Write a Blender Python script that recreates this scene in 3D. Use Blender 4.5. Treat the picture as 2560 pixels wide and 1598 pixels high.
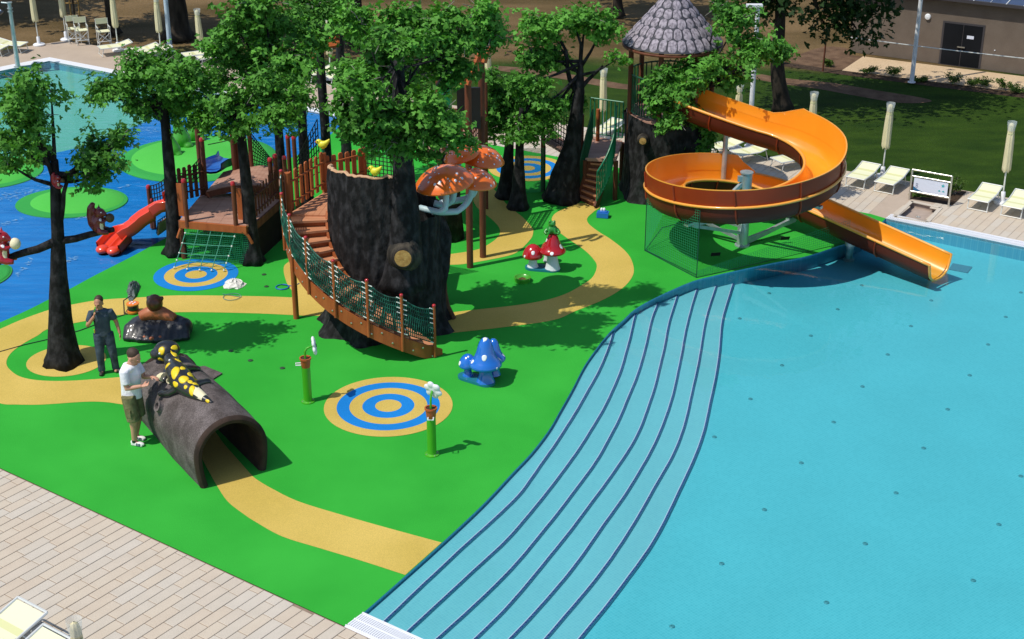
import bpy, bmesh, math, random
import numpy as np
from mathutils import Vector, Matrix
from mathutils.geometry import tessellate_polygon

for _o in list(bpy.data.objects):
    bpy.data.objects.remove(_o)
random.seed(7); RNG = np.random.default_rng(7)
SC = bpy.context.scene
COL = SC.collection
R_ = math.radians
pi = math.pi

# ------------------------------------------------------------------ camera
FPX, PITCH, CAMH = 3800.0, R_(24.4), 12.8          # focal length in photo pixels (2560 wide)
cam = bpy.data.cameras.new('camera'); cam_o = bpy.data.objects.new('camera', cam); COL.objects.link(cam_o)
cam.sensor_fit = 'HORIZONTAL'; cam.sensor_width = 36.0; cam.lens = 36.0 * FPX / 2560.0
cam_o.location = (0, 0, CAMH); cam_o.rotation_euler = (pi / 2 - PITCH, 0, 0)
cam.clip_start = 0.5; cam.clip_end = 2000
SC.camera = cam_o

# ------------------------------------------------------------------ sky, sun, exposure
SUN_EL, SUN_AZ = R_(59), R_(208)                   # azimuth of the sun measured from +x towards +y
world = bpy.data.worlds.new('World'); SC.world = world; world.use_nodes = True
wn = world.node_tree; wn.nodes.clear()
sky = wn.nodes.new('ShaderNodeTexSky'); sky.sky_type = 'NISHITA'; sky.sun_disc = False
sky.sun_elevation = SUN_EL; sky.sun_rotation = R_(90) - SUN_AZ
sky.air_density = 1.0; sky.dust_density = 0.6; sky.ozone_density = 1.2
bg = wn.nodes.new('ShaderNodeBackground'); bg.inputs[1].default_value = 0.145
wo = wn.nodes.new('ShaderNodeOutputWorld')
wn.links.new(sky.outputs[0], bg.inputs[0]); wn.links.new(bg.outputs[0], wo.inputs[0])
sun = bpy.data.lights.new('sun', 'SUN'); sun.energy = 3.9; sun.angle = R_(0.5); sun.color = (1.0, 0.94, 0.83)
sun_o = bpy.data.objects.new('sun', sun); COL.objects.link(sun_o)
_sd = Vector((math.cos(SUN_EL) * math.cos(SUN_AZ), math.cos(SUN_EL) * math.sin(SUN_AZ), math.sin(SUN_EL)))
sun_o.rotation_euler = _sd.to_track_quat('Z', 'Y').to_euler(); sun_o.location = _sd * 60
SC.view_settings.view_transform = 'Standard'; SC.view_settings.look = 'None'
SC.view_settings.exposure = 0.0; SC.view_settings.gamma = 1.0; SC.view_settings.use_curve_mapping = False
try:
    SC.cycles.max_bounces = 8; SC.cycles.transparent_max_bounces = 24
    SC.cycles.caustics_reflective = False; SC.cycles.caustics_refractive = False
except Exception:
    pass

# ------------------------------------------------------------------ survey helpers: photo pixel -> place on the site
_cp, _sp = math.cos(PITCH), math.sin(PITCH)
def _ray(px, py):
    x = (px - 1280) / FPX; y = (py - 799) / FPX
    return (x, _cp - _sp * y, -_sp - _cp * y)
def G(px, py, z=0.0):
    d = _ray(px, py); t = (z - CAMH) / d[2]
    return Vector((d[0] * t, d[1] * t, z))
def VY(px, py, Y):
    d = _ray(px, py); t = Y / d[1]
    return Vector((d[0] * t, Y, CAMH + d[2] * t))
def HZ(py, base):                                   # height of a point above `base` seen at row py
    return VY(1280, py, base.y).z
def scale_at(p):
    return FPX / (p.y * _cp - (p.z - CAMH) * _sp)   # photo pixels per metre
def PG(pts, z=0.0):
    return [G(a, b, z) for a, b in pts]

# ------------------------------------------------------------------ materials
MATS = {}
def nd(nt, t, **kw):
    n = nt.nodes.new(t)
    for k, v in kw.items(): setattr(n, k, v)
    return n
def mat(name, c1, c2=None, scale=4.0, rough=0.6, bump=0.0, bscale=60.0, spec=0.5, metal=0.0, coat=0.0,
        speck=0.0, sscale=400.0, detail=4.0, sss=0.0, lo=0.35, hi=0.65, stretch=None, speckc=None):
    m = bpy.data.materials.new(name); m.use_nodes = True; MATS[name] = m
    nt = m.node_tree; b = nt.nodes['Principled BSDF']
    b.inputs['Roughness'].default_value = rough; b.inputs['Metallic'].default_value = metal
    b.inputs['Specular IOR Level'].default_value = spec; b.inputs['Coat Weight'].default_value = coat
    b.inputs['Coat Roughness'].default_value = 0.08
    geo = nd(nt, 'ShaderNodeNewGeometry')
    pos = geo.outputs['Position']
    if stretch:
        mp = nd(nt, 'ShaderNodeMapping'); mp.inputs['Scale'].default_value = stretch
        nt.links.new(pos, mp.inputs[0]); pos = mp.outputs[0]
    col = None
    if c2 is not None:
        n = nd(nt, 'ShaderNodeTexNoise'); n.inputs['Scale'].default_value = scale; n.inputs['Detail'].default_value = detail
        nt.links.new(pos, n.inputs['Vector'])
        r = nd(nt, 'ShaderNodeValToRGB'); r.color_ramp.elements[0].position = lo; r.color_ramp.elements[1].position = hi
        r.color_ramp.elements[0].color = (*c1, 1); r.color_ramp.elements[1].color = (*c2, 1)
        nt.links.new(n.outputs['Fac'], r.inputs[0]); col = r.outputs[0]
    if speck > 0:
        n2 = nd(nt, 'ShaderNodeTexNoise'); n2.inputs['Scale'].default_value = sscale; n2.inputs['Detail'].default_value = 1.0
        nt.links.new(geo.outputs['Position'], n2.inputs['Vector'])
        mr = nd(nt, 'ShaderNodeMapRange'); mr.inputs[1].default_value = 0.3; mr.inputs[2].default_value = 0.7
        mr.inputs[3].default_value = 1 - speck; mr.inputs[4].default_value = 1 + speck
        nt.links.new(n2.outputs['Fac'], mr.inputs[0])
        mx = nd(nt, 'ShaderNodeMix', data_type='RGBA', blend_type='MULTIPLY'); mx.inputs[0].default_value = 1
        if col is not None: nt.links.new(col, mx.inputs[6])
        else: mx.inputs[6].default_value = (*c1, 1)
        nt.links.new(mr.outputs[0], mx.inputs[7]); col = mx.outputs[2]
    if col is not None: nt.links.new(col, b.inputs['Base Color'])
    else: b.inputs['Base Color'].default_value = (*c1, 1)
    if bump > 0:
        nb = nd(nt, 'ShaderNodeTexNoise'); nb.inputs['Scale'].default_value = bscale; nb.inputs['Detail'].default_value = 3
        nt.links.new(pos, nb.inputs['Vector'])
        bp = nd(nt, 'ShaderNodeBump'); bp.inputs['Strength'].default_value = bump; bp.inputs['Distance'].default_value = 0.02
        nt.links.new(nb.outputs['Fac'], bp.inputs['Height']); nt.links.new(bp.outputs[0], b.inputs['Normal'])
    return m

GREEN = mat('rubber_green', (.027, .335, .032), (.038, .40, .042), 0.5, .9, .3, 260, .12, speck=.2, sscale=110, detail=7)
GREEN_L = mat('rubber_green_light', (.062, .43, .05), (.075, .47, .06), 0.6, .8, .2, 300, .3, speck=.12, sscale=130)
GREEN_D = mat('rubber_green_dark', (.026, .30, .05), (.032, .33, .055), 0.6, .8, .2, 300, .3, speck=.12, sscale=130)
SAND = mat('rubber_sand', (.53, .385, .085), (.62, .45, .115), 0.6, .9, .3, 260, .12, speck=.16, sscale=110, detail=7)
BLUE = mat('rubber_blue', (.009, .185, .54), (.013, .22, .62), 0.6, .9, .2, 300, .12, speck=.14, sscale=110)
BLUEW_RIPPLE = mat('rubber_blue_wet_ripple', (.006, .17, .52), (.013, .235, .66), 1.6, .8, .1, 300, .1, lo=.3, hi=.72, detail=6, stretch=(.55, 2.6, 1))  # wet blue rubber, the water's ripple light painted in as stretched colour streaks
LAWN = None
STONE = [mat('paver_%d' % i, c, d, 3.0, .8, .25, 40, .35, speck=.07, sscale=90) for i, (c, d) in enumerate([
    ((.515, .445, .36), (.55, .475, .385)), ((.51, .45, .37), (.545, .48, .395)), ((.53, .45, .355), (.555, .475, .375)), ((.525, .47, .395), (.555, .495, .415)), ((.52, .435, .34), (.55, .465, .365))])]
GROUT = mat('grout', (.22, .15, .11), (.29, .21, .15), 5, .9)
DECK = mat('deck_far', (.43, .345, .27), (.47, .38, .30), 1.5, .85, .1, 30, .3, speck=.06, sscale=40)
WHITE = mat('white_plastic', (.78, .79, .82), None, rough=.4)
WHITE_M = mat('white_metal', (.74, .75, .78), (.66, .68, .72), 8, .45)
POOLTILE = None
WOOD = mat('wood_red', (.31, .075, .018), (.41, .115, .03), 6, .6, .2, 40, .35, stretch=(1, 1, .25))
WOOD_D = mat('wood_dark', (.11, .035, .018), (.165, .055, .026), 7, .65, .2, 40, .3, stretch=(1, 1, .25))
TREAD = mat('wood_tread', (.47, .20, .10), (.55, .25, .13), 5, .6, .15, 60, .35, stretch=(.4, 3, 1))
DECKW = mat('deck_panel', (.36, .19, .135), (.46, .27, .20), 3, .7, .15, 50, .3, stretch=(.5, 2, 1))
BARK = mat('black_bark', (.0065, .0062, .0068), (.050, .049, .053), 6, .8, 1.0, 13, .25, detail=9, lo=.44, hi=.80, stretch=(1.3, 1.3, .75))
BARK_G = mat('grey_bark', (.02, .017, .014), (.10, .085, .062), 5, .8, .8, 14, .3, lo=.4, hi=.8, stretch=(1.6, 1.6, .35))
PBARK = mat('park_bark', (.02, .016, .012), (.05, .04, .03), 5, .9, .8, 14, .2, stretch=(1, 1, .3))
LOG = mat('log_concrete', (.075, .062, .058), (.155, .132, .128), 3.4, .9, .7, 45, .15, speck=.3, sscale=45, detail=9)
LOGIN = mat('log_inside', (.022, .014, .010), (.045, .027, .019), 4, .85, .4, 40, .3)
CUT = mat('cut_wood', (.30, .17, .045), (.42, .27, .085), 14, .7, .5, 40, .3)
CUTL = mat('cut_rim', (.50, .29, .16), (.56, .36, .22), 9, .7, .3, 40, .3)
ORANGE = mat('slide_orange', (.82, .29, .014), (.86, .33, .018), 1.2, .28, spec=.5, coat=.5)
ORANGE_L = mat('slide_rim', (.86, .36, .05), None, rough=.3, coat=.4)
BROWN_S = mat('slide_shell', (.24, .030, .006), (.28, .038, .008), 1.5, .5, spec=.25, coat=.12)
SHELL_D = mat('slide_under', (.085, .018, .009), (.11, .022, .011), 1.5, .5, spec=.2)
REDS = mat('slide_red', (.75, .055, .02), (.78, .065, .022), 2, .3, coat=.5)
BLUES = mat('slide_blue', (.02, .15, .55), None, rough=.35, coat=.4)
STEEL = mat('galvanised', (.36, .45, .46), (.50, .56, .56), 7, .4, metal=.55, bump=.1, bscale=30)
STAIN = mat('stainless', (.62, .60, .54), None, rough=.3, metal=.8)
GREENM = mat('green_paint', (.006, .16, .075), None, rough=.4)
GREENM_D = mat('green_paint_dark', (.004, .065, .032), None, rough=.5)
ROPE_D = mat('rope_dark', (.012, .016, .014), None, rough=.8)
ROPE_G = mat('rope_green', (.02, .20, .12), (.05, .30, .19), 30, .7)
ROPE_T = mat('rope_teal', (.003, .035, .024), (.010, .13, .085), 9, .7, lo=.42, hi=.6)
NETG = mat('net_green', (.015, .30, .13), None, rough=.7)
CLAMP = mat('clamp', (.75, .78, .72), None, rough=.4)
CAPRED = mat('cap_red', (.45, .02, .03), None, rough=.35, coat=.3)
MUSH_B = mat('mush_blue', (.012, .145, .56), (.014, .155, .60), 2, .22, coat=.6)
MUSH_BD = mat('mush_base', (.01, .17, .24), None, rough=.5)
MUSH_R = mat('mush_red', (.40, .008, .012), (.46, .011, .015), 2, .2, coat=.6)
MUSH_O = mat('mush_orange', (.80, .14, .012), (.86, .18, .016), 2, .3, coat=.35)
STEMW = mat('stem_white', (.66, .70, .74), (.74, .77, .80), 3, .45)
STEMB = mat('stem_pale_blue', (.40, .55, .60), (.48, .62, .66), 4, .45)
SPOT = mat('spot_white', (.80, .82, .86), None, rough=.35)
YEL = mat('yellow_plastic', (.72, .66, .03), None, rough=.4)
YELS = mat('yellow_spot', (.80, .58, .01), None, rough=.4)
BLACKP = mat('black_plastic', (.012, .012, .014), (.018, .018, .02), 5, .35, coat=.4)
CREAMP = mat('cream_print', (.75, .68, .42), (.80, .74, .52), 8, .7)
REDSQ = mat('squirrel_red', (.28, .008, .018), (.36, .012, .024), 4, .35, coat=.4)
REDSQ_D = mat('squirrel_brown', (.10, .008, .01), (.15, .012, .014), 4, .4, coat=.3)
BROWNNUT = mat('nut_brown', (.06, .035, .012), (.09, .05, .018), 6, .5)
BEAR = mat('mole_brown', (.10, .026, .01), (.16, .05, .02), 5, .4, coat=.2)
MOUND = mat('mound_black', (.015, .017, .022), (.05, .05, .06), 6, .45, .25, 14, .4, coat=.12, lo=.45, hi=.75)
MOUNDO = mat('mound_orange', (.35, .09, .03), (.42, .13, .05), 5, .5)
PIPE_G = mat('pipe_green', (.055, .36, .012), (.07, .40, .016), 3, .4, coat=.3)
POT = mat('pot_terracotta', (.42, .09, .025), None, rough=.5)
SOIL = mat('soil', (.035, .022, .014), (.075, .048, .03), 12, .95, .8, 40, .2)
DIRT = mat('dirt', (.10, .058, .034), (.165, .10, .06), 3, .95, .6, 20, .2, speck=.2, sscale=30)
FABRIC = mat('lounger_fabric', (.74, .74, .50), None, rough=.85)
FABRIC2 = mat('lounger_stripe', (.62, .62, .32), None, rough=.85)
ALU = mat('aluminium', (.70, .71, .68), None, rough=.4, metal=.25)
CANVAS = mat('parasol_canvas', (.60, .54, .32), (.68, .62, .40), 14, .85, .4, 30, .3, stretch=(1, 1, .15))
BUILD = mat('plaster_taupe', (.145, .115, .092), (.165, .132, .106), 2.5, .9, .3, 160, .2, speck=.1, sscale=60)
DARKDOOR = mat('door_anthracite', (.008, .009, .011), (.011, .012, .015), 1.2, .9, spec=.1)
CONC = mat('pale_paving', (.52, .38, .235), (.57, .43, .28), .8, .9, .3, 40, .2, speck=.12, sscale=30)
ROOFM = mat('roof_edge', (.05, .045, .05), None, rough=.5)
PV = mat('solar_cell', (.012, .014, .05), (.02, .022, .07), 3, .15, coat=.6)
SKIN = mat('skin', (.52, .26, .165), (.58, .30, .20), 12, .55)
SKIN_T = mat('skin_tan', (.44, .20, .12), (.50, .24, .15), 12, .55)
HAIR = mat('hair', (.035, .02, .012), (.06, .035, .02), 40, .7)
TEE_W = mat('tee_white', (.76, .77, .82), (.82, .83, .86), 9, .85, .5, 24, .2)
TEE_B = mat('tee_navy', (.04, .06, .085), (.065, .09, .12), 9, .85, .5, 24, .2)
SHORTS = mat('shorts_khaki', (.12, .115, .05), (.21, .20, .10), 10, .85, .6, 20, .2)
JEANS = mat('jeans', (.025, .042, .065), (.065, .095, .13), 9, .85, .6, 20, .2)
SHOE_W = mat('shoe_white', (.75, .74, .72), None, rough=.5)
SHOE_D = mat('shoe_dark', (.03, .025, .02), None, rough=.6)
CABLE_O = mat('reel_orange', (.80, .22, .03), None, rough=.4)
CLOTHG = mat('grey_foil', (.055, .075, .075), (.11, .14, .135), 14, .5, .6, 20, .4)
PLASTW = mat('crumpled_white', (.66, .64, .58), (.78, .76, .72), 20, .5, .9, 24, .4)
SIGNW = mat('sign_white', (.70, .74, .86), None, rough=.35)
SIGNB = mat('sign_blue', (.01, .08, .22), (.03, .22, .38), 6, .4)
SIGNT = mat('sign_teal', (.05, .42, .46), None, rough=.4)
INK = mat('sign_ink', (.03, .04, .16), None, rough=.5)
REDP = mat('red_plate', (.42, .02, .015), None, rough=.5)
BLACK = mat('black_matte', (.008, .008, .008), None, rough=.8)
LAMPGL = mat('lamp_glass', (.72, .85, .98), None, rough=.15)
SHINGLE = mat('shingle_grey', (.11, .098, .118), (.37, .33, .375), 8, .7, .15, 40, .2, stretch=(2.2, 2.2, .35), lo=.3, hi=.62)
SHING_D = mat('shingle_joint', (.02, .022, .032), (.04, .04, .055), 5, .7)
FROG = mat('frog_green', (.02, .22, .025), (.03, .28, .035), 4, .35, coat=.3)
FROG_L = mat('frog_light', (.05, .30, .02), (.065, .36, .03), 3, .35, coat=.3)
TWIG = mat('twig', (.13, .12, .10), (.28, .27, .24), 9, .8)

def leaf_mat(name, a, b, tr):
    m = bpy.data.materials.new(name); m.use_nodes = True; nt = m.node_tree; MATS[name] = m
    p = nt.nodes['Principled BSDF']; out = nt.nodes['Material Output']
    at = nd(nt, 'ShaderNodeAttribute'); at.attribute_name = 'tint'
    r = nd(nt, 'ShaderNodeValToRGB'); r.color_ramp.elements[0].color = (*a, 1); r.color_ramp.elements[1].color = (*b, 1)
    nt.links.new(at.outputs['Fac'], r.inputs[0]); nt.links.new(r.outputs[0], p.inputs['Base Color'])
    p.inputs['Roughness'].default_value = .6; p.inputs['Specular IOR Level'].default_value = .22
    t = nd(nt, 'ShaderNodeBsdfTranslucent')
    mx = nd(nt, 'ShaderNodeMix', data_type='RGBA', blend_type='MULTIPLY'); mx.inputs[0].default_value = 1
    nt.links.new(r.outputs[0], mx.inputs[6]); mx.inputs[7].default_value = (1.3, 1.4, .5, 1)
    nt.links.new(mx.outputs[2], t.inputs[0])
    ms = nd(nt, 'ShaderNodeMixShader'); ms.inputs[0].default_value = tr
    nt.links.new(p.outputs[0], ms.inputs[1]); nt.links.new(t.outputs[0], ms.inputs[2]); nt.links.new(ms.outputs[0], out.inputs[0])
    return m
LEAF = leaf_mat('leaf', (.026, .105, .012), (.145, .41, .055), .18)
LEAF_D = leaf_mat('leaf_park', (.010, .032, .006), (.03, .075, .014), .18)
LEAF_S = leaf_mat('leaf_shrub', (.03, .075, .01), (.11, .19, .03), .25)

def tile_mat(name, base, alt, grout, size, rough=.3):
    m = bpy.data.materials.new(name); m.use_nodes = True; nt = m.node_tree; MATS[name] = m
    b = nt.nodes['Principled BSDF']; geo = nd(nt, 'ShaderNodeNewGeometry')
    mp = nd(nt, 'ShaderNodeMapping'); mp.inputs['Rotation'].default_value = (0, 0, R_(52))
    nt.links.new(geo.outputs['Position'], mp.inputs[0])
    br = nd(nt, 'ShaderNodeTexBrick'); br.offset = 0; br.inputs['Scale'].default_value = 1
    br.inputs['Brick Width'].default_value = size; br.inputs['Row Height'].default_value = size; br.inputs['Mortar Size'].default_value = size * .07
    br.inputs['Color1'].default_value = (*base, 1); br.inputs['Color2'].default_value = (*alt, 1); br.inputs['Mortar'].default_value = (*grout, 1)
    nt.links.new(mp.outputs[0], br.inputs['Vector'])
    n = nd(nt, 'ShaderNodeTexNoise'); n.inputs['Scale'].default_value = .7; n.inputs['Detail'].default_value = 3
    nt.links.new(geo.outputs['Position'], n.inputs['Vector'])
    mr = nd(nt, 'ShaderNodeMapRange'); mr.inputs[1].default_value = .3; mr.inputs[2].default_value = .7; mr.inputs[3].default_value = .96; mr.inputs[4].default_value = 1.03
    nt.links.new(n.outputs['Fac'], mr.inputs[0])
    mx = nd(nt, 'ShaderNodeMix', data_type='RGBA', blend_type='MULTIPLY'); mx.inputs[0].default_value = 1
    nt.links.new(br.outputs['Color'], mx.inputs[6]); nt.links.new(mr.outputs[0], mx.inputs[7]); nt.links.new(mx.outputs[2], b.inputs['Base Color'])
    b.inputs['Roughness'].default_value = rough
    return m
POOLTILE = tile_mat('pool_mosaic', (.075, .465, .565), (.095, .51, .61), (.15, .55, .64), .05)
STEPTILE = tile_mat('step_mosaic', (.15, .485, .575), (.17, .52, .60), (.23, .55, .63), .05)
WALLTILE = tile_mat('wall_mosaic', (.06, .34, .50), (.07, .37, .53), (.12, .42, .55), .05)
NAVYTILE = tile_mat('navy_mosaic', (.008, .02, .13), (.012, .04, .20), (.10, .16, .34), .05)
LAVTILE = mat('step_edge_pale', (.55, .62, .78), None, rough=.4)
RISER = mat('step_riser', (.16, .45, .60), None, rough=.5)
TURQ = tile_mat('splash_mosaic', (.125, .47, .39), (.14, .50, .41), (.18, .52, .44), .05)

def water_mat(name, tint, bump, scale, stretch, spec=1.0):
    m = bpy.data.materials.new(name); m.use_nodes = True; nt = m.node_tree; MATS[name] = m
    nt.nodes.remove(nt.nodes['Principled BSDF']); out = nt.nodes['Material Output']
    tr = nd(nt, 'ShaderNodeBsdfTransparent'); tr.inputs[0].default_value = (*tint, 1)
    gl = nd(nt, 'ShaderNodeBsdfGlossy'); gl.inputs['Roughness'].default_value = .03
    geo = nd(nt, 'ShaderNodeNewGeometry'); mp = nd(nt, 'ShaderNodeMapping'); mp.inputs['Scale'].default_value = stretch
    nt.links.new(geo.outputs['Position'], mp.inputs[0])
    n = nd(nt, 'ShaderNodeTexNoise'); n.inputs['Scale'].default_value = scale; n.inputs['Detail'].default_value = 3
    nt.links.new(mp.outputs[0], n.inputs['Vector'])
    bp = nd(nt, 'ShaderNodeBump'); bp.inputs['Strength'].default_value = bump; bp.inputs['Distance'].default_value = .03
    nt.links.new(n.outputs['Fac'], bp.inputs['Height']); nt.links.new(bp.outputs[0], gl.inputs['Normal'])
    fr = nd(nt, 'ShaderNodeFresnel'); fr.inputs[0].default_value = 1.33; nt.links.new(bp.outputs[0], fr.inputs['Normal'])
    ml = nd(nt, 'ShaderNodeMath', operation='MULTIPLY'); ml.inputs[1].default_value = spec; nt.links.new(fr.outputs[0], ml.inputs[0])
    ms = nd(nt, 'ShaderNodeMixShader'); nt.links.new(ml.outputs[0], ms.inputs[0])
    nt.links.new(tr.outputs[0], ms.inputs[1]); nt.links.new(gl.outputs[0], ms.inputs[2]); nt.links.new(ms.outputs[0], out.inputs[0])
    return m
WATER = water_mat('water_pool', (.86, .985, 1.0), .10, 2.2, (1, 1, 1))
WATER2 = water_mat('water_splash', (.90, .98, 1.0), .55, 3.2, (.55, 1.6, 1))

def lawn_mat():
    m = bpy.data.materials.new('lawn'); m.use_nodes = True; nt = m.node_tree; b = nt.nodes['Principled BSDF']
    b.inputs['Roughness'].default_value = .95; b.inputs['Specular IOR Level'].default_value = .15
    geo = nd(nt, 'ShaderNodeNewGeometry')
    def noise(s, d=4, st=None):
        n = nd(nt, 'ShaderNodeTexNoise'); n.inputs['Scale'].default_value = s; n.inputs['Detail'].default_value = d
        if st:
            mp = nd(nt, 'ShaderNodeMapping'); mp.inputs['Scale'].default_value = st; nt.links.new(geo.outputs['Position'], mp.inputs[0]); nt.links.new(mp.outputs[0], n.inputs['Vector'])
        else: nt.links.new(geo.outputs['Position'], n.inputs['Vector'])
        return n
    def ramp(src, a, c, p0, p1):
        r = nd(nt, 'ShaderNodeValToRGB'); r.color_ramp.elements[0].position = p0; r.color_ramp.elements[1].position = p1
        r.color_ramp.elements[0].color = (*a, 1); r.color_ramp.elements[1].color = (*c, 1); nt.links.new(src, r.inputs[0]); return r
    fresh = ramp(noise(1.1, 6, (.6, 1.4, 1)).outputs['Fac'], (.014, .040, .002), (.034, .072, .005), .32, .7)
    dry = ramp(noise(.35, 8, (.5, 1.5, 1)).outputs['Fac'], (.085, .058, .020), (.19, .125, .058), .36, .64)
    # older, drier grass starts farther from the pools (the new turf was only laid by the deck)
    sx = nd(nt, 'ShaderNodeSeparateXYZ'); nt.links.new(geo.outputs['Position'], sx.inputs[0])
    ma = nd(nt, 'ShaderNodeMath', operation='MULTIPLY_ADD'); ma.inputs[1].default_value = .10; nt.links.new(sx.outputs['X'], ma.inputs[0]); nt.links.new(sx.outputs['Y'], ma.inputs[2])
    wob = nd(nt, 'ShaderNodeMath', operation='MULTIPLY_ADD'); wob.inputs[1].default_value = 3.0
    nt.links.new(noise(.25, 4).outputs['Fac'], wob.inputs[0]); nt.links.new(ma.outputs[0], wob.inputs[2])
    mr = nd(nt, 'ShaderNodeMapRange'); mr.inputs[1].default_value = 49.9; mr.inputs[2].default_value = 51.0; nt.links.new(wob.outputs[0], mr.inputs[0])
    mx = nd(nt, 'ShaderNodeMix', data_type='RGBA'); nt.links.new(mr.outputs[0], mx.inputs[0]); nt.links.new(fresh.outputs[0], mx.inputs[6]); nt.links.new(dry.outputs[0], mx.inputs[7])
    fine = noise(22, 4, (1, 2.2, 1)); mr2 = nd(nt, 'ShaderNodeMapRange'); mr2.inputs[1].default_value = .25; mr2.inputs[2].default_value = .75; mr2.inputs[3].default_value = .6; mr2.inputs[4].default_value = 1.4
    nt.links.new(fine.outputs['Fac'], mr2.inputs[0])
    m2 = nd(nt, 'ShaderNodeMix', data_type='RGBA', blend_type='MULTIPLY'); m2.inputs[0].default_value = 1
    nt.links.new(mx.outputs[2], m2.inputs[6]); nt.links.new(mr2.outputs[0], m2.inputs[7]); nt.links.new(m2.outputs[2], b.inputs['Base Color'])
    bp = nd(nt, 'ShaderNodeBump'); bp.inputs['Strength'].default_value = .8; bp.inputs['Distance'].default_value = .05
    nt.links.new(noise(30, 4).outputs['Fac'], bp.inputs['Height']); nt.links.new(bp.outputs[0], b.inputs['Normal'])
    return m
LAWN = lawn_mat()

# ------------------------------------------------------------------ mesh building
def frame(d):
    d = Vector(d).normalized()
    return d.to_track_quat('Z', 'Y').to_matrix()
class MB:
    def __init__(s): s.v = []; s.f = []
    def add(s, v, f):
        o = len(s.v); s.v += [tuple(p) for p in v]; s.f += [tuple(i + o for i in q) for q in f]; return s
    def box(s, c, size, rot=None, bev=0):
        sx, sy, sz = [a / 2 for a in size]
        v = [Vector((x, y, z)) for x in (-sx, sx) for y in (-sy, sy) for z in (-sz, sz)]
        if rot is not None:
            m = rot if isinstance(rot, Matrix) else Matrix.Rotation(rot, 3, 'Z')
            v = [m @ p for p in v]
        c = Vector(c)
        return s.add([p + c for p in v], [(0, 1, 3, 2), (4, 6, 7, 5), (0, 4, 5, 1), (2, 3, 7, 6), (0, 2, 6, 4), (1, 5, 7, 3)])
    def beam(s, a, b, w, h, up=(0, 0, 1)):
        a, b, up = Vector(a), Vector(b), Vector(up); d = (b - a)
        if d.length < 1e-6: return s
        L = d.length; d.normalize(); x = d.cross(up)
        if x.length < 1e-4: x = d.cross(Vector((1, 0, 0)))
        x.normalize(); y = x.cross(d)
        m = Matrix((x, d, y)).transposed()
        return s.box((a + b) / 2, (w, L, h), m)
    def tube(s, pts, r, n=8, cap=True, sx=1.0, rf=None):
        pts = [Vector(p) for p in pts]; N = len(pts)
        rs = r if isinstance(r, (list, tuple)) else [r] * N
        t0 = (pts[1] - pts[0]).normalized()
        ref = Vector((0, 0, 1)) if abs(t0.z) < .9 else Vector((1, 0, 0))
        x = ref.cross(t0).normalized(); V = []
        for i in range(N):
            t = (pts[min(i + 1, N - 1)] - pts[max(i - 1, 0)])
            t = t.normalized() if t.length > 1e-9 else t0
            x = (x - t * x.dot(t)); x = x.normalized() if x.length > 1e-6 else ref.cross(t).normalized()
            y = t.cross(x)
            for k in range(n):
                a = 2 * pi * k / n; rr = rs[i] * (rf(i / (N - 1), a) if rf else 1)
                V.append(pts[i] + x * (math.cos(a) * rr * sx) + y * (math.sin(a) * rr))
        Fc = [(i * n + k, i * n + (k + 1) % n, (i + 1) * n + (k + 1) % n, (i + 1) * n + k) for i in range(N - 1) for k in range(n)]
        if cap: Fc += [tuple(range(n - 1, -1, -1)), tuple(range((N - 1) * n, N * n))]
        return s.add(V, Fc)
    def lathe(s, prof, c=(0, 0, 0), n=20, rot=None, sx=1, sy=1, cap=False):
        V = []; c = Vector(c)
        for r, z in prof:
            for k in range(n):
                a = 2 * pi * k / n; p = Vector((r * math.cos(a) * sx, r * math.sin(a) * sy, z))
                V.append((rot @ p if rot is not None else p) + c)
        N = len(prof)
        Fc = [(i * n + k, i * n + (k + 1) % n, (i + 1) * n + (k + 1) % n, (i + 1) * n + k) for i in range(N - 1) for k in range(n)]
        if cap: Fc += [tuple(range(n - 1, -1, -1)), tuple(range((N - 1) * n, N * n))]
        return s.add(V, Fc)
    def ball(s, c, r, nu=14, nv=9, rot=None):
        r = r if isinstance(r, (list, tuple)) else (r, r, r); V = []; c = Vector(c)
        for j in range(nv + 1):
            ph = -pi / 2 + pi * j / nv
            for k in range(nu):
                a = 2 * pi * k / nu; p = Vector((r[0] * math.cos(ph) * math.cos(a), r[1] * math.cos(ph) * math.sin(a), r[2] * math.sin(ph)))
                V.append((rot @ p if rot is not None else p) + c)
        return s.add(V, [(j * nu + k, j * nu + (k + 1) % nu, (j + 1) * nu + (k + 1) % nu, (j + 1) * nu + k) for j in range(nv) for k in range(nu)])
    def prism(s, poly, z0, z1):
        n = len(poly); V = [(p[0], p[1], z0) for p in poly] + [(p[0], p[1], z1) for p in poly]
        tr = tessellate_polygon([[Vector((p[0], p[1], 0)) for p in poly]])
        F = [tuple(t) for t in tr] + [tuple(i + n for i in t) for t in tr] + [(i, (i + 1) % n, n + (i + 1) % n, n + i) for i in range(n)]
        return s.add(V, F)
    def plate(s, poly3, th):                          # polygon in space given thickness along its normal
        P = [Vector(p) for p in poly3]; nrm = (P[1] - P[0]).cross(P[2] - P[1]).normalized() * th; n = len(P)
        V = P + [p + nrm for p in P]
        return s.add(V, [tuple(range(n - 1, -1, -1)), tuple(range(n, 2 * n))] + [(i, (i + 1) % n, n + (i + 1) % n, n + i) for i in range(n)])
    def strip(s, A, B):
        n = len(A); return s.add(list(A) + list(B), [(i, i + 1, n + i + 1, n + i) for i in range(n - 1)])
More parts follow.
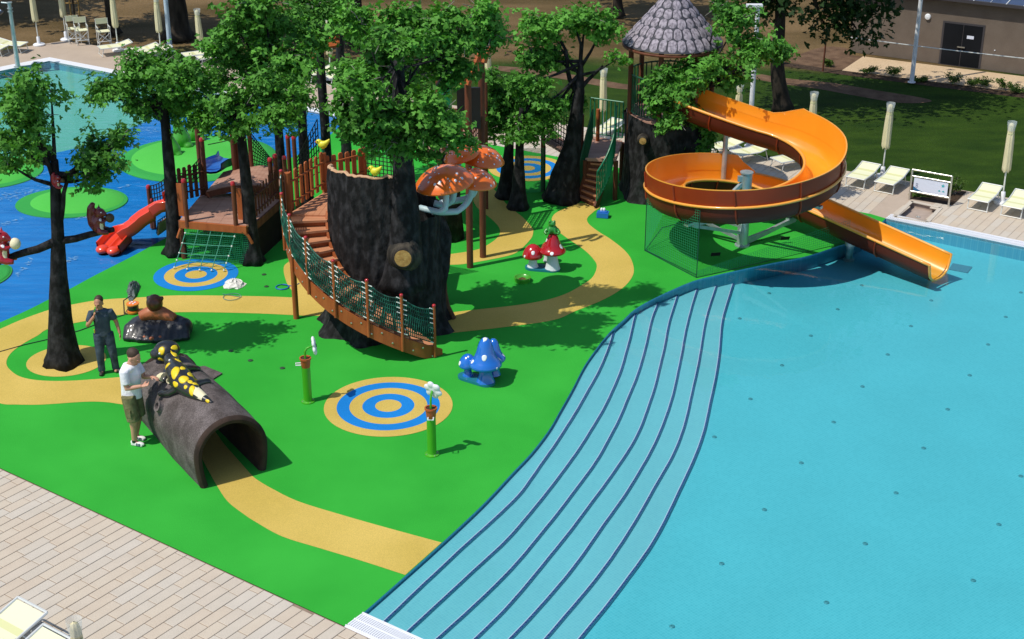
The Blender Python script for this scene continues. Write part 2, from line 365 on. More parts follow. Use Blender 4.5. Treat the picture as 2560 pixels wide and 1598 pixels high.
    def build(s, name, m, parent=None, smooth=False, world=True):
        me = bpy.data.meshes.new(name); off = parent_loc(parent) if (parent is not None and world) else Vector((0, 0, 0))
        vv = [(p[0] - off.x, p[1] - off.y, p[2] - off.z) for p in s.v]
        me.from_pydata(vv, [], s.f)
        bm = bmesh.new(); bm.from_mesh(me); bmesh.ops.recalc_face_normals(bm, faces=bm.faces); bm.to_mesh(me); bm.free()
        me.materials.append(m)
        if smooth:
            me.polygons.foreach_set('use_smooth', [True] * len(me.polygons))
            if smooth != 'all':
                try: me.set_sharp_from_angle(angle=R_(45))
                except Exception: pass
        o = bpy.data.objects.new(name, me); COL.objects.link(o); o.parent = parent
        return o
def parent_loc(p):
    v = Vector((0, 0, 0))
    while p is not None: v = v + p.location; p = p.parent
    return v
def tag(o, label, cat, group=None):
    o['label'] = label; o['category'] = cat
    if group: o['group'] = group
    return o
def struct(o, kind='structure'):
    o['kind'] = kind; return o
def thing(name, label, cat, loc=(0, 0, 0), rz=0.0, group=None):
    o = bpy.data.objects.new(name, None); COL.objects.link(o); o.location = loc; o.rotation_euler = (0, 0, rz); o.empty_display_size = .2
    return tag(o, label, cat, group)
def copy_tree(o, parent=None):
    c = o.copy(); COL.objects.link(c); c.parent = parent
    for ch in [x for x in o.children]: copy_tree(ch, c)
    return c
def dup(root, loc, rz, label, group=None):
    c = copy_tree(root); c.location = loc; c.rotation_euler = (0, 0, rz); c['label'] = label
    if group: c['group'] = group
    return c
def remesh(o, vox, sm=6, dec=None):
    r = o.modifiers.new('r', 'REMESH'); r.mode = 'VOXEL'; r.voxel_size = vox; r.use_smooth_shade = True
    s_ = o.modifiers.new('s', 'SMOOTH'); s_.iterations = sm; s_.factor = .5
    if dec:
        d = o.modifiers.new('d', 'DECIMATE'); d.ratio = dec
    dg = bpy.context.evaluated_depsgraph_get(); dg.update()
    me = bpy.data.meshes.new_from_object(o.evaluated_get(dg)); old = o.data; o.modifiers.clear(); o.data = me; me.name = o.name
    if not me.materials and old.materials: me.materials.append(old.materials[0])
    me.polygons.foreach_set('use_smooth', [True] * len(me.polygons))
    return o
def sheet(name, outer, z, m, holes=(), kind='structure', parent=None):
    polys = [[Vector((p[0], p[1], 0)) for p in outer]] + [[Vector((p[0], p[1], 0)) for p in h] for h in holes]
    tr = tessellate_polygon(polys); V = [(p.x, p.y, z) for q in polys for p in q]
    me = bpy.data.meshes.new(name); F = []
    for t in tr:
        a, b, c = [Vector(V[i]) for i in t]
        F.append(tuple(t) if (b - a).cross(c - a).z > 0 else tuple(reversed(t)))
    me.from_pydata(V, [], F); me.materials.append(m)
    o = bpy.data.objects.new(name, me); COL.objects.link(o); o.parent = parent
    if kind and parent is None: o['kind'] = kind
    return o
def smoothpoly(pts, n=6, closed=True):                # Catmull-Rom through pixel points
    P = [Vector((p[0], p[1], 0)) for p in pts]; N = len(P); out = []
    rng = range(N if closed else N - 1)
    for i in rng:
        p0 = P[(i - 1) % N] if closed or i > 0 else P[i]; p1 = P[i]; p2 = P[(i + 1) % N]; p3 = P[(i + 2) % N] if closed or i + 2 < N else p2
        for k in range(n):
            t = k / n
            out.append(.5 * ((2 * p1) + (p2 - p0) * t + (2 * p0 - 5 * p1 + 4 * p2 - p3) * t * t + (3 * p1 - p0 - 3 * p2 + p3) * t ** 3))
    if not closed: out.append(P[-1])
    return [(p.x, p.y) for p in out]
def resample(pts, n):
    P = [Vector(p) for p in pts]; L = [0]
    for a, b in zip(P, P[1:]): L.append(L[-1] + (b - a).length)
    out = []
    j = 0
    for i in range(n):
        s_ = L[-1] * i / (n - 1)
        while j < len(L) - 2 and L[j + 1] < s_: j += 1
        t = (s_ - L[j]) / max(1e-9, L[j + 1] - L[j]); out.append(P[j].lerp(P[j + 1], min(1, t)))
    return out
from mathutils.bvhtree import BVHTree
def bvh_of(o):
    off = parent_loc(o); me = o.data
    return BVHTree.FromPolygons([v.co + off for v in me.vertices], [tuple(p.vertices) for p in me.polygons])
def surf_spot(root, bv, c, r1, r2, ang, m, lift=.006, seed=0):
    loc, nr, _, _ = bv.find_nearest(Vector(c))
    q = frame(nr) @ Matrix.Rotation(ang, 3, 'Z'); V = []; N = 20; rr = random.Random(seed); ph = rr.uniform(0, 6)
    for k in (1.0, .96, .6, .25):
        for i in range(N):
            a = 2 * pi * i / N; w = 1 + .10 * math.sin(2 * a + ph) + .06 * math.sin(3 * a)
            p = loc + q @ Vector((r1 * k * w * math.cos(a), r2 * k * w * math.sin(a), 0)); l2, n2, _, _ = bv.find_nearest(p); V.append(l2 + n2 * (lift if k < 1 else -.004))
    l2, n2, _, _ = bv.find_nearest(loc); V.append(l2 + n2 * lift); F = [(j * N + i, j * N + (i + 1) % N, (j + 1) * N + (i + 1) % N, (j + 1) * N + i) for j in range(3) for i in range(N)] + [(3 * N + i, 3 * N + (i + 1) % N, 4 * N) for i in range(N)]
    mb = MB(); mb.add(V, F); return mb.build('spot', m, root, 'all')
def cam_hit(bv, px, py):
    d = Vector(_ray(px, py)).normalized(); h = bv.ray_cast(Vector((0, 0, CAMH)), d); return h[0]
def inpoly(x, y, poly):
    c = False; n = len(poly); j = n - 1
    for i in range(n):
        xi, yi = poly[i][0], poly[i][1]; xj, yj = poly[j][0], poly[j][1]
        if (yi > y) != (yj > y) and x < (xj - xi) * (y - yi) / (yj - yi) + xi: c = not c
        j = i
    return c

# ================================================================== GROUND, POOLS, PAVING
def U(v): return Vector((v[0], v[1], 0)).normalized()
edgeA, edgeB = G(-300, 1032), G(860, 1565)
d1 = U(edgeB - G(0, 1170)); d2 = Vector((d1.y, -d1.x, 0))            # d2 points from the green towards the near deck
farA, farB = G(2214, 546), G(2560, 618)
f1 = U(farB - farA); f2 = Vector((-f1.y, f1.x, 0))                   # f2 points from the pool to the lawn
pool_curve_px = [(907, 1532), (920, 1522), (1015, 1438), (1105, 1357), (1204, 1264), (1280, 1183), (1330, 1130), (1372, 1075), (1400, 1027), (1431, 972),
                 (1460, 916), (1489, 874), (1523, 832), (1558, 800), (1592, 770), (1656, 736), (1730, 704), (1783, 690), (1835, 678), (1920, 660), (2015, 641), (2092, 616), (2140, 601), (2180, 578), (2214, 546)]
curve = [G(a, b) for a, b in smoothpoly(pool_curve_px, 5, False)]
inner0 = G(907, 1532); near_end = inner0 + d1 * 16
far_end = farA + f1 * 14
pool_poly = [Vector((p.x, p.y, 0)) for p in curve] + [far_end, near_end + Vector((6, 6, 0)), near_end]

left_green_px = [(870, 297), (790, 365), (690, 412), (600, 470), (500, 540), (423, 590), (330, 641), (238, 688), (177, 721), (127, 746), (14, 800), (-300, 930)]
left_green = smoothpoly(left_green_px, 5, False)
turq_px = smoothpoly([(-300, 462), (-120, 425), (0, 398), (90, 388), (180, 370), (254, 347), (339, 312), (397, 291), (455, 275), (560, 258), (640, 254)], 4, False)
splash_poly = PG([(124, 153), (640, 254), (870, 297)] + left_green[1:] + [(-300, 239)])

# base ground, reaching the horizon, open where the pools lie
sheet('ground', [(-420, -60), (420, -60), (420, 700), (-420, 700)], -.07, LAWN, [[(p.x, p.y) for p in pool_poly], [(p.x, p.y) for p in splash_poly], PG([(2279, 504), (2352, 520), (2318, 556), (2236, 543)])])

# --- swimming pool
floor = sheet('pool_floor', pool_poly, -.34, POOLTILE)
w = MB(); w.strip([Vector((p.x, p.y, -.001)) for p in pool_poly + pool_poly[:1]], [Vector((p.x, p.y, -.36)) for p in pool_poly + pool_poly[:1]])
struct(w.build('pool_wall', WALLTILE))
struct(sheet('pool_water', pool_poly, -.035, WATER))
lines_px = [
 [(940, 1576), (972, 1546), (1130, 1396), (1280, 1258), (1329, 1198), (1412, 1078), (1465, 990), (1505, 916), (1526, 863), (1538, 822), (1546, 780)],
 [(1000, 1598), (1030, 1572), (1160, 1451), (1280, 1338), (1395, 1198), (1465, 1099), (1518, 1009), (1552, 932), (1571, 869), (1588, 800), (1592, 783), (1600, 735)],
 [(1050, 1638), (1095, 1598), (1280, 1423), (1461, 1198), (1531, 1086), (1579, 980), (1608, 900), (1632, 800), (1648, 755), (1660, 710)],
 [(1100, 1682), (1190, 1598), (1280, 1507), (1410, 1350), (1524, 1198), (1592, 1094), (1634, 985), (1661, 879), (1677, 800), (1697, 737), (1710, 690)],
 [(1160, 1710), (1280, 1595), (1412, 1449), (1510, 1315), (1590, 1198), (1650, 1086), (1685, 985), (1706, 887), (1723, 800), (1747, 718), (1762, 675)],
 [(1240, 1728), (1367, 1596), (1531, 1396), (1651, 1198), (1703, 1096), (1732, 985), (1754, 879), (1767, 800), (1796, 706), (1812, 662)],
 [(1320, 1745), (1453, 1596), (1624, 1373), (1714, 1198), (1756, 1099), (1783, 985), (1800, 893), (1809, 800), (1838, 702), (1856, 655)]]
NL = 170; ZS = [-.07 - .0375 * k for k in range(8)]
polyl = []
for k, lp in enumerate(lines_px):
    pl = resample([G(a, b, ZS[k]) for a, b in smoothpoly(lp, 5, False)], NL)
    polyl.append([p + Vector((.0022 * math.sin(i * .31 + k * 2.1) + .0008 * math.sin(i * .9 + k), .0012 * math.sin(i * .43 + k), 0)) for i, p in enumerate(pl)])
wall_line = resample([Vector((p.x, p.y, ZS[0])) - Vector((.25, 0, 0)) for p in curve[:len(curve) * 15 // 24]], NL)
prev = wall_line
for k, ln in enumerate(polyl):
    tan = [U(ln[min(i + 1, NL - 1)] - ln[max(i - 1, 0)]) for i in range(NL)]
    nr = [Vector((t.y, -t.x, 0)) for t in tan]                        # towards the deep side
    off = lambda dist, dz=0: [p + n * dist + Vector((0, 0, dz)) for p, n in zip(ln, nr)]
    z = ZS[k]
    st = thing('pool_step', ['pale mosaic pool step next to the green rubber edge', 'second pool step counted from the green edge', 'third pool step counted from the green edge', 'fourth and middle pool step of the seven',
               'fifth pool step counted from the green edge', 'sixth pool step, last but one before the deep floor', 'seventh and deepest pool step beside the turquoise floor'][k], 'pool step', (ln[85].x, ln[85].y, z), 0, 'curved steps down into the pool')
    a = [Vector((p.x, p.y, z)) for p in prev]; b = off(-.045)
    m = MB(); m.strip(a, b); m.build('tread', STEPTILE, st)
    m = MB(); m.strip(off(-.045), off(-.032)); m.build('edge_trim', LAVTILE, st)
    m = MB(); m.strip(off(-.032), off(0)); m.build('nosing', NAVYTILE, st)
    zn = ZS[k + 1] if k < 6 else -.345
    m = MB(); m.strip(off(0), off(.012, zn - z - .004)); m.build('riser', RISER, st)
    prev = off(.004)
for q, (a, b) in enumerate([(2277, 816), (2027, 840), (2219, 887), (2470, 862), (1955, 914), (2424, 939), (2156, 967), (2369, 1024), (2084, 1056), (2309, 1121), (2003, 1158), (2552, 1191), (1876, 998), (1786, 1093), (1911, 1275),
        (1804, 1410), (1680, 1567), (2240, 1233), (2497, 1312), (2163, 1360), (2433, 1452), (2066, 1507), (2154, 714), (1923, 734), (2094, 774), (2328, 752), (2552, 732), (2514, 793), (1849, 797)]):
    p = G(a, b, -.34)
    if q == 0:
        m = MB(); m.lathe([(.042, 0), (.042, .01), (.034, .016), (.016, .018), (.014, .01), (0.001, .01)], n=14); inl = m.build('floor_inlet', mat('inlet_steel', (.07, .30, .35), None, rough=.35, metal=.2), floor, True); inl.location = p
    else:
        c = inl.copy(); COL.objects.link(c); c.parent = floor; c.location = p
m = MB(); P = PG([(2382, 658), (2431, 667), (2419, 682), (2372, 673)], -.325)
m.plate(P, .01); m.build('drain_grate', mat('drain_cover', (.05, .19, .27), (.07, .24, .32), 30, .5), floor)

# near and far overflow gratings, white
def grating(name, origin, dr, nrm, L, wid, n):
    g = struct(MB().box(origin + dr * (L / 2) + nrm * (wid * .5) + Vector((0, 0, -.03)), (L, wid, .05), math.atan2(dr.y, dr.x)).build(name, WHITE_M))
    m = MB(); rot = math.atan2(dr.y, dr.x)
    for s0, s1 in ((.10, .44), (.48, .84)):
        for i in range(n):
            c = origin + dr * (L * (i + .5) / n) + nrm * (wid * (s0 + s1) / 2) + Vector((0, 0, .004))
            m.box(c, (L / n * .62, wid * (s1 - s0), .016), rot)
    for s_ in (.02, .46, .93):
        m.box(origin + dr * (L / 2) + nrm * (wid * s_) + Vector((0, 0, .004)), (L, wid * .05, .02), rot)
    o = m.build('grate_bars', WHITE, g); o['kind'] = 'stuff'
grating('pool_edge_grating', inner0 - d2 * -0.0, d1, d2, 5.0, abs((G(865, 1568) - inner0).dot(d2)), 130)
grating('pool_edge_grating', farA, f1, f2, 9.0, .34, 200)
m = MB(); a, b = G(2214, 546), G(124, 153)

# --- splash pool on the left of the play area
blue_outer = PG(list(reversed(turq_px)) + [(-300, 930)] + list(reversed(left_green))[1:-1] + [(870, 297)])
sheet('splash_floor', PG(turq_px + [(870, 297)] + left_green[1:]), -.034, BLUEW_RIPPLE)
tp = [(p, -.036) for p in PG(turq_px)] + [(p, -.24) for p in PG([(620, 250), (124, 153), (-300, 239)])]
polys = [[Vector((p.x, p.y, 0)) for p, _ in tp]]
me = bpy.data.meshes.new('splash_basin'); me.from_pydata([(p.x, p.y, z) for p, z in tp], [], [tuple(t) for t in tessellate_polygon(polys)]); me.materials.append(TURQ)
o = bpy.data.objects.new('splash_basin', me); COL.objects.link(o); struct(o)
struct(sheet('splash_water', splash_poly, -.014, WATER2))
w = MB(); wl = PG([(-300, 239), (124, 153), (870, 297)]); w.strip(wl, [p - Vector((0, 0, .45)) for p in wl]); struct(w.build('splash_wall', WALLTILE))
m = MB(); e = [G(-300, 239), G(124, 153), G(870, 297)]
e2 = [G(-300, 226), G(124, 144), G(884, 290)]
m.add([p + Vector((0, 0, .012)) for p in e + e2] + [p - Vector((0, 0, .05)) for p in e + e2], [(0, 1, 4, 3), (1, 2, 5, 4), (6, 7, 1, 0), (7, 8, 2, 1)])
struct(m.build('splash_edge', WHITE))

fm = MB(); rf_ = random.Random(12)
for ax, ay, bx, by, n_, wob in [(0, 492, 130, 470, 130, 14), (60, 440, 135, 432, 60, 6), (2, 560, 60, 545, 30, 6), (190, 548, 215, 542, 24, 4), (40, 690, 80, 650, 40, 5), (165, 655, 195, 640, 30, 4), (300, 470, 325, 462, 24, 4), (470, 325, 420, 318, 40, 6), (340, 318, 400, 330, 50, 8)]:
    for i in range(n_ // 2):
        u = rf_.random(); p = G(ax + (bx - ax) * u + rf_.gauss(0, 3), ay + (by - ay) * u + rf_.gauss(0, 1) * wob * .4, -.010); a = rf_.uniform(-.5, .5); l = rf_.uniform(.02, .09); w_ = rf_.uniform(.004, .011); e_ = Vector((math.cos(a), math.sin(a), 0)) * l; g_ = Vector((-math.sin(a), math.cos(a), 0)) * w_
        fm.add([p - e_, p - e_ * .3 + g_, p + e_ * .5 + g_ * .7, p + e_, p + e_ * .2 - g_], [(0, 1, 2, 3, 4)])
fo = fm.build('water_foam', mat('foam', (.30, .52, .66), None, rough=.5)); fo['kind'] = 'stuff'; fo['label'] = 'pale foam streaks drifting on the shallow blue splash pool'
# --- green rubber play surface, sand coloured paths, ring patterns
far_green = [(2177, 535), (1230, 362), (870, 297)]
green_poly = [(-300, 1032), (0, 1170), (860, 1565), (880, 1556)] + smoothpoly(pool_curve_px, 5, False) + far_green[0:2] + left_green
gs = sheet('play_surface', PG(green_poly), 0.0, GREEN)
def sandpath(px, n=5, z=.004, m=None):
    return sheet('path', PG(smoothpoly(px, n)), z, m or SAND)
sandpath([(-60, 848), (0, 823), (53, 800), (127, 774), (185, 761), (254, 750), (349, 744), (450, 739), (640, 741), (735, 744), (741, 741), (719, 712), (709, 675), (719, 657), (760, 640), (880, 640), (890, 780), (793, 790), (640, 784), (450, 781), (288, 789), (230, 800),
          (127, 821), (93, 840), (53, 863), (26, 885), (16, 906), (24, 924), (53, 943), (106, 952), (185, 952), (304, 943), (390, 935), (400, 1020), (317, 1013), (265, 1006), (212, 1005), (106, 1012), (40, 1012), (0, 1009), (-60, 985), (-95, 915)])
sandpath([(1000, 800), (1124, 782), (1280, 765), (1359, 752), (1412, 736), (1452, 715), (1481, 694), (1492, 667), (1484, 649), (1460, 625), (1418, 596), (1394, 577), (1382, 559), (1380, 545), (1391, 532), (1418, 519), (1450, 508), (1500, 515), (1484, 530), (1470, 543),
          (1468, 553), (1476, 564), (1500, 582), (1526, 598), (1560, 625), (1579, 651), (1584, 683), (1566, 712), (1534, 736), (1492, 757), (1439, 778), (1386, 800), (1280, 816), (1156, 830), (1087, 836), (1000, 838)])
sandpath([(1060, 645), (1110, 638), (1182, 627), (1215, 615), (1244, 594), (1250, 576), (1239, 558), (1215, 537), (1198, 525), (1184, 504), (1184, 480), (1180, 430), (1205, 430), (1223, 463), (1239, 478), (1256, 500), (1280, 523), (1306, 543), (1330, 569), (1333, 580), (1328, 596),
          (1306, 620), (1280, 637), (1222, 650), (1156, 661), (1108, 663), (1060, 668)])
sheet('path', PG([(432, 1010), (480, 1000)] + [(560, 1110)] + smoothpoly([(624, 1183), (640, 1198), (680, 1222), (746, 1254), (852, 1287), (957, 1317), (1104, 1357)], 4, False) + smoothpoly([(1013, 1438), (905, 1403), (799, 1371), (706, 1342), (640, 1306), (608, 1285), (569, 1254), (542, 1214), (520, 1175)], 4, False)), .004, SAND)
def rings(px, py, wpx, cols, z=.006):
    c = G(px, py); r = wpx / 2 / scale_at(c); N = 72
    for i, (k, m_) in enumerate(cols):
        k2 = cols[i + 1][0] if i + 1 < len(cols) else 0
        mb = MB(); P = [c + Vector((math.cos(a) * r, math.sin(a) * r, 0)) * 1 for a in [2 * pi * q / N for q in range(N)]]
        V = [c + (p - c) * k for p in P]; W = [c + (p - c) * k2 for p in P]
        if k2 > 0: mb.add([(p.x, p.y, z) for p in V + W], [(q, (q + 1) % N, N + (q + 1) % N, N + q) for q in range(N)])
        else: mb.add([(p.x, p.y, z) for p in V], [tuple(range(N))])
        mb.build('ring_marking', m_, gs)
rings(971, 1015, 321, [(1, SAND), (.803, BLUE), (.605, SAND), (.405, BLUE), (.205, SAND)])
rings(490, 687, 209, [(1, BLUE), (.75, SAND), (.51, BLUE), (.255, SAND)])
rings(1319, 421, 196, [(1, SAND), (.80, BLUE), (.60, SAND), (.40, BLUE), (.19, SAND)])
c = G(166, 902); rr = 97 / scale_at(c); mb = MB()
mb.add([(c.x + rr * math.cos(2 * pi * q / 60), c.y + rr * .93 * math.sin(2 * pi * q / 60), .005) for q in range(60)], [tuple(range(60))]); mb.build('ring_marking', SAND, gs)
# small floor fittings in the rubber
FIT = mat('fitting', (.05, .10, .05), None, rough=.4, metal=.3)
for a, b in [(660, 687), (666, 717), (706, 921), (577, 878), (626, 902)]:
    m = MB(); m.lathe([(.05, .001), (.05, .012), (.03, .02), (.001, .02)], G(a, b), 12); m.build('floor_fitting', FIT, gs, True)

# islands in the splash pool
def island(px, py, w, h, m_rim, m_top, hh, inner=.84, off=(0, 0)):
    c = G(px, py, -.03); s = scale_at(c); dep = math.atan2(CAMH, c.y); rx = w / 2 / s; ry = h / 2 / s / math.sin(dep)
    isl = struct(bpy.data.objects.new('splash_island', None)); COL.objects.link(isl); isl.location = c
    mb = MB(); mb.lathe([(1.0, .0), (.99, .02), (inner, .03), (.4, .032), (.01, .033)], c, 60, None, rx, ry); mb.build('island_rim', m_rim, isl, True)
    mb = MB(); c2 = c + Vector((off[0], off[1], 0)); mb.lathe([(inner, .02), (inner * .97, .04), (inner * .7, hh * .62), (inner * .35, hh * .93), (.01, hh)], c2, 60, None, rx, ry); mb.build('island_dome', m_top, isl, 'all')
island(180, 506, 277, 78, GREEN_D, GREEN_L, .16, .84, (.12, .05))
island(-20, 432, 250, 82, GREEN_D, GREEN_L, .16, .84)
island(495, 396, 392, 116, GREEN_D, GREEN_L, .22, .86, (0, .15))
island(-10, 690, 72, 54, GREEN_D, GREEN_D, .05, .9)

# --- paving
def rot_of(d): return math.atan2(d.y, d.x)
near_deck_poly = [edgeA, edgeB + d1 * 9, edgeB + d1 * 9 + d2 * 12, edgeA + d2 * 12]
pv_root = struct(sheet('near_paving', near_deck_poly, -.012, GROUT))
lawn0, lawn1 = G(165, 101), G(2275, 453); l1 = U(lawn1 - lawn0)
basin = PG([(2279, 504), (2352, 520), (2318, 556), (2236, 543)])
bed = PG([(2275, 453), (2417, 479), (2381, 514), (2275, 497)])
far_poly = [lawn0, lawn0 + l1 * 46, far_end + f1 * 6, farA, G(2177, 535), G(1230, 362), G(870, 297), G(124, 153), G(-300, 239), G(-300, 172)]
fd = struct(sheet('far_paving', far_poly, -.008, DECK, [basin]))
_pm = {}
def paver_mesh(L, W, mi):
    key = (round(L, 3), round(W, 3), mi)
    if key not in _pm:
        mb = MB(); e = .006; x, y = L / 2 - .0055, W / 2 - .0055
        mb.add([(-x, -y, -.02), (x, -y, -.02), (x, y, -.02), (-x, y, -.02), (-x, -y, -.004), (x, -y, -.004), (x, y, -.004), (-x, y, -.004), (-x + e, -y + e, 0), (x - e, -y + e, 0), (x - e, y - e, 0), (-x + e, y - e, 0)],
               [(0, 1, 5, 4), (1, 2, 6, 5), (2, 3, 7, 6), (3, 0, 4, 7), (4, 5, 9, 8), (5, 6, 10, 9), (6, 7, 11, 10), (7, 4, 8, 11), (8, 9, 10, 11)])
        me = bpy.data.meshes.new('paver'); me.from_pydata(mb.v, [], mb.f); me.materials.append(STONE[mi]); _pm[key] = me
    return _pm[key]
rp = random.Random(3); pavers = []
def rows(origin, along, across, nrow, W, Lfun, choices=(.4, .5, .6)):
    for i in range(nrow):
        Lmax = Lfun(origin + along * ((i + .5) * W), across)
        t = -rp.random() * .5
        while t < Lmax:
            L = rp.choice(choices); a, b = max(0, t), min(Lmax, t + L); t += L
            if b - a > .06: pavers.append((origin + along * ((i + .5) * W) + across * ((a + b) / 2), round(b - a, 2) if (a > 0 and b < Lmax) else b - a, W, across))
def to_lawn(o, d):
    n_ = Vector((-l1.y, l1.x, 0)); return (lawn0 - o).dot(n_) / d.dot(n_) - .02
def pix(p):
    dep = p.y * _cp - (p.z - CAMH) * _sp; up = p.y * _sp + (p.z - CAMH) * _cp
    return 1280 + FPX * p.x / dep, 799 - FPX * up / dep
st0 = G(-30, 1158); rows(st0 - d1 * 3.2, d1, d2, 80, .2, lambda o, d: 6.5)
near_list = [q for q in pavers if -40 < pix(q[0])[0] < 2600 and pix(q[0])[1] < 1640]
mb = MB()
for q in pavers:
    if not (-40 < pix(q[0])[0] < 2600 and pix(q[0])[1] < 1640): mb.box(q[0] + Vector((0, 0, -.009)), (q[1] - .011, q[2] - .011, .018), rot_of(q[3]))
o = mb.build('paver', STONE[0], pv_root); o['kind'] = 'stuff'
pavers = []
rt0 = G(1560, 422) ; wd = abs((lawn1 - farA).dot(f2))
rows(farA + f2 * .36, f1, f2, 26, .2, to_lawn)
g0, g1 = G(1230, 362), G(2177, 535); g1d = U(g1 - g0); g2d = Vector((-g1d.y, g1d.x, 0))
rows(g0, g1d, g2d, int((g1 - g0).length / .2), .2, to_lawn)
far_list = []
for q in pavers:
    c = q[0]
    if inpoly(c.x, c.y, basin) or inpoly(c.x, c.y, bed) or not inpoly(c.x, c.y, far_poly): continue
    if not (-40 < pix(c)[0] < 2620): continue
    far_list.append(q)
singles = near_list + sorted([q for q in far_list], key=lambda q: q[0].y)
n1 = 300
for i, (c, L, W, d) in enumerate(singles[:n1]):
    par = pv_root if i < len(near_list) else fd
    o = bpy.data.objects.new('paver', paver_mesh(L, W, rp.randrange(5))); COL.objects.link(o); o.parent = par
    o.location = c + Vector((0, 0, rp.uniform(-.0015, .0015))); o.rotation_euler = (rp.uniform(-.003, .003), rp.uniform(-.003, .003), rot_of(d))
if len(singles) > n1:
    for mi in range(5):
        mb = MB()
        for c, L, W, d in singles[n1 + mi::5]:
            x, y = L / 2 - .0055, W / 2 - .0055; r = rot_of(d); mb.box(c + Vector((0, 0, -.009)), (2 * x, 2 * y, .018), r)
        o = mb.build('paver', STONE[mi], fd); o['kind'] = 'stuff'
# recessed foot basin
mb = MB(); bz = -.13; B = [Vector((p.x, p.y, 0)) for p in basin]
mb.add([p for p in B] + [Vector((p.x, p.y, bz)) for p in B], [(0, 1, 5, 4), (1, 2, 6, 5), (2, 3, 7, 6), (3, 0, 4, 7), (4, 5, 6, 7)])
fb = struct(mb.build('foot_basin', mat('basin_stone', (.34, .27, .225), (.40, .32, .27), 6, .85)))
mb = MB(); cc = sum(B, Vector()) / 4; mb.lathe([(.06, bz + .002), (.06, bz + .01), (.001, bz + .012)], (cc.x, cc.y, 0), 14); mb.build('drain', STAIN, fb)
mb = MB(); cb = sum(B, Vector()) / 4
for i in range(4):
    a, b = B[i], B[(i + 1) % 4]; n_ = U(b - a); mb.beam(a + Vector((0, 0, .004)) , b + Vector((0, 0, .004)), .10, .02)
mb.build('kerb', STONE[3], fb)
struct(sheet('planting_bed', bed, .004, SOIL))
# dirt, paths and building apron on the lawn
sheet('worn_path', PG(smoothpoly([(1850, 172), (1960, 190), (2080, 202), (2200, 222), (2310, 240), (2325, 250), (2250, 252), (2150, 236), (2050, 218), (1950, 204), (1860, 186)], 3)), -.066, DIRT)
sheet('worn_path', PG(smoothpoly([(1250, 160), (1400, 176), (1560, 205), (1680, 216), (1680, 224), (1540, 216), (1390, 190), (1250, 172)], 3)), -.066, DIRT)
sheet('flower_bed', PG([(1955, 150), (2105, 172), (2330, 200), (2560, 228), (2800, 258), (2800, 270), (2560, 240), (2330, 211), (2105, 182), (1955, 160)]), -.064, SOIL)
sheet('flower_bed', PG(smoothpoly([(1985, 138), (2060, 112), (2124, 118), (2124, 132), (2158, 140), (2105, 170), (2050, 166), (1980, 152)], 3)), -.066, DIRT)
sheet('apron', PG([(2158, 137), (2560, 187), (2900, 229), (2900, 275), (2560, 228), (2105, 172)]), -.055, CONC)

# ================================================================== PLAY STRUCTURES
def lerp(a, b, t): return a + (b - a) * t
def netq(A, B, C, D, nu, nv, r, mb=None, sag=0.0, seg=6):   # ropes over the quad A-B (bottom), D-C (top)
    mb = mb or MB(); A, B, C, D = map(Vector, (A, B, C, D))
    def P(u, v):
        p = lerp(lerp(A, B, u), lerp(D, C, u), v)
        return p - Vector((0, 0, sag * 4 * u * (1 - u)))
    for i in range(nu + 1): mb.tube([P(i / nu, j / seg) for j in range(seg + 1)], r, 3, False)
    for j in range(nv + 1): mb.tube([P(i / seg, j / nv) for i in range(seg + 1)], r, 3, False)
    return mb
def noise1(seed):
    rr = random.Random(seed); ph = [rr.uniform(0, 2 * pi) for _ in range(12)]
    def f(a, z): return (math.sin(3 * a + ph[0] + z * 1.1) + .7 * math.sin(7 * a + ph[1] - z * 2.3) + .5 * math.sin(13 * a + ph[2] + z * 3.1) + .45 * math.sin(23 * a + ph[3] + z * 1.3) + .35 * math.sin(5 * z + 2 * a + ph[4])) / 3
    return f
def caps(mb, p, r=.05, h=.05):
    return mb.lathe([(r * .98, -.01), (r, .0), (r, h * .6), (r * .7, h), (.001, h * 1.1)], p, 12)
def wpost(root, p, z0, z1, r=.055, m=None, cap=True):
    mb = MB(); mb.tube([(p.x, p.y, z0), (p.x, p.y, (z0 + z1) / 2), (p.x, p.y, z1)], r, 10); o = mb.build('post', m or WOOD_D, root, True)
    if cap: caps(MB(), Vector((p.x, p.y, z1)), r * 1.08, .07).build('cap', CAPRED, o, True) if False else capchild(o, p, z1, r)
    return o
def capchild(o, p, z1, r):
    c = caps(MB(), Vector((p.x, p.y, z1)), r * 1.08, .07).build('cap', CAPRED, o, True)
    return c
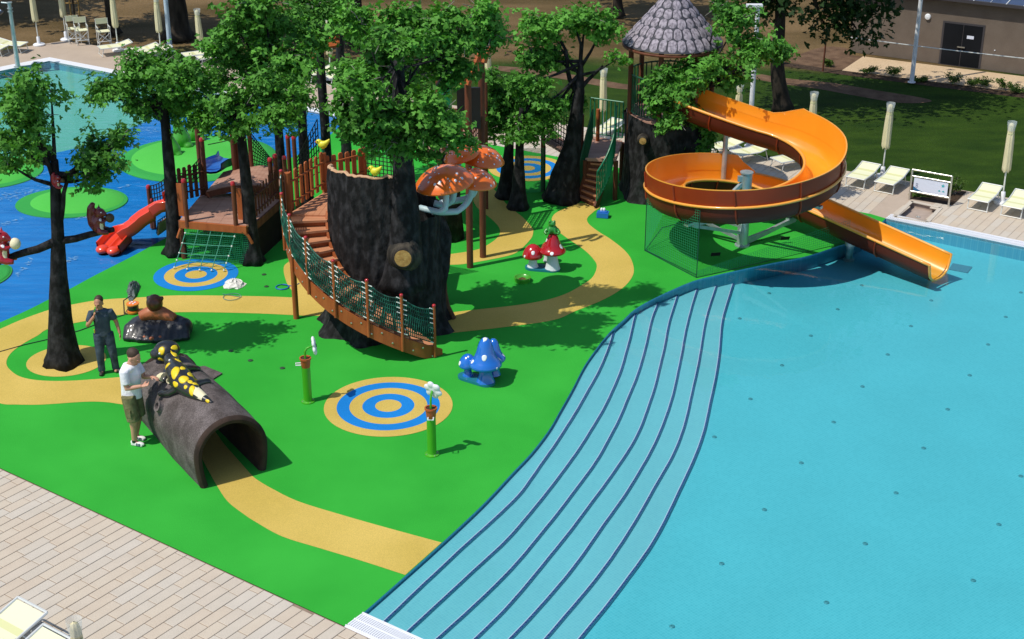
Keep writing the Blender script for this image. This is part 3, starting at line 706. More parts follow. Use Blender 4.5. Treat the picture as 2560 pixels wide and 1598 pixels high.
def pickets(root, A, B, n, z0, zlo, zhi, w=.085, th=.028, m=None, rails=(.25, .75), wave=None):
    m = m or WOOD; A, B = Vector(A), Vector(B); d = U(B - A); rot = math.atan2(d.y, d.x)
    for i in range(n):
        t = (i + .5) / n; p = lerp(A, B, t); hi = zhi if wave is None else wave(t) ; hi += random.uniform(-.02, .02)
        mb = MB(); mb.add([Vector(q) for q in [(-w / 2, -th / 2, zlo), (w / 2, -th / 2, zlo), (w / 2, th / 2, zlo), (-w / 2, th / 2, zlo), (-w / 2, -th / 2, hi - .03), (w / 2, -th / 2, hi - .03), (w / 2, th / 2, hi - .03), (-w / 2, th / 2, hi - .03), (-w * .3, -th / 2, hi), (w * .3, -th / 2, hi), (w * .3, th / 2, hi), (-w * .3, th / 2, hi)]],
            [(0, 1, 5, 4), (1, 2, 6, 5), (2, 3, 7, 6), (3, 0, 4, 7), (4, 5, 9, 8), (5, 6, 10, 9), (6, 7, 11, 10), (7, 4, 8, 11), (8, 9, 10, 11), (3, 2, 1, 0)])
        R3 = Matrix.Rotation(rot + random.uniform(-.05, .05), 3, 'Z'); mb.v = [tuple(R3 @ Vector(q) + Vector((p.x, p.y, p.z + z0))) for q in mb.v]
        mb.build('picket', m, root)
    nn = Vector((-d.y, d.x, 0)) * .035
    for rz in rails:
        mb = MB(); mb.tube([A + Vector((0, 0, z0 + rz)) - nn, B + Vector((0, 0, z0 + rz)) - nn], .022, 8); mb.build('rail', m, root, True)

# ---------------------------------------------------------------- big hollow tree stump with spiral stair
SC0 = Vector((-2.50, 28.17, 0)); SR = 1.13
stump = thing('stump_tower', 'huge black hollow tree stump with yellow knot, ringed by the spiral stair', 'play tower', SC0)
nzf = noise1(11)
feet = [(-150, .42, .20), (-112, .30, .16), (-70, .34, .16), (-25, .30, .15), (12, .36, .14), (60, .3, .2), (120, .3, .2), (175, .36, .18)]
def stump_r(a, z):
    r = SR - .03 * z / 3 + .045 * nzf(a, z) + .012 * math.sin(29 * a + 3 * math.sin(2.1 * z)) + .008 * math.sin(47 * a - 5 * z)
    for fa, fm, fw in feet:
        d = (a - R_(fa) + pi) % (2 * pi) - pi; r += fm * math.exp(-(d / fw / 1.3) ** 2) * math.exp(-z / .34)
    s_ = (a - R_(-62)) - (z - 1.25) * .62                       # diagonal root fold, front right
    if -1.2 < s_ < 1.6: r += .19 / (1 + math.exp(-s_ / .035)) * (1 - 1 / (1 + math.exp(-(s_ - 1.2) / .1))) * max(0, min(1, (2.3 - z) / .5)) * max(0, min(1, z / .5 + .2))
    return r
NA, NZ = 150, 44; ZT = 2.45; mb = MB(); V = []
for j in range(NZ + 1):
    z = ZT * j / NZ
    for k in range(NA):
        a = 2 * pi * k / NA; r = stump_r(a, z); V.append(SC0 + Vector((r * math.cos(a), r * math.sin(a), z)))
Fs = []
for j in range(NZ):
    for k in range(NA):
        a = 2 * pi * (k + .5) / NA; a = (a + pi) % (2 * pi) - pi; z = ZT * (j + .5) / NZ
        if R_(2) < a < R_(38) and z < 1.35 - 6 * (a - R_(21)) ** 2: continue            # doorway
        if z > 1.75 and (a > R_(62) and a < R_(172)): continue
        Fs.append((j * NA + k, j * NA + (k + 1) % NA, (j + 1) * NA + (k + 1) % NA, (j + 1) * NA + k))
mb.add(V, Fs); mb.build('trunk_shell', BARK, stump, 'all')
# tall bark screen in front, broken upper rim
zl, zf = HZ(424, Vector((0, 28.17, 0))), HZ(449, Vector((0, 27.05, 0)))
a0, a1, NB = R_(172), R_(296), 60
def rim_z(t):
    b = lerp(zl, zf, min(1, t * 2.2) ** .55); return b + .012 * math.sin(t * 31) + .006 * math.sin(t * 83)
V = []; Fs = []; rimA = []; rimB = []
NS = 14
for i in range(NB + 1):
    t = i / NB; a = lerp(a0, a1, t); zr = rim_z(t)
    for j in range(NS + 1):
        z = lerp(ZT - .02, zr, j / NS); r = stump_r(a, z) - .02 * (j / NS); V.append(SC0 + Vector((r * math.cos(a), r * math.sin(a), z)))
    for j in range(NS + 1):
        z = lerp(zr, ZT - .3, j / NS); r = stump_r(a, z) - .10; V.append(SC0 + Vector((r * math.cos(a), r * math.sin(a), z)))
M_ = 2 * NS + 2
for i in range(NB):
    for j in range(M_ - 1):
        if j == NS: continue
        Fs.append((i * M_ + j, (i + 1) * M_ + j, (i + 1) * M_ + j + 1, i * M_ + j + 1))
mb = MB(); mb.add(V, Fs); mb.build('bark_screen', BARK, stump, 'all')
mb = MB(); mb.strip([V[i * M_ + NS] + Vector((0, 0, .004)) for i in range(NB + 1)], [V[i * M_ + NS + 1] + Vector((0, 0, .004)) for i in range(NB + 1)])
mb.tube([V[i * M_ + NS].lerp(V[i * M_ + NS + 1], .5) for i in range(NB + 1)], .038, 7); mb.build('broken_rim', CUTL, stump, True)
# door frame on the right flank
mb = MB(); pts = []
for i in range(21):
    t = i / 20; a = R_(4) + R_(34) * t; z = max(0, 1.35 - 6 * (a - R_(21)) ** 2)
    pts.append((a, z))
path = [SC0 + Vector(((stump_r(R_(4), z) - .02) * math.cos(R_(4)), (stump_r(R_(4), z) - .02) * math.sin(R_(4)), z)) for z in (0, .3, .6, .9)] + [SC0 + Vector(((stump_r(a, z) - .02) * math.cos(a), (stump_r(a, z) - .02) * math.sin(a), z)) for a, z in pts]
mb.tube(path, .06, 8); mb.build('doorway_rim', mat('doorway_brown', (.07, .03, .012), (.11, .05, .02), 8, .8), stump, True)
# sawn-off knot
kp = VY(1008, 645, 26.72); kd = (Vector((-.05, -1, .12))).normalized()
mb = MB(); q = frame(kd); mb.lathe([(.34, -.20), (.25, -.10), (.205, -.01), (.19, .03), (.178, .045), (.16, .047)], kp, 28, q); kn = mb.build('knot', BARK_G, stump, True)
mb = MB(); mb.lathe([(.165, .04), (.16, .05), (.001, .055)], kp, 28, q); mb.build('cut_face', CUT, kn, True)

# spiral stair
stair = thing('spiral_stair', 'brown spiral stair with green rope railing wrapping the big black stump', 'stair', SC0 + Vector((1.0, -1.7, 0)))
A0, A1 = R_(-58.2), R_(-182); RO, RI = 1.99, 1.15
def sp(t, r, dz=0): a = lerp(A0, A1, t); return SC0 + Vector((r * math.cos(a), r * math.sin(a), lerp(.19, 2.33, t) + dz))
NST = 15
for i in range(NST):
    t0, t1 = i / NST - .004, (i + 1) / NST + .012; z = lerp(.19, 2.33, (i + 1) / NST) - .1
    poly = [sp(t0, RI), sp(t0, RO - .03), sp((t0 + t1) / 2, RO - .03), sp(t1, RO - .03), sp(t1, RI)]
    mb = MB(); mb.prism(poly, z - .045, z); mb.build('tread', TREAD, stair)
    mb = MB(); poly = [sp(t0 + .02, RI), sp(t0 + .02, RO - .04), sp(t0 + .035, RO - .04), sp(t0 + .035, RI)]; mb.prism(poly, z - .17, z - .045); mb.build('riser', WOOD, stair)
NP = 50
for nm, rr in (('outer_stringer', RO), ('inner_stringer', RI + .03)):
    mb = MB(); ts = [-.03 + 1.04 * i / NP for i in range(NP + 1)]
    a = [sp(t, rr, .0) for t in ts]; b = [sp(t, rr, -.30) for t in ts]; c_ = [sp(t, rr - .045, 0) for t in ts]; d_ = [sp(t, rr - .045, -.30) for t in ts]
    for p in b + d_: p.z = max(p.z, .01)
    mb.strip(a, b); mb.strip(c_, a); mb.strip(d_, c_); mb.strip(b, d_); mb.add([a[0], b[0], d_[0], c_[0]], [(0, 1, 2, 3)]); mb.build(nm, WOOD, stair)
for i in range(22):
    t = (i + .5) / 22; p = sp(t, RO + .002, -.08 if i % 2 else -.2); a = lerp(A0, A1, t); mb = MB(); mb.lathe([(.018, 0), (.018, .008), (.001, .014)], p, 8, frame((math.cos(a), math.sin(a), 0))); mb.build('bolt', STAIN, stair, True)
ptx = [0.012, .16, .307, .459, .61, .742, .862, .99]
tops = []
for t in ptx:
    b_, tp_ = sp(t, RO + .02, -.28), sp(t, RO + .02, .88)
    if b_.z < .02: b_.z = .02
    mb = MB(); mb.tube([b_, tp_], .032, 10); po = mb.build('rail_post', WOOD, stair, True); tops.append((t, tp_)); caps(MB(), tp_, .036, .03).build('cap', CAPRED, po, True)
net = MB(); NU = 96; NV = 8
for j in range(NV + 1):
    for s_ in range(7):
        t0, t1 = ptx[s_], ptx[s_ + 1]; n_ = 14
        pts = []
        for i in range(n_ + 1):
            u = i / n_; v = j / NV; p = sp(lerp(t0, t1, u), RO + .02 - .05 * math.sin(pi * u) * 0, lerp(.10, .84, v)); p.z -= .10 * 4 * u * (1 - u) * v; pts.append(p)
        net.tube(pts, .011 if j < NV else .015, 4, False)
for s_ in range(7):
    for i in range(1, 16):
        u = i / 16; t = lerp(ptx[s_], ptx[s_ + 1], u); sg = .10 * 4 * u * (1 - u)
        zz = random.uniform(-.01, .01)
        net.tube([sp(t, RO + .02, .10), sp(t + .004, RO + .05, .33 - sg * .3 + zz), sp(t - .004, RO + .02, .58 - sg * .6), sp(t, RO + .02, .84 - sg)], .011, 4, False)
net.build('rope_net', ROPE_T, stair)
cl = None
for s_ in range(7):
    for sd in (.09, .91):
        for j in range(NV):
            u = sd; t = lerp(ptx[s_], ptx[s_ + 1], u); v = j / (NV - 1); p = sp(t, RO + .025, lerp(.10, .84, v) - .10 * 4 * u * (1 - u) * v)
            tdir = sp(t + .02, RO) - sp(t - .02, RO); MB().tube([p - tdir * .22, p + tdir * .22], .012, 6).build('rope_clamp', CLAMP, stair, True)

# landing deck behind the stair, picket railing
ZP = 2.27
land = thing('landing_deck', 'red brown wooden landing with picket railing beside the big stump', 'deck', G(770, 510, ZP) * Vector((1, 1, 0)) if False else Vector((G(770, 510, ZP).x, G(770, 510, ZP).y, 0)))
poly = PG([(720, 536), (828, 538), (975, 530), (1000, 462), (912, 452), (813, 479)], ZP)
for i in range(7):                                              # boards run across
    a, b = lerp(poly[0], poly[1], i / 7), lerp(poly[0], poly[1], (i + .96) / 7); c_, d_ = lerp(poly[5], poly[4], (i + .96) / 7 * .5), lerp(poly[5], poly[4], i / 7 * .5)
    MB().prism([a, b, c_, d_], ZP - .04, ZP - .001 * (i % 2)).build('board', TREAD, land)
MB().prism([poly[1], poly[2], poly[3], lerp(poly[5], poly[4], .5)], ZP - .045, ZP - .004).build('deck_panel', TREAD, land)
pl_, pc, pr_ = poly[0] + Vector((.03, .02, 0)), poly[5], poly[4]
pickets(land, (pl_.x, pl_.y, 0), (pc.x, pc.y, 0), 7, ZP, .08, .86, .10, .03, WOOD, (.22, .66))
pickets(land, (pc.x, pc.y, 0), (pr_.x, pr_.y, 0), 6, ZP, .08, .74, .10, .03, WOOD, (.2, .6))
for p, h in ((pl_, .86), (pc, .84), (pr_, .72)):
    wpost(land, p, 0.0, ZP + h, .06, WOOD, False)
mb = netq((pr_.x, pr_.y, ZP + .05), (pr_.x + .75, pr_.y - .35, ZP + .05), (pr_.x + .75, pr_.y - .35, ZP + .75), (pr_.x, pr_.y, ZP + .75), 9, 8, .012); mb.build('rope_net', ROPE_D, land)
for p in (poly[2], poly[3]): wpost(land, p, 0, ZP - .05, .06, WOOD_D, False)

# yellow bird figures
def bird(name, label, p, s, stem=.0, rz=0.0):
    t = thing(name, label, 'bird figure', p)
    Rz = Matrix.Rotation(rz, 3, 'Z'); P = lambda x, y, z: Vector(p) + Rz @ Vector((x, y, z)) * s
    mb = MB(); mb.ball(P(.0, 0, .30), (.27 * s, .20 * s, .22 * s), 16, 10, Rz); mb.ball(P(-.22, 0, .46), (.17 * s, .15 * s, .155 * s), 14, 9)
    mb.tube([P(.02, 0, .32), P(.22, 0, .42), P(.36, 0, .56), P(.42, 0, .66)], [.16 * s, .15 * s, .085 * s, .03 * s], 10)
    mb.ball(P(0, 0, .12), (.12 * s, .10 * s, .10 * s)); b = mb.build('body', YEL, t); remesh(b, .022 * s, 6)
    MB().tube([P(-.36, 0, .44), P(-.46, 0, .42)], [.065 * s, .03 * s], 10).build('beak', CAPRED, t, True)
    mb = MB(); [mb.ball(P(-.27, sd * .125, .50), .042 * s) for sd in (-1, 1)]; mb.build('eyes', BLACK, t, True)
    if stem: MB().tube([Vector(p) + Vector((0, 0, -stem)), Vector(p) + Vector((0, 0, .06 * s))], .03, 8).build('stand', GREENM, t, True)
bird('bird_figure', 'yellow bird figure perched on the corner post of the landing railing', Vector((pc.x, pc.y, ZP + .90)), .36, .06, R_(-12))
a = R_(266); bp_ = SC0 + Vector((1.04 * math.cos(a), 1.04 * math.sin(a), rim_z(.76) + .04)); bird('bird_figure', 'yellow bird figure standing on the broken rim of the stump', bp_, .34, .05, R_(-20))

# orange mushrooms growing from the stump, pale blue stems
def cap_mush(name, label, px, py, Y, wpx, tilt, stems, m_cap=MUSH_O):
    c = VY(px, py, Y); r = wpx / 2 / scale_at(c); t = thing(name, label, 'mushroom', (c.x, c.y, c.z - .4), 0, 'orange mushrooms sprouting from the stump')
    Rm = Matrix.Rotation(tilt[0], 3, 'X') @ Matrix.Rotation(tilt[1], 3, 'Y')
    mb = MB(); mb.lathe([(.001, .40 * r), (.18 * r, .388 * r), (.4 * r, .335 * r), (.6 * r, .25 * r), (.78 * r, .12 * r), (.92 * r, -.03 * r), (.99 * r, -.13 * r), (1 * r, -.17 * r), (.97 * r, -.20 * r), (.85 * r, -.17 * r), (.4 * r, -.08 * r), (.1 * r, -.06 * r)], c, 40, Rm); cp_ = mb.build('cap', m_cap, t, 'all')
    cbv = bvh_of(cp_); rr = random.Random(int(px))
    prof = [(.2, .386), (.4, .335), (.6, .25), (.78, .12), (.92, -.03)]
    for i in range(26):
        k = rr.uniform(1.6, 3.99) if i > 3 else rr.uniform(0, 1.5); j = int(k); f = k - j; ra = lerp(prof[j][0], prof[j + 1][0], f) * r; za = lerp(prof[j][1], prof[j + 1][1], f) * r
        an = rr.uniform(0, 2 * pi); n_ = Vector((math.cos(an) * (prof[j][1] - prof[j + 1][1]), math.sin(an) * (prof[j][1] - prof[j + 1][1]), (prof[j + 1][0] - prof[j][0]))).normalized()
        sr = rr.choice([.014, .018, .022, .03]) * (r / .6); surf_spot(cp_, cbv, c + Rm @ Vector((ra * math.cos(an), ra * math.sin(an), za)), sr, sr, 0, SPOT, .004)
    for s_ in stems:
        pts = [VY(a_, b_, Y + dy) for a_, b_, dy in s_]; pts.append(c + Rm @ Vector((0, 0, -.1 * r)) if False else pts[-1] + Vector((0, .05, .12)))
        pp = [Vector(q_) for q_ in pts]; mb = MB()
        mb.tube(resample(pp, 14), .062, 10); mb.build('stem', STEMB, t, 'all')
cap_mush('orange_mushroom', 'largest orange mushroom cap with white dots beside the black stump', 1110, 446, 27.75, 152, (R_(4), R_(-8)), [[(1050, 520, .1), (1066, 524, 0), (1100, 531, -.05), (1113, 522, -.05), (1116, 490, 0), (1116, 476, 0)], [(1085, 508, .3), (1110, 515, .3), (1131, 502, .3), (1135, 485, .3), (1136, 474, .3)]])
cap_mush('orange_mushroom', 'orange mushroom cap tucked behind the largest one, on long curved stems', 1188, 446, 28.3, 112, (R_(3), R_(8)), [[(1080, 530, -.35), (1113, 531, -.3), (1143, 529, -.2), (1164, 513, 0), (1177, 492, 0), (1181, 466, 0)], [(1100, 508, .2), (1132, 504, .2), (1164, 497, .2), (1183, 486, .2), (1191, 468, .2)]])
cap_mush('orange_mushroom', 'orange mushroom cap highest on the right above the sand path', 1204, 389, 29.2, 120, (R_(2), R_(10)), [[(1120, 470, 0), (1160, 460, 0), (1190, 430, 0), (1196, 400, 0)]])
cap_mush('orange_mushroom', 'small orange mushroom cap half hidden by leaves over the others', 1152, 384, 28.9, 92, (R_(4), R_(-14)), [[(1110, 450, 0), (1130, 440, 0), (1145, 420, 0), (1148, 400, 0)]])

# rear play deck behind the stump: posts, dark panel, arched brackets, green barrel
rear = thing('rear_deck', 'raised wooden play deck on brown posts behind the orange mushrooms', 'deck', G(1172, 605))
b1, b2 = G(1172, 605), G(1205, 558); b3, b4 = b1 + (b2 - b1) * 2.2 + Vector((-1.4, .3, 0)), b1 + Vector((-1.7, 1.1, 0))
ZR = 2.2
MB().prism([b1 + Vector((-.8, -.05, 0)), b1, b2, b2 + Vector((.1, 1.1, 0)), b3 + Vector((0, .8, 0)), b4], ZR - .06, ZR).build('deck_panel', DECKW, rear)
MB().tube([G(1126, 604) + Vector((0, .2, 0)), G(1126, 604) + Vector((0, .2, 1.0)), G(1126, 604) + Vector((.05, .25, ZR))], [.30, .24, .22], 16, True, 1.0, lambda t, a: 1 + .08 * math.sin(5 * a + 4 * t)).build('trunk_support', BARK, rear, 'all')
for p in (b1, b2, b4, b3, b2 + Vector((.08, 1.0, 0))): wpost(rear, p, 0, ZR + .95, .06, WOOD_D, False)
for za in (.25, .5, .75, .95):
    MB().tube([b1 + Vector((-.8, -.05, ZR + za)), b1 + Vector((0, 0, ZR + za)), b2 + Vector((0, 0, ZR + za))], .022, 6).build('rail', WOOD_D, rear, True)
for i in range(6):
    p = lerp(b1 + Vector((-.8, -.05, 0)), b1, i / 6); MB().beam(p + Vector((0, 0, ZR)), p + Vector((0, 0, ZR + .95)), .07, .025, (0, 1, 0)).build('picket', WOOD_D, rear)
netq(b1 + Vector((0, 0, ZR - .0)), b2 + Vector((0, 0, ZR)), b2 + Vector((0, 0, ZR + .95)), b1 + Vector((0, 0, ZR + .95)), 9, 8, .012).build('rope_net', ROPE_D, rear)
for px, py, Y in [(1203, 107, 31.6), (1169, 160, 31.0)]:
    top = VY(px, py, Y); MB().tube([(top.x, top.y, 0.0), (top.x, top.y, top.z)], .075, 10).build('tall_post', WOOD_D, rear, True)
for px, py, Y in [(1189, 150, 31.4), (1210, 146, 31.4), (1153, 200, 30.9), (1170, 202, 30.9)]:
    c = VY(px, py, Y); mb = MB(); pts = []
    for i in range(8):
        a = pi * .05 + pi * .5 * i / 7; pts.append(c + Vector((.02 * i, -.16 + .22 * math.cos(a) * -1 + .3, -.12 + .30 * math.sin(a))))
    mb.tube(pts, .06, 4); mb.build('arched_bracket', WOOD, rear)
MB().box(VY(1172, 270, 31.3), (.5, .06, .9)).build('dark_panel', mat('panel_black', (.01, .008, .008), None, rough=.5), rear)
bt, bb = VY(1116, 186, 28.9), VY(1113, 286, 28.9)
barrel = thing('green_barrel', 'bright green tubular barrel hanging among the leaves above the mushrooms', 'barrel', (bb.x, bb.y, bb.z))
MB().lathe([(.01, 0), (.13, 0), (.135, .03), (.135, bt.z - bb.z - .03), (.13, bt.z - bb.z), (.01, bt.z - bb.z)], bb, 22).build('shell', mat('barrel_green', (.005, .28, .05), None, rough=.4, coat=.3), barrel, True)
MB().lathe([(.10, bt.z - bb.z), (.10, bt.z - bb.z + .30), (.01, bt.z - bb.z + .33)], bb, 16).build('lid', BLACKP, barrel, True)

# ---------------------------------------------------------------- platform group with red slide, arch bridge (left)
ZL = .95
plat = thing('climbing_platform', 'brown wooden climbing platform between two black trunks with red slide', 'deck', Vector((G(530, 540, ZL).x, G(530, 540, ZL).y, 0)))
pp = PG([(449, 550), (616, 564), (634, 557), (699, 500), (668, 478), (590, 486), (503, 487)], ZL)
for i in range(5):
    a, b = lerp(pp[0], pp[1], i / 5), lerp(pp[0], pp[1], (i + .985) / 5); c_, d_ = lerp(pp[6], pp[4], (i + .985) / 5), lerp(pp[6], pp[4], i / 5)
    MB().prism([a, b, c_, d_], ZL - .04, ZL).build('board', DECKW, plat)
MB().prism([pp[1], pp[2], pp[3], pp[4]], ZL - .05, ZL - .003).build('board', DECKW, plat)
mb = MB(); mb.beam(pp[0] - Vector((0, .03, .09)), pp[1] - Vector((0, .03, .09)), .06, .16); mb.build('front_beam', WOOD, plat)
mb = MB(); mb.beam(pp[2] - Vector((0, 0, .10)), pp[3] - Vector((0, 0, .10)), .06, .18); mb.build('side_beam', WOOD_D, plat)
mb = MB(); s0 = pp[2] - Vector((0, 0, .2)); s1 = pp[3] - Vector((0, 0, .2)); mb.add([s0, s1, (s1.x, s1.y, .0), (s0.x, s0.y, 0)], [(0, 1, 2, 3)]); mb.plate([s0, s1, (s1.x, s1.y, .01), (s0.x, s0.y, .01)], .04); mb.build('skirt_board', mat('skirt_dark', (.02, .012, .008), (.03, .018, .012), 6, .8), plat)
def zof(py, p): return HZ(py, p)
for px, b_, tp_, flat in [(455, 540, 459, 1), (468, 553, 455, 0), (590, 562, 462, 0), (603, 549, 470, 1)]:
    p = G(px, b_, ZL); zt = zof(tp_, p)
    if flat: MB().box((p.x, p.y, (ZL + zt) / 2), (.13, .035, zt - ZL), R_(-20)).build('board_post', WOOD, plat)
    else: wpost(plat, p, ZL - .12, zt, .05, WOOD_D)
f0, f1_ = pp[2] + Vector((-.02, .02, 0)), pp[3] + Vector((-.05, 0, 0))
pickets(plat, (f0.x, f0.y, 0), (f1_.x, f1_.y, 0), 9, ZL, .06, .72, .05, .022, WOOD_D, (.2, .55))
g0_, g1_ = G(447, 505, ZL), G(513, 489, ZL)
pickets(plat, (g0_.x, g0_.y, 0), (g1_.x, g1_.y, 0), 5, ZL, .02, .80, .085, .025, WOOD_D, (.2, .6))
for px, b_, tp_ in [(516, 488, 352), (694, 497, 393), (681, 490, 402)]:
    p = G(px, b_, ZL); wpost(plat, p, 0, zof(tp_, p), .055, WOOD_D)
for p in (pp[0], pp[1], pp[4], pp[6]):
    MB().tube([(p.x, p.y + .1, 0), (p.x, p.y + .1, ZL - .05)], .06, 8).build('support_post', WOOD_D, plat, True)
for sx, p in ((1, pp[0] + Vector((.12, -.02, -.12))), (-1, pp[1] + Vector((-.1, -.02, -.12)))):
    MB().tube([p, p + Vector((-sx * .12, 0, -.1)), p + Vector((-sx * .2, .02, -.3))], .035, 8).build('brace', WOOD, plat, True)
netq(pp[0] + Vector((.1, .03, -.92)), pp[1] + Vector((0, .03, -.92)), pp[1] + Vector((0, .03, -.18)), pp[0] + Vector((.1, .03, -.18)), 34, 16, .005, None, 0, 2).build('safety_net', NETG, plat)
# rope bridge and climbing ramp beside the red slide
rb0, rb1 = G(376, 520, .5), G(428, 500, .8)
wpost(plat, Vector((rb0.x, rb0.y, 0)), 0, zof(470, rb0), .05, WOOD_D); q = G(382, 530, .4); wpost(plat, Vector((q.x, q.y, 0)), 0, zof(502, q), .05, WOOD_D)
netq(rb0 + Vector((0, 0, .05)), rb1 + Vector((0, 0, .05)), rb1 + Vector((0, 0, .62)), rb0 + Vector((0, 0, .55)), 8, 5, .014, None, .08).build('rope_net', ROPE_D, plat)
r3, r4 = G(447, 470, 1.3), G(500, 405, 1.9); netq(G(428, 478, 1.05), G(500, 440, 1.5), G(500, 395, 1.95), G(428, 440, 1.45), 8, 4, .013, None, .1).build('rope_net', ROPE_D, plat)
rm = PG([(392, 588), (430, 560)], .12) + PG([(428, 535), (396, 556)], .42)
MB().plate(rm, .04).build('climbing_ramp', CUTL, plat); netq(*[p + Vector((0, -.02, .05)) for p in rm], 6, 4, .012).build('ramp_net', ROPE_D, plat)
# arch bridge
arch = thing('arch_bridge', 'brown arched footbridge deck with rope net behind the climbing platform', 'bridge', Vector((G(600, 450, 1.1).x, G(600, 450, 1.1).y, 0)))
NAa = 16; a0_, a1_ = G(516, 478, 1.12), G(694, 472, 1.12); wv = Vector((.15, 1.35, 0))
for i in range(NAa):
    t0, t1 = i / NAa, (i + .97) / NAa; q = [lerp(a0_, a1_, t0), lerp(a0_, a1_, t1)]; z0, z1 = .13 * math.sin(pi * t0), .13 * math.sin(pi * t1)
    A, B = q[0] + Vector((0, 0, z0)), q[1] + Vector((0, 0, z1)); MB().plate([A, B, B + wv, A + wv], -.04).build('plank', DECKW, arch)
pts = [lerp(a0_, a1_, i / 20) + Vector((0, -.01, .13 * math.sin(pi * i / 20) - .09)) for i in range(21)]
mb = MB(); [mb.beam(u, v, .05, .13) for u, v in zip(pts, pts[1:])]; mb.build('front_beam', WOOD_D, arch)
for px, b_, tp_, r in [(503, 440, 300, .06), (588, 428, 336, .065), (630, 425, 334, .055), (600, 425, 320, .09)]:
    p = G(px, b_, 1.15); wpost(arch, Vector((p.x, p.y, 0)), 0, zof(tp_, p), r, WOOD_D)
n0, n1 = G(634, 420, 1.2), G(681, 420, 1.1); netq(n0, n1, n1 + Vector((0, 0, .2)), n0 + Vector((0, 0, .85)), 12, 8, .012).build('rope_net', ROPE_D, arch)
MB().tube([G(520, 362, 1.8), G(555, 355, 1.75), G(588, 346, 1.9)], .012, 5).build('top_rope', ROPE_D, arch)
n2, n3 = G(745, 455, 1.4), G(800, 430, 1.5); netq(n2, n3, n3 + Vector((0, 0, 1.25)), n2 + Vector((0, 0, .55)), 9, 7, .014).build('rope_net', ROPE_D, arch)
for px, b_, tp_ in [(727, 465, 345), (742, 470, 347), (716, 480, 397)]:
    p = G(px, b_, 1.2); wpost(arch, Vector((p.x, p.y, 0)), 0, zof(tp_, p), .05, WOOD_D)
# small blue chute
ch = thing('blue_chute', 'small blue plastic chute at the far end of the arch bridge', 'slide', Vector((G(546, 415, 1.2).x, G(546, 415, 1.2).y, 0)))
def flume(path, prof, name, m, parent, up=Vector((0, 0, 1)), smooth='all'):
    N = len(path); V = []
    for i in range(N):
        t = (path[min(i + 1, N - 1)] - path[max(i - 1, 0)]).normalized(); lat = t.cross(up).normalized(); n_ = lat.cross(t)
        for u, v in (prof(i / (N - 1)) if callable(prof) else prof): V.append(path[i] + lat * u + n_ * v)
    K = len(V) // N
    mb = MB(); mb.add(V, [(i * K + k, i * K + k + 1, (i + 1) * K + k + 1, (i + 1) * K + k) for i in range(N - 1) for k in range(K - 1)])
    return mb.build(name, m, parent, smooth)
pth = resample([G(525, 425, 1.35), G(545, 412, 1.25), G(568, 404, 1.2), G(575, 392, 1.2)], 12)
U_ = [(-.26, .16), (-.25, .03), (-.15, -.03), (0, -.05), (.15, -.03), (.25, .03), (.26, .16)]
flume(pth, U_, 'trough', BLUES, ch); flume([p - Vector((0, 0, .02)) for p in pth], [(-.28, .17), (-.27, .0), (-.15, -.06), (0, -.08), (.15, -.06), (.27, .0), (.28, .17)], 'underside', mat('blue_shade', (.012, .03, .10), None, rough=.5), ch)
# red slide
rs = thing('red_slide', 'glossy red wavy slide dropping from the platform to the blue floor', 'slide', G(258, 632))
path = resample([G(440, 498, ZL + .12), G(424, 508, ZL + .08), G(395, 527, .80), G(360, 548, .60), G(330, 572, .38), G(306, 588, .22), G(294, 600, .17), G(284, 611, .12), G(272, 624, .07)], 40)
prof = [(-.30, .15), (-.285, .17), (-.265, .15), (-.25, .03), (-.21, .0), (-.04, .005), (-.025, .05), (0, .065), (.025, .05), (.04, .005), (.21, .0), (.25, .03), (.265, .15), (.285, .17), (.30, .15)]
flume(path, prof, 'chute', REDS, rs)
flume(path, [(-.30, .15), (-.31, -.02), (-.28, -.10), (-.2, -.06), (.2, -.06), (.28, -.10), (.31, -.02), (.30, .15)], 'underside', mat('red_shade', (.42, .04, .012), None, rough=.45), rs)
e = path[-1]; td = U(path[-1] - path[-3]); la = Vector((td.y, -td.x, 0))
mb = MB(); [mb.ball(e + la * k + td * .03 + Vector((0, 0, -.0)), (.155, .17, .10)) for k in (-.14, .14)]; mb.build('lip', REDS, rs, True)
# climbing net hanging to the ground
cn = thing('climbing_net', 'light green rope climbing net hanging from the platform beam over the blue rings', 'climbing net', G(498, 677))
tops_ = [G(a, b, ZL - .08) for a, b in [(470, 559), (499, 562), (531, 564), (561, 566), (593, 568)]]; bots = [G(a, b, .02) for a, b in [(435, 672), (467, 676), (498, 678), (528, 679), (559, 679)]]
for a, b in zip(tops_, bots): MB().tube([a, lerp(a, b, .5) - Vector((0, 0, .03)), b], .011, 6).build('rope', ROPE_G, cn)
for t in (.20, .41, .63, .80):
    MB().tube([lerp(a, b, t) - Vector((0, 0, .03 * (1 - abs(2 * t - 1)))) for a, b in zip(tops_, bots)], .011, 6).build('cross_rope', ROPE_G, cn)
mb = MB()
for k, (a, b) in enumerate(zip(tops_, bots)):
    for t in ((0.02, .97, .2, .41, .63, .80) if k in (0, 4) else (.02, .97)): MB().ball(lerp(a, b, t) - Vector((0, 0, .03 * (1 - abs(2 * t - 1)))), .022, 8, 6).build('clamp', CLAMP, cn, True)

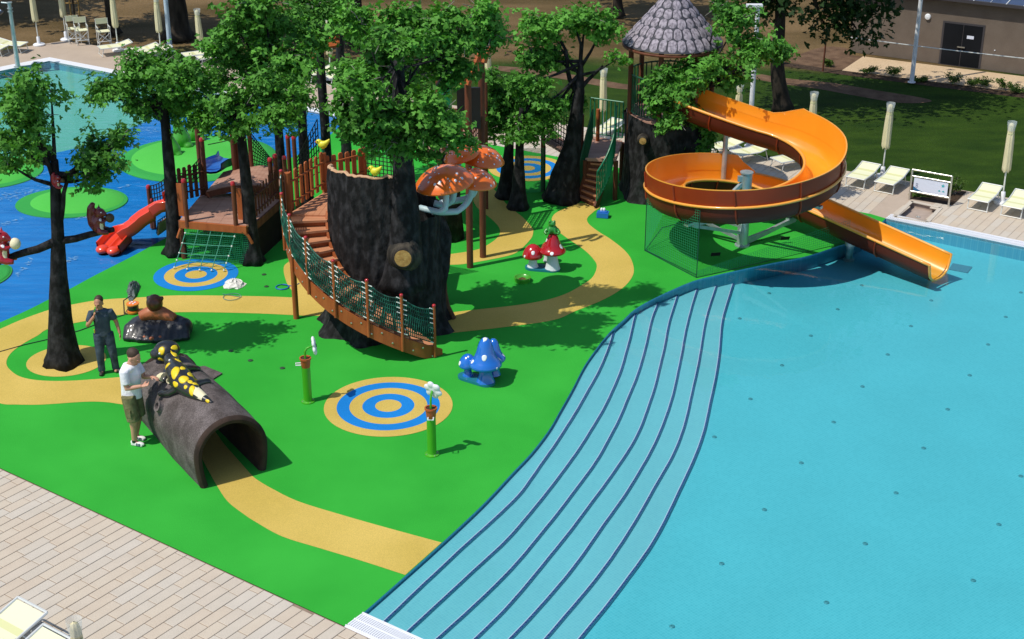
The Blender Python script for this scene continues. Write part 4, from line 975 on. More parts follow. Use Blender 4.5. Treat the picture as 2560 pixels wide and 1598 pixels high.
# ---------------------------------------------------------------- tower on the right with shingled cone roof
TC = Vector((3.86, 36.05, 0)); TZ = 2.05
tower = thing('rock_tower', 'black bark tower with green railing and grey shingled cone roof', 'play tower', TC)
nz2 = noise1(5); V = []; NA2, NZ2 = 110, 30
def tw_r(a, z):
    r = 1.04 + .05 * nz2(a, z) + .16 * math.exp(-z / .35) * (1 + .6 * math.sin(5 * a + 1)) + .05 * z / 2
    for fa in (-125, -95, -60): 
        d = (a - R_(fa) - .25 * (z - 1) + pi) % (2 * pi) - pi; r += .10 * math.exp(-(d / .1) ** 2) * math.exp(-((z - .7) / .9) ** 2)
    return r
for j in range(NZ2 + 1):
    z = TZ * j / NZ2
    for k in range(NA2): a = 2 * pi * k / NA2; r = tw_r(a, z); V.append(TC + Vector((r * math.cos(a), r * math.sin(a), z + .05 * math.sin(4 * a) * (j / NZ2))))
mb = MB(); mb.add(V, [(j * NA2 + k, j * NA2 + (k + 1) % NA2, (j + 1) * NA2 + (k + 1) % NA2, (j + 1) * NA2 + k) for j in range(NZ2) for k in range(NA2)]); mb.build('bark_wall', BARK, tower, 'all')
mb = MB(); mb.prism([TC + Vector((1.06 * math.cos(2 * pi * k / 40), 1.06 * math.sin(2 * pi * k / 40), 0)) for k in range(40)], TZ - .08, TZ + .0); mb.build('floor', DECKW, tower)
kp2 = VY(1607, 352, TC.y - 1.08); kd2 = Vector((-.15, -1, .1)); q = frame(kd2); mb = MB(); mb.lathe([(.15, -.15), (.105, -.02), (.10, .03), (.085, .04)], kp2, 20, q); k_ = mb.build('knot', BARK_G, tower, True)
MB().lathe([(.088, .035), (.001, .045)], kp2, 20, q).build('cut_face', CUT, k_)
def railing(root, P3, h, m, step=.11, zoff=.08):
    MB().tube([p + Vector((0, 0, h)) for p in P3], .022, 8).build('handrail', m, root, True); MB().tube([p + Vector((0, 0, zoff)) for p in P3], .015, 6).build('bottom_rail', m, root, True)
    L = sum((b - a).length for a, b in zip(P3, P3[1:])); n_ = max(2, int(L / step))
    for p in resample(P3, n_ + 1): MB().tube([p + Vector((0, 0, zoff)), p + Vector((0, 0, h))], .017, 5, False).build('baluster', m, root)
ring = [TC + Vector((1.0 * math.cos(a), 1.0 * math.sin(a), TZ)) for a in [R_(d) for d in range(178, 312, 6)]]
railing(tower, ring, 1.0, GREENM_D, .085)
ring2 = [TC + Vector((1.0 * math.cos(a), 1.0 * math.sin(a), TZ)) for a in [R_(d) for d in range(20, 165, 8)]]
railing(tower, ring2, 1.0, GREENM_D, .14)
ez = VY(1667, 104, TC.y).z
for k, d in enumerate((192, 250, 300, 340, 60, 130)):
    a = R_(d); p = TC + Vector((1.02 * math.cos(a), 1.02 * math.sin(a), 0)); MB().tube([(p.x, p.y, .0 if d == 192 else TZ - .1), (p.x, p.y, ez)], .062, 10).build('roof_post', WOOD_D, tower, True)
roof = MB(); RR_ = 1.21; AZ = ez + 1.38
roof.lathe([(RR_, ez), (RR_ * .5, lerp(ez, AZ, .5)), (.03, AZ - .03)], (TC.x, TC.y, 0), 48, None, 1, 1, True); rf = roof.build('roof', SHING_D, tower, True)
MB().tube([TC + Vector((1.17 * math.cos(2 * pi * k / 48), 1.17 * math.sin(2 * pi * k / 48), ez - .07)) for k in range(49)], .04, 8).build('eave_ring', WOOD_D, tower, True)
rows_ = [(1.0, .80), (.82, .64), (.66, .50), (.52, .36), (.38, .23), (.25, .12)]; rr = random.Random(4)
def cone(k, a, lift): r = RR_ * k; return Vector((TC.x + r * math.cos(a), TC.y + r * math.sin(a), lerp(AZ, ez, k) + lift))
for ri, (k0, k1) in enumerate(rows_):
    n_ = max(5, int(2 * pi * RR_ * (k0 + k1) / 2 / .215)); off = rr.random()
    for i in range(n_):
        g = .075; aa0, aa1 = 2 * pi * (i + off + g + rr.uniform(-.04, .04)) / n_, 2 * pi * (i + off + 1 - g + rr.uniform(-.04, .04)) / n_; kk0 = k0 + rr.uniform(-.012, .012); N_ = 5; mb = MB(); Vt = []
        for s_ in range(N_ + 1):
            a = lerp(aa0, aa1, s_ / N_); rd = .03 * (abs(2 * s_ / N_ - 1) ** 3)
            Vt += [cone(k1 + .014 + rd * .9, a, .012), cone((k0 + k1) / 2, a, .03), cone(kk0 - rd * 1.2 - .022, a, .03), cone(kk0 - rd * 1.2 - .012, a, .004)]
        mb.add(Vt, [(s_ * 4 + q_, s_ * 4 + q_ + 1, (s_ + 1) * 4 + q_ + 1, (s_ + 1) * 4 + q_) for s_ in range(N_) for q_ in range(3)]); mb.build('shingle', SHINGLE, rf, True)
MB().lathe([(.17, AZ - .2), (.12, AZ - .1), (.03, AZ + .02), (.001, AZ + .03)], (TC.x, TC.y, 0), 16).build('roof_tip', SHINGLE, rf, True)
# stair with green rails and landing
ts_ = thing('green_stair', 'narrow wooden stair with curved green railing up to the bark tower', 'stair', G(1467, 508))
e0, e1 = G(1446, 500), G(1489, 520); u0, u1 = G(1480, 392, 1.05), G(1528, 394, 1.05)
for i in range(8):
    t = i / 7.6; z = .13 * (i + 1); a, b = lerp(e0, u0, t), lerp(e1, u1, t); t2 = (i + 1.15) / 7.6; c_, d_ = lerp(e1, u1, t2), lerp(e0, u0, t2)
    MB().prism([a, b, c_, d_], z - .04, z).build('tread', TREAD, ts_); MB().prism([lerp(a, d_, .1), lerp(b, c_, .1), lerp(b, c_, .25), lerp(a, d_, .25)], z - .13, z - .04).build('riser', WOOD_D, ts_)
for q0, q1 in ((e0, u0), (e1, u1)):
    mb = MB(); mb.beam(Vector((q0.x, q0.y, -.0)), Vector((q1.x, q1.y, 1.0)), .05, .2); mb.build('stringer', WOOD_D, ts_)
def curve_rail(q0, q1, bow, n=12):
    P = []
    for i in range(n + 1):
        t = i / n; p = lerp(Vector((q0.x, q0.y, .1)), Vector((q1.x, q1.y, 1.1)), t); p += Vector((bow * math.sin(pi * t), 0, .35 * t * t)); P.append(p)
    return P
railing(ts_, curve_rail(e1 + Vector((.02, 0, 0)), u1 + Vector((.12, .3, 0)), .12), .82, GREENM, .085)
railing(ts_, curve_rail(e0, u0, -.03), .80, GREENM_D, .12)
lp = PG([(1462, 395), (1540, 398), (1556, 352), (1475, 340)], 1.05); MB().prism(lp, .97, 1.05).build('landing', DECKW, ts_)
for p in lp: MB().tube([(p.x, p.y, 0), (p.x, p.y, 1.0)], .06, 8).build('support_post', WOOD_D, ts_, True)
railing(ts_, [lp[3] + Vector((0, 0, 0)), lp[2]], 1.0, GREENM, .10)
p = G(1494, 352, 1.05); wpost(ts_, Vector((p.x, p.y, 0)), .9, zof(273, p), .05, WOOD, False)
# sloping net bridge between the trees
sb = thing('net_bridge', 'sloping brown plank bridge with black rope net left of the green stair', 'bridge', Vector((G(1380, 390, .9).x, G(1380, 390, .9).y, 0)))
s0, s1 = G(1358, 352, 1.35), G(1425, 392, 1.0)
for i in range(9):
    a, b = lerp(s0, s1, i / 9), lerp(s0, s1, (i + .93) / 9); wv2 = Vector((.2, .75, 0)); MB().plate([a, b, b + wv2, a + wv2], -.04).build('plank', DECKW, sb)
netq(s0 + Vector((.05, .3, .05)), s1 + Vector((.05, .3, .05)), s1 + Vector((.05, .3, .85)), s0 + Vector((.05, .3, .85)), 10, 7, .013).build('rope_net', ROPE_D, sb)
for p in (s1 + Vector((.05, .1, 0)), s0 + Vector((0, .1, 0)), s1 + Vector((.3, .6, 0))): wpost(sb, Vector((p.x, p.y, 0)), 0, p.z + .9, .06, WOOD_D, False)
n0 = G(1306, 482); n1 = G(1362, 480); tn = thing('standing_net', 'fine green safety net standing between the black trunks, in front of the far rings', 'net', n0)
netq(n0, n1, n1 + Vector((0, 0, 1.15)), n0 + Vector((0, 0, 1.15)), 26, 44, .004, None, 0, 2).build('mesh', NETG, tn)
for q in (n0, n1): MB().tube([q, q + Vector((0, 0, 1.2))], .015, 6).build('edge_rope', ROPE_D, tn)

# ---------------------------------------------------------------- big orange spiral water slide
HC = Vector((5.1855, 32.306, 0)); HR, HW = 1.745, .41
def hz(th): return 2.4186 - 1.3529 * (pi / 2 - th) / (2 * pi)
T0, T1 = R_(60), R_(-315)
path = []; tagp = []
def on(th): return HC + Vector((HR * math.cos(th), HR * math.sin(th), hz(th)))
tang = Vector((math.sin(T0), -math.cos(T0), 0)); st_ = on(T0)
for i in range(10): path.append(st_ - tang * (2.35 * (1 - i / 10)) + Vector((0, 0, .42 * (1 - i / 10) ** 1.2)))
nh = 90
for i in range(nh + 1): path.append(on(lerp(T0, T1, i / nh)))
tang2 = Vector((math.sin(T1), -math.cos(T1), 0)); en = on(T1); LX = 4.1
for i in range(1, 19):
    s_ = i / 18; path.append(en + tang2 * (LX * s_) + Vector((0, 0, -.56 * s_ - .02)))
NPth = len(path); i_g0, i_g1 = 11, 10 + int(nh * .93)
ws = thing('water_slide', 'large orange spiral water slide with brown shell ending in the pool', 'water slide', HC)
TR = [(-.41, 0), (-.40, -.16), (-.35, -.30), (-.24, -.40), (-.1, -.44), (.1, -.44), (.24, -.40), (.35, -.30), (.40, -.16), (.41, 0)]
Z = Vector((0, 0, 1))
def flat_up(i): return Z
def flume2(ids, prof, name, m, smooth='all', parent=None):
    V = []; ids = list(ids)
    for i in ids:
        t = (path[min(i + 1, NPth - 1)] - path[max(i - 1, 0)]).normalized(); lat = t.cross(Z).normalized(); n_ = lat.cross(t)
        pf = prof(i) if callable(prof) else prof
        for u, v in pf: V.append(path[i] + lat * u + n_ * v)
    K = len(V) // len(ids); mb = MB(); mb.add(V, [(i * K + k, i * K + k + 1, (i + 1) * K + k + 1, (i + 1) * K + k) for i in range(len(ids) - 1) for k in range(K - 1)])
    return mb.build(name, m, parent or ws, smooth)
allp = range(NPth)
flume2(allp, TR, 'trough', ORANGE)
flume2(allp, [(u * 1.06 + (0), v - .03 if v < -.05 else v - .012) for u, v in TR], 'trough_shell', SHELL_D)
def gh(i):
    if i < 10: return .20 + .06 * (i < 1)
    if i < i_g0 + 3: return lerp(.20, .50, (i - 9) / 4)
    if i > i_g1 - 3: return max(.05, .375 * (i_g1 - i) / 4 + .05)
    return .48 if i < 24 else (lerp(.48, .385, (i - 24) / 8) if i < 32 else .385)
gi = range(0, i_g1 + 1)
flume2(gi, lambda i: [(-.405, -.01), (-.425, gh(i) * .5), (-.43, gh(i))], 'guard_inner', ORANGE)
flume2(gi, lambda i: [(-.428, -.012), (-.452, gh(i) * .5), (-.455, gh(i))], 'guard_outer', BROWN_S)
flume2(gi, lambda i: [(-.428, gh(i) - .004), (-.428, gh(i) + .012), (-.458, gh(i) + .012), (-.458, gh(i) - .004)], 'guard_rim', ORANGE_L, False)
def rimtube(sd, ids, name, m, r=.035):
    pts = []
    for i in ids:
        t = (path[min(i + 1, NPth - 1)] - path[max(i - 1, 0)]).normalized(); lat = t.cross(Z).normalized(); pts.append(path[i] + lat * (sd * (.43 if sd > 0 else .455)))
    MB().tube(pts, r, 8).build(name, m, ws, 'all')
rimtube(1, allp, 'inner_rim', ORANGE_L); rimtube(-1, allp, 'outer_rim', ORANGE_L, .032)
for i in list(range(4, NPth - 2, 9)):
    t = (path[min(i + 1, NPth - 1)] - path[max(i - 1, 0)]).normalized(); lat = t.cross(Z).normalized(); n_ = lat.cross(t)
    top = [(-.47, gh(i) + .01)] if i <= i_g1 else []
    pts = [path[i] + lat * (u * 1.10) + n_ * (v - .035 if v < -.05 else v) for u, v in TR]
    mb = MB(); mb.tube(([path[i] + lat * -.475 + n_ * (gh(i) * .98)] if top else []) + pts, .02, 5); mb.build('joint_flange', BROWN_S, ws, True)
# end lip
e = path[-1]; t = tang2; lat = t.cross(Z).normalized()
mb = MB(); mb.tube([e + lat * (u * 1.03) + Z * v for u, v in [(-.44, .02)] + TR[1:-1] + [(.44, .02)]], .03, 8); mb.build('end_lip', ORANGE_L, ws, True)
# steelwork
colb = G(1855, 614)
mb = MB(); mb.lathe([(.17, 0), (.17, .03), (.128, .035), (.128, 1.74), (.15, 1.745), (.15, 1.77), (.001, 1.78)], colb, 22); mb.build('column', STEEL, ws, True)
for th, za, dz in ((R_(-40), .75, .95), (R_(-135), .75, .85), (R_(150), .6, .55), (R_(35), .62, .45)):
    tip = HC + Vector((HR * math.cos(th), HR * math.sin(th), 0)); zb = hz(th if th < 0 else th - 2 * pi) - .52
    mb = MB(); mb.beam(colb + Vector((0, 0, zb - .30)), Vector((tip.x, tip.y, zb - .05)), .07, .10); mb.beam(colb + Vector((0, 0, zb - .75 if zb > 1 else .12)), Vector((tip.x, tip.y, zb - .10)), .05, .07); mb.box((tip.x, tip.y, zb - .02), (.5, .12, .06), th); mb.build('bracket_arm', STEEL, ws)
mb = MB(); mb.beam(colb + Vector((0, 0, 1.6)), colb + Vector((-.28, -.12, 1.35)), .08, .08); mb.box(colb + Vector((-.1, -.03, 1.62)), (.2, .1, .12)); mb.build('head_bracket', STEEL, ws)
for pxx, b_, i in ((1783, 400, 5),):
    p = path[i]; MB().tube([(p.x, p.y, 0), (p.x, p.y, p.z - .45)], .06, 10).build('support_leg', STEEL, ws, True)
i = NPth - 11; p = path[i]; mb = MB(); mb.lathe([(.13, -.34), (.13, -.30), (.085, -.28), (.085, p.z - .62), (.12, p.z - .60), (.12, p.z - .52), (.05, p.z - .45)], (p.x, p.y, 0), 16); mb.build('support_leg', STEEL, ws, True)
i = NPth - 19; p = path[i]; mb = MB(); mb.box((p.x - .05, p.y - .3, p.z - .25), (.55, .08, .12), R_(-40)); mb.box((p.x + .1, p.y - .36, p.z - .02), (.5, .05, .10), R_(-40)); mb.build('joint_plate', mat('teal_plate', (.10, .42, .45), None, rough=.4, metal=.4), ws)
# green safety netting under the slide
sn = thing('safety_netting', 'fine green safety netting stretched round the foot of the orange slide', 'net', G(1741, 695))
c1_, c2_, c3_ = G(1612, 627), G(1741, 695), G(2120, 606)
c2_.x -= .0
netq(c1_, c2_, c2_ + Vector((0, 0, 1.55)), c1_ + Vector((0, 0, 1.25)), 26, 26, .0035, None, 0, 2).build('mesh', NETG, sn)
back = G(1655, 540)
netq(c1_, back, back + Vector((0, 0, 1.0)), c1_ + Vector((0, 0, 1.25)), 16, 20, .0035, None, 0, 2).build('mesh', NETG, sn)
netq(c2_, c3_, c3_ + Vector((0, 0, .55)), c2_ + Vector((0, 0, .16)), 70, 8, .003, None, 0, 2).build('mesh', NETG, sn)
mb = MB()
for a, b in ((c1_, c2_), (c2_, c3_), (c2_, c2_ + Vector((0, 0, 1.55))), (c1_, c1_ + Vector((0, 0, 1.25))), (c1_, G(1655, 570, .3)), (G(1655, 570, .3), G(1722, 552, .6)), (c1_ + Vector((0, 0, .02)), c2_ + Vector((0, 0, .07)))): mb.tube([a, b], .011, 5)
mb.build('edge_rope', GREENM_D, sn)
# small warning plates
def plate_sign(label, px, py, z):
    p = G(px, py, z); t = thing('warning_plate', label, 'sign', (p.x, p.y, p.z), R_(8), 'warning plates below the slide')
    rot = Matrix.Rotation(R_(-62), 3, 'X'); 
    MB().box((0, 0, 0), (.21, .11, .008), rot).build('board', BLACK, t, world=False)
    MB().box(rot @ Vector((.04, 0, .007)), (.115, .095, .004), rot).build('red_field', REDP, t, world=False)
    for k in (-.024, .0, .024): MB().box(rot @ Vector((.04, k, .011)), (.085, .009, .002), rot).build('text_line', SPOT, t, world=False)
    MB().lathe([(.030, .008), (.022, .010), (.022, .008)], rot @ Vector((-.062, 0, .004)), 16, rot).build('pictogram', SPOT, t, world=False)
plate_sign('small black and red warning plate nearest the slide column', 1789, 636, .12)
plate_sign('small black and red warning plate near the pool edge, under the chute', 1963, 596, .12)

# ================================================================== FIGURES AND SMALL PLAY THINGS
# ---------------------------------------------------------------- log tunnel
lt0, lt1 = G(570, 1043, 1.14), G(408, 884, 1.14)
lax = U(lt1 - lt0); LL = (Vector((lt1.x, lt1.y, 0)) - Vector((lt0.x, lt0.y, 0))).length; lrt = Vector((lax.y, -lax.x, 0)); L0 = Vector((lt0.x, lt0.y, 0))
log = thing('log_tunnel', 'hollow grey brown concrete log tunnel with a salamander figure lying on it', 'play tunnel', L0)
nlg = noise1(21); LRr = .635; LCz = .505
def log_pt(s, a, r):                                              # round back on straight legs
    if a < 0: return L0 + lax * s + lrt * r * (1 - .13 * a * a) + Vector((0, 0, max(0.0, LCz + a * .56)))
    if a > pi: return L0 + lax * s - lrt * r * (1 - .13 * (a - pi) ** 2) + Vector((0, 0, max(0.0, LCz - (a - pi) * .56)))
    return L0 + lax * s + lrt * (r * math.cos(a)) + Vector((0, 0, LCz + r * math.sin(a)))
NSg, NAg = 40, 56; aS, aE = R_(-52), R_(232)
def rough_r(s, a): return LRr * (1 + .04 * math.sin(s * 1.7) + .02 * s / LL) + .012 * nlg(a, s * 2) + (.0 if s > .06 else -.012)
V = [log_pt(LL * i / NSg - .01 * (i == 0), lerp(aS, aE, k / NAg), rough_r(LL * i / NSg, lerp(aS, aE, k / NAg)) + (.04 * math.sin(9 * lerp(aS, aE, k / NAg)) if i == NSg else 0)) for i in range(NSg + 1) for k in range(NAg + 1)]
mb = MB(); mb.add(V, [(i * (NAg + 1) + k, i * (NAg + 1) + k + 1, (i + 1) * (NAg + 1) + k + 1, (i + 1) * (NAg + 1) + k) for i in range(NSg) for k in range(NAg)]); mb.build('outer_bark', LOG, log, 'all')
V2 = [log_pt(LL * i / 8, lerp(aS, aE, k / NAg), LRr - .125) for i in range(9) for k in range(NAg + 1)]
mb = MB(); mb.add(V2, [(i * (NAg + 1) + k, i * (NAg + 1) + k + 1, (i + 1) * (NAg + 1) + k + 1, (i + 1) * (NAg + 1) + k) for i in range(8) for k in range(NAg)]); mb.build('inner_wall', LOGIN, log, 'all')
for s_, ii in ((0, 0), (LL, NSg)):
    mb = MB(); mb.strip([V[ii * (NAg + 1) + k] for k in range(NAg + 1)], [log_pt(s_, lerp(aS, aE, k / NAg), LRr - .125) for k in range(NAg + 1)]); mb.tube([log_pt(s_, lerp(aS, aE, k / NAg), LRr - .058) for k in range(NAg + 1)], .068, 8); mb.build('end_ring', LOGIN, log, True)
sb_ = G(370, 1008, .62); sd_ = (lrt * -1 + Vector((0, 0, .5)) - lax * .1).normalized() ; a_ = R_(152); sp0 = log_pt(1.55, a_, LRr)
q = frame((sp0 - log_pt(1.55, a_, .2)).normalized()); mb = MB(); mb.lathe([(.16, -.06), (.11, .02), (.095, .09), (.10, .10), (.06, .10), (.05, .03), (.001, .03)], sp0, 18, q); mb.build('branch_stub', LOG, log, True)
mb = MB(); a_ = R_(148); hp = log_pt(2.15, a_, LRr + .004); q = frame((hp - log_pt(2.15, a_, .2)).normalized())
pts = [(.24 * (1 + .25 * math.sin(3 * t + 1) + .12 * math.sin(7 * t)) * math.cos(t), .20 * (1 + .2 * math.sin(4 * t)) * math.sin(t)) for t in [2 * pi * k / 28 for k in range(28)]]
mb.add([hp + q @ Vector((x * 1.0, y, -.05 * ((x * x + y * y) / .05))) for x, y in pts] + [hp + q @ Vector((0, 0, .012))], [(k, (k + 1) % 28, 28) for k in range(28)]); mb.build('bark_hole', BLACK, log)
slab = MB().prism(PG([(497, 920), (512, 918), (556, 936), (534, 950), (510, 940)]), .008, .03); tag(slab.build('stone_slab', LOG), 'flat grey stone slab lying on the green floor behind the log tunnel', 'slab')

# ---------------------------------------------------------------- salamander figure
def on_log(px, py, h):                                             # a point h above the log's back under that pixel
    best = None
    for i in range(60):
        z = .5 + .02 * i; p = G(px, py, z); d = p - L0; u = d.dot(lrt)
        zt = LCz + math.sqrt(max(0, LRr * LRr - u * u)) if abs(u) < LRr else 0
        if abs(z - zt - h) < (best[0] if best else 9): best = (abs(z - zt - h), p)
    return best[1]
sal = thing('salamander_figure', 'black salamander figure with yellow spots sprawled on the log tunnel', 'animal figure', on_log(444, 938, 0))
S = [on_log(a, b, h) for a, b, h in [(414, 878, .14), (428, 897, .15), (432, 910, .13), (440, 928, .13), (450, 945, .14), (463, 962, .12), (480, 977, .09), (496, 988, .07), (512, 998, .05), (532, 1008, .03)]]
mb = MB(); mb.tube(S[1:], [.14, .13, .18, .205, .19, .145, .105, .07, .03], 14); mb.ball(S[0] + Vector((.03, -.02, .02)), (.235, .22, .18), 18, 12); mb.ball(S[0] + Vector((-.12, -.07, -.02)), (.145, .13, .11), 14, 9)
legs = [[(430, 916, .10), (416, 930, .06), (412, 948, .03)], [(452, 926, .10), (474, 920, .05), (492, 922, .02)], [(458, 965, .12), (440, 974, .11), (420, 985, .09), (404, 984, .08)], [(478, 966, .08), (500, 958, .05), (518, 954, .04)]]
for lg in legs:
    P = [on_log(*q_) for q_ in lg]; n_ = len(P); mb.tube(resample(P, 8), [.085, .08, .075, .07, .065, .06, .058, .062], 10); mb.ball(P[-1], (.075, .07, .05))
body = mb.build('body', BLACKP, sal); remesh(body, .016, 5)
def spot(root, c, n_, r1, r2, ang, m, thick=.02):
    q = frame(n_) @ Matrix.Rotation(ang, 3, 'Z'); mb = MB(); mb.lathe([(1, -.04), (.97, thick * .55), (.8, thick * .9), (.001, thick)], c, 20, q @ Matrix.Diagonal((r1, r2, 1))); return mb.build('spot', m, root, True)
sbv = bvh_of(body)
for (a, b, h, r1, r2, an, out) in [(435, 883, .27, .10, .05, .3, (.35, -.3, 1)), (404, 877, .27, .05, .075, .4, (-.5, -.3, 1)), (405, 901, .17, .05, .08, .6, (-.7, -.8, .4)), (437, 869, .25, .065, .045, 0, (.3, .5, 1)), (446, 901, .22, .085, .04, 0, (.2, -.2, 1)),
        (437, 929, .24, .075, .13, .3, (-.25, -.3, 1)), (457, 920, .24, .055, .04, 0, (.3, -.1, 1)), (481, 939, .22, .06, .12, .5, (.6, .1, 1)), (459, 948, .245, .085, .07, .2, (0, -.3, 1)), (417, 915, .18, .05, .09, -.4, (-.8, -.3, .7)), (476, 955, .21, .035, .045, 0, (.3, -.2, 1)), (490, 960, .17, .035, .06, .4, (.7, -.1, .9)), (464, 968, .19, .03, .035, 0, (-.2, -.5, 1)), (479, 976, .17, .05, .10, .4, (-.2, -.4, 1)), (438, 961, .13, .06, .05, 0, (-.6, -.6, .8)), (519, 1003, .065, .035, .03, 0, (0, -.4, 1))]:
    hp_ = cam_hit(sbv, a, b)
    if hp_ is not None: surf_spot(sal, sbv, hp_, r1 * 1.15, r2 * 1.15, an, YELS, .005, a)
MB().tube([S[6] + Vector((0, 0, .012)), S[7] + Vector((0, 0, .012)), S[8] + Vector((0, 0, .01))], [.12, .10, .07], 12).build('paper_wrap', CREAMP, sal, True)
P = [on_log(*q_) for q_ in [(412, 944, .05), (405, 942, .05), (396, 944, .04)]]; MB().tube(P, [.085, .075, .05], 9).build('paper_wrap', CREAMP, sal, True)
for px, py in ((399, 884), (424, 901)):
    hp_ = cam_hit(sbv, px, py)
    if hp_ is not None: MB().ball(hp_, .02, 8, 6).build('eye', SPOT, sal, True)
tp = on_log(424, 956, .03); tr = thing('tape_roll', 'small roll of cream tape standing on the log tunnel', 'tape', tp); MB().lathe([(.05, -.025), (.05, .025), (.035, .025), (.035, -.025), (.05, -.025)], tp + Vector((0, 0, .03)), 18, frame((-.4, -.8, .2))).build('ring', CREAMP, tr, True)

# ---------------------------------------------------------------- mole on a mound
mo = G(396, 838); mole = thing('mole_figure', 'brown mole figure rising out of a glossy black earth mound', 'animal figure', mo)
mb = MB(); rr = random.Random(8); Wd = .62
for i in range(17):
    t = i / 16; x = lerp(-Wd, Wd, t); hgt = .20 * math.sin(pi * (.1 + .8 * t)) + .10; mb.tube([mo + Vector((x * .72, .22, .20 + .14 * math.sin(pi * t))), mo + Vector((x * .9, -.08, .17 + .05 * rr.random())), mo + Vector((x * .98 + rr.uniform(-.03, .03), -.28 - .12 * math.sin(pi * t) + rr.uniform(-.03, .03), .03))], [.12, .11, .07], 8)
mb.ball(mo + Vector((0, .1, .12)), (.58, .38, .2)); mb.ball(mo + Vector((.52, .02, .16)), (.18, .24, .19)); o = mb.build('mound', MOUND, mole); remesh(o, .025, 3)
mb = MB(); mb.tube([mo + Vector((-.34, .08, .36)), mo + Vector((-.15, .1, .44)), mo + Vector((.1, .1, .42)), mo + Vector((.36, .04, .34))], [.11, .15, .15, .10], 12); mb.ball(mo + Vector((-.02, .1, .50)), (.16, .15, .12)); o = mb.build('shoulders', MOUNDO, mole); remesh(o, .022, 4)
mb = MB(); mb.ball(mo + Vector((-.03, .08, .66)), (.165, .165, .185), 20, 14); mb.ball(mo + Vector((.12, .10, .76)), (.045, .03, .05)); mb.ball(mo + Vector((-.16, .12, .76)), (.04, .03, .045)); mb.ball(mo + Vector((-.03, .24, .63)), (.08, .1, .07)); o = mb.build('head', BEAR, mole); remesh(o, .018, 4)
for k in range(7):
    p = mo + Vector((lerp(-.5, .42, k / 6), -.38 + .05 * abs(k - 3), .10)); MB().ball(p, (.055, .04, .045), 10, 7).build('earth_clod', MOUNDO, mole, True)

# ---------------------------------------------------------------- flower spray posts
def flower_post(label, base, top_px, heading, lean):
    t = thing('flower_sprinkler', label, 'water toy', base, 0, 'flower sprinklers on green pipes'); h = HZ(top_px, base) - .17
    MB().lathe([(.125, 0), (.125, .018), (.09, .022), (.078, .03)], base, 24).build('foot_plate', PIPE_G, t, True)
    for k in range(4): a = k * pi / 2 + .5; MB().lathe([(.012, .018), (.012, .03), (.001, .033)], base + Vector((.105 * math.cos(a), .105 * math.sin(a), 0)), 8).build('bolt', STAIN, t)
    MB().lathe([(.078, .02), (.078, h)], base, 24).build('pipe', PIPE_G, t, True)
    pt = MB(); pt.lathe([(.075, h - .01), (.078, h), (.095, h + .15), (.108, h + .155), (.108, h + .185), (.085, h + .185), (.08, h + .16), (.001, h + .165)], base, 26); pot = pt.build('pot', POT, t, True)
    MB().lathe([(.083, h + .167), (.001, h + .172)], base, 20).build('soil', SOIL, pot)
    hd = Vector((math.cos(heading), math.sin(heading), 0)); lt = Vector((-hd.y, hd.x, 0))
    hb = base - hd * .085 + Vector((0, 0, h + .06)) if lean else base + Vector((.0, -.085, h + .04))
    dr = -hd if lean else Vector((0, -1, 0)); l2 = Vector((-dr.y, dr.x, 0))
    MB().tube([hb + l2 * .045, hb + l2 * .045 + dr * .09, hb - l2 * .045 + dr * .09, hb - l2 * .045], .012, 6).build('handle', WHITE, t, True)
    b0 = base + Vector((0, 0, h + .17)); tipz = .24
    pts = [b0, b0 + Vector((0, 0, .13)), b0 + hd * .04 + Vector((0, 0, .20)), b0 + hd * .15 + Vector((0, 0, tipz))] if lean else [b0, b0 + Vector((0, 0, .16)), b0 + hd * .03 + Vector((0, 0, .27)), b0 + hd * .06 + Vector((0, 0, .31))]
    MB().tube(resample(pts, 12), .02, 8).build('stalk', PIPE_G, t, True)
    c = pts[-1] + hd * .02; n_ = (hd + Vector((0, 0, .12 if lean else .25))).normalized(); q = frame(n_); fl = None
    mb = MB()
    for k in range(6):
        a = 2 * pi * k / 6 + .3; mb.ball(c + q @ Vector((.105 * math.cos(a), .105 * math.sin(a), 0)), (.075, .07, .036), 12, 8, q @ Matrix.Rotation(a, 3, 'Z'))
    mb.ball(c, (.10, .10, .034), 14, 8, q); f_ = mb.build('flower', WHITE, t); remesh(f_, .012, 3)
    MB().lathe([(.035, .03), (.028, .045), (.001, .045)], c, 14, q).build('nozzle', BLACKP, f_, True)
flower_post('flower sprinkler with the white bloom turned sideways, left of the ring pattern', G(770, 1004), 896, R_(8), True)
flower_post('flower sprinkler showing the back of its white bloom, on the rim of the rings', G(1080, 1136), 1021, R_(60), False)

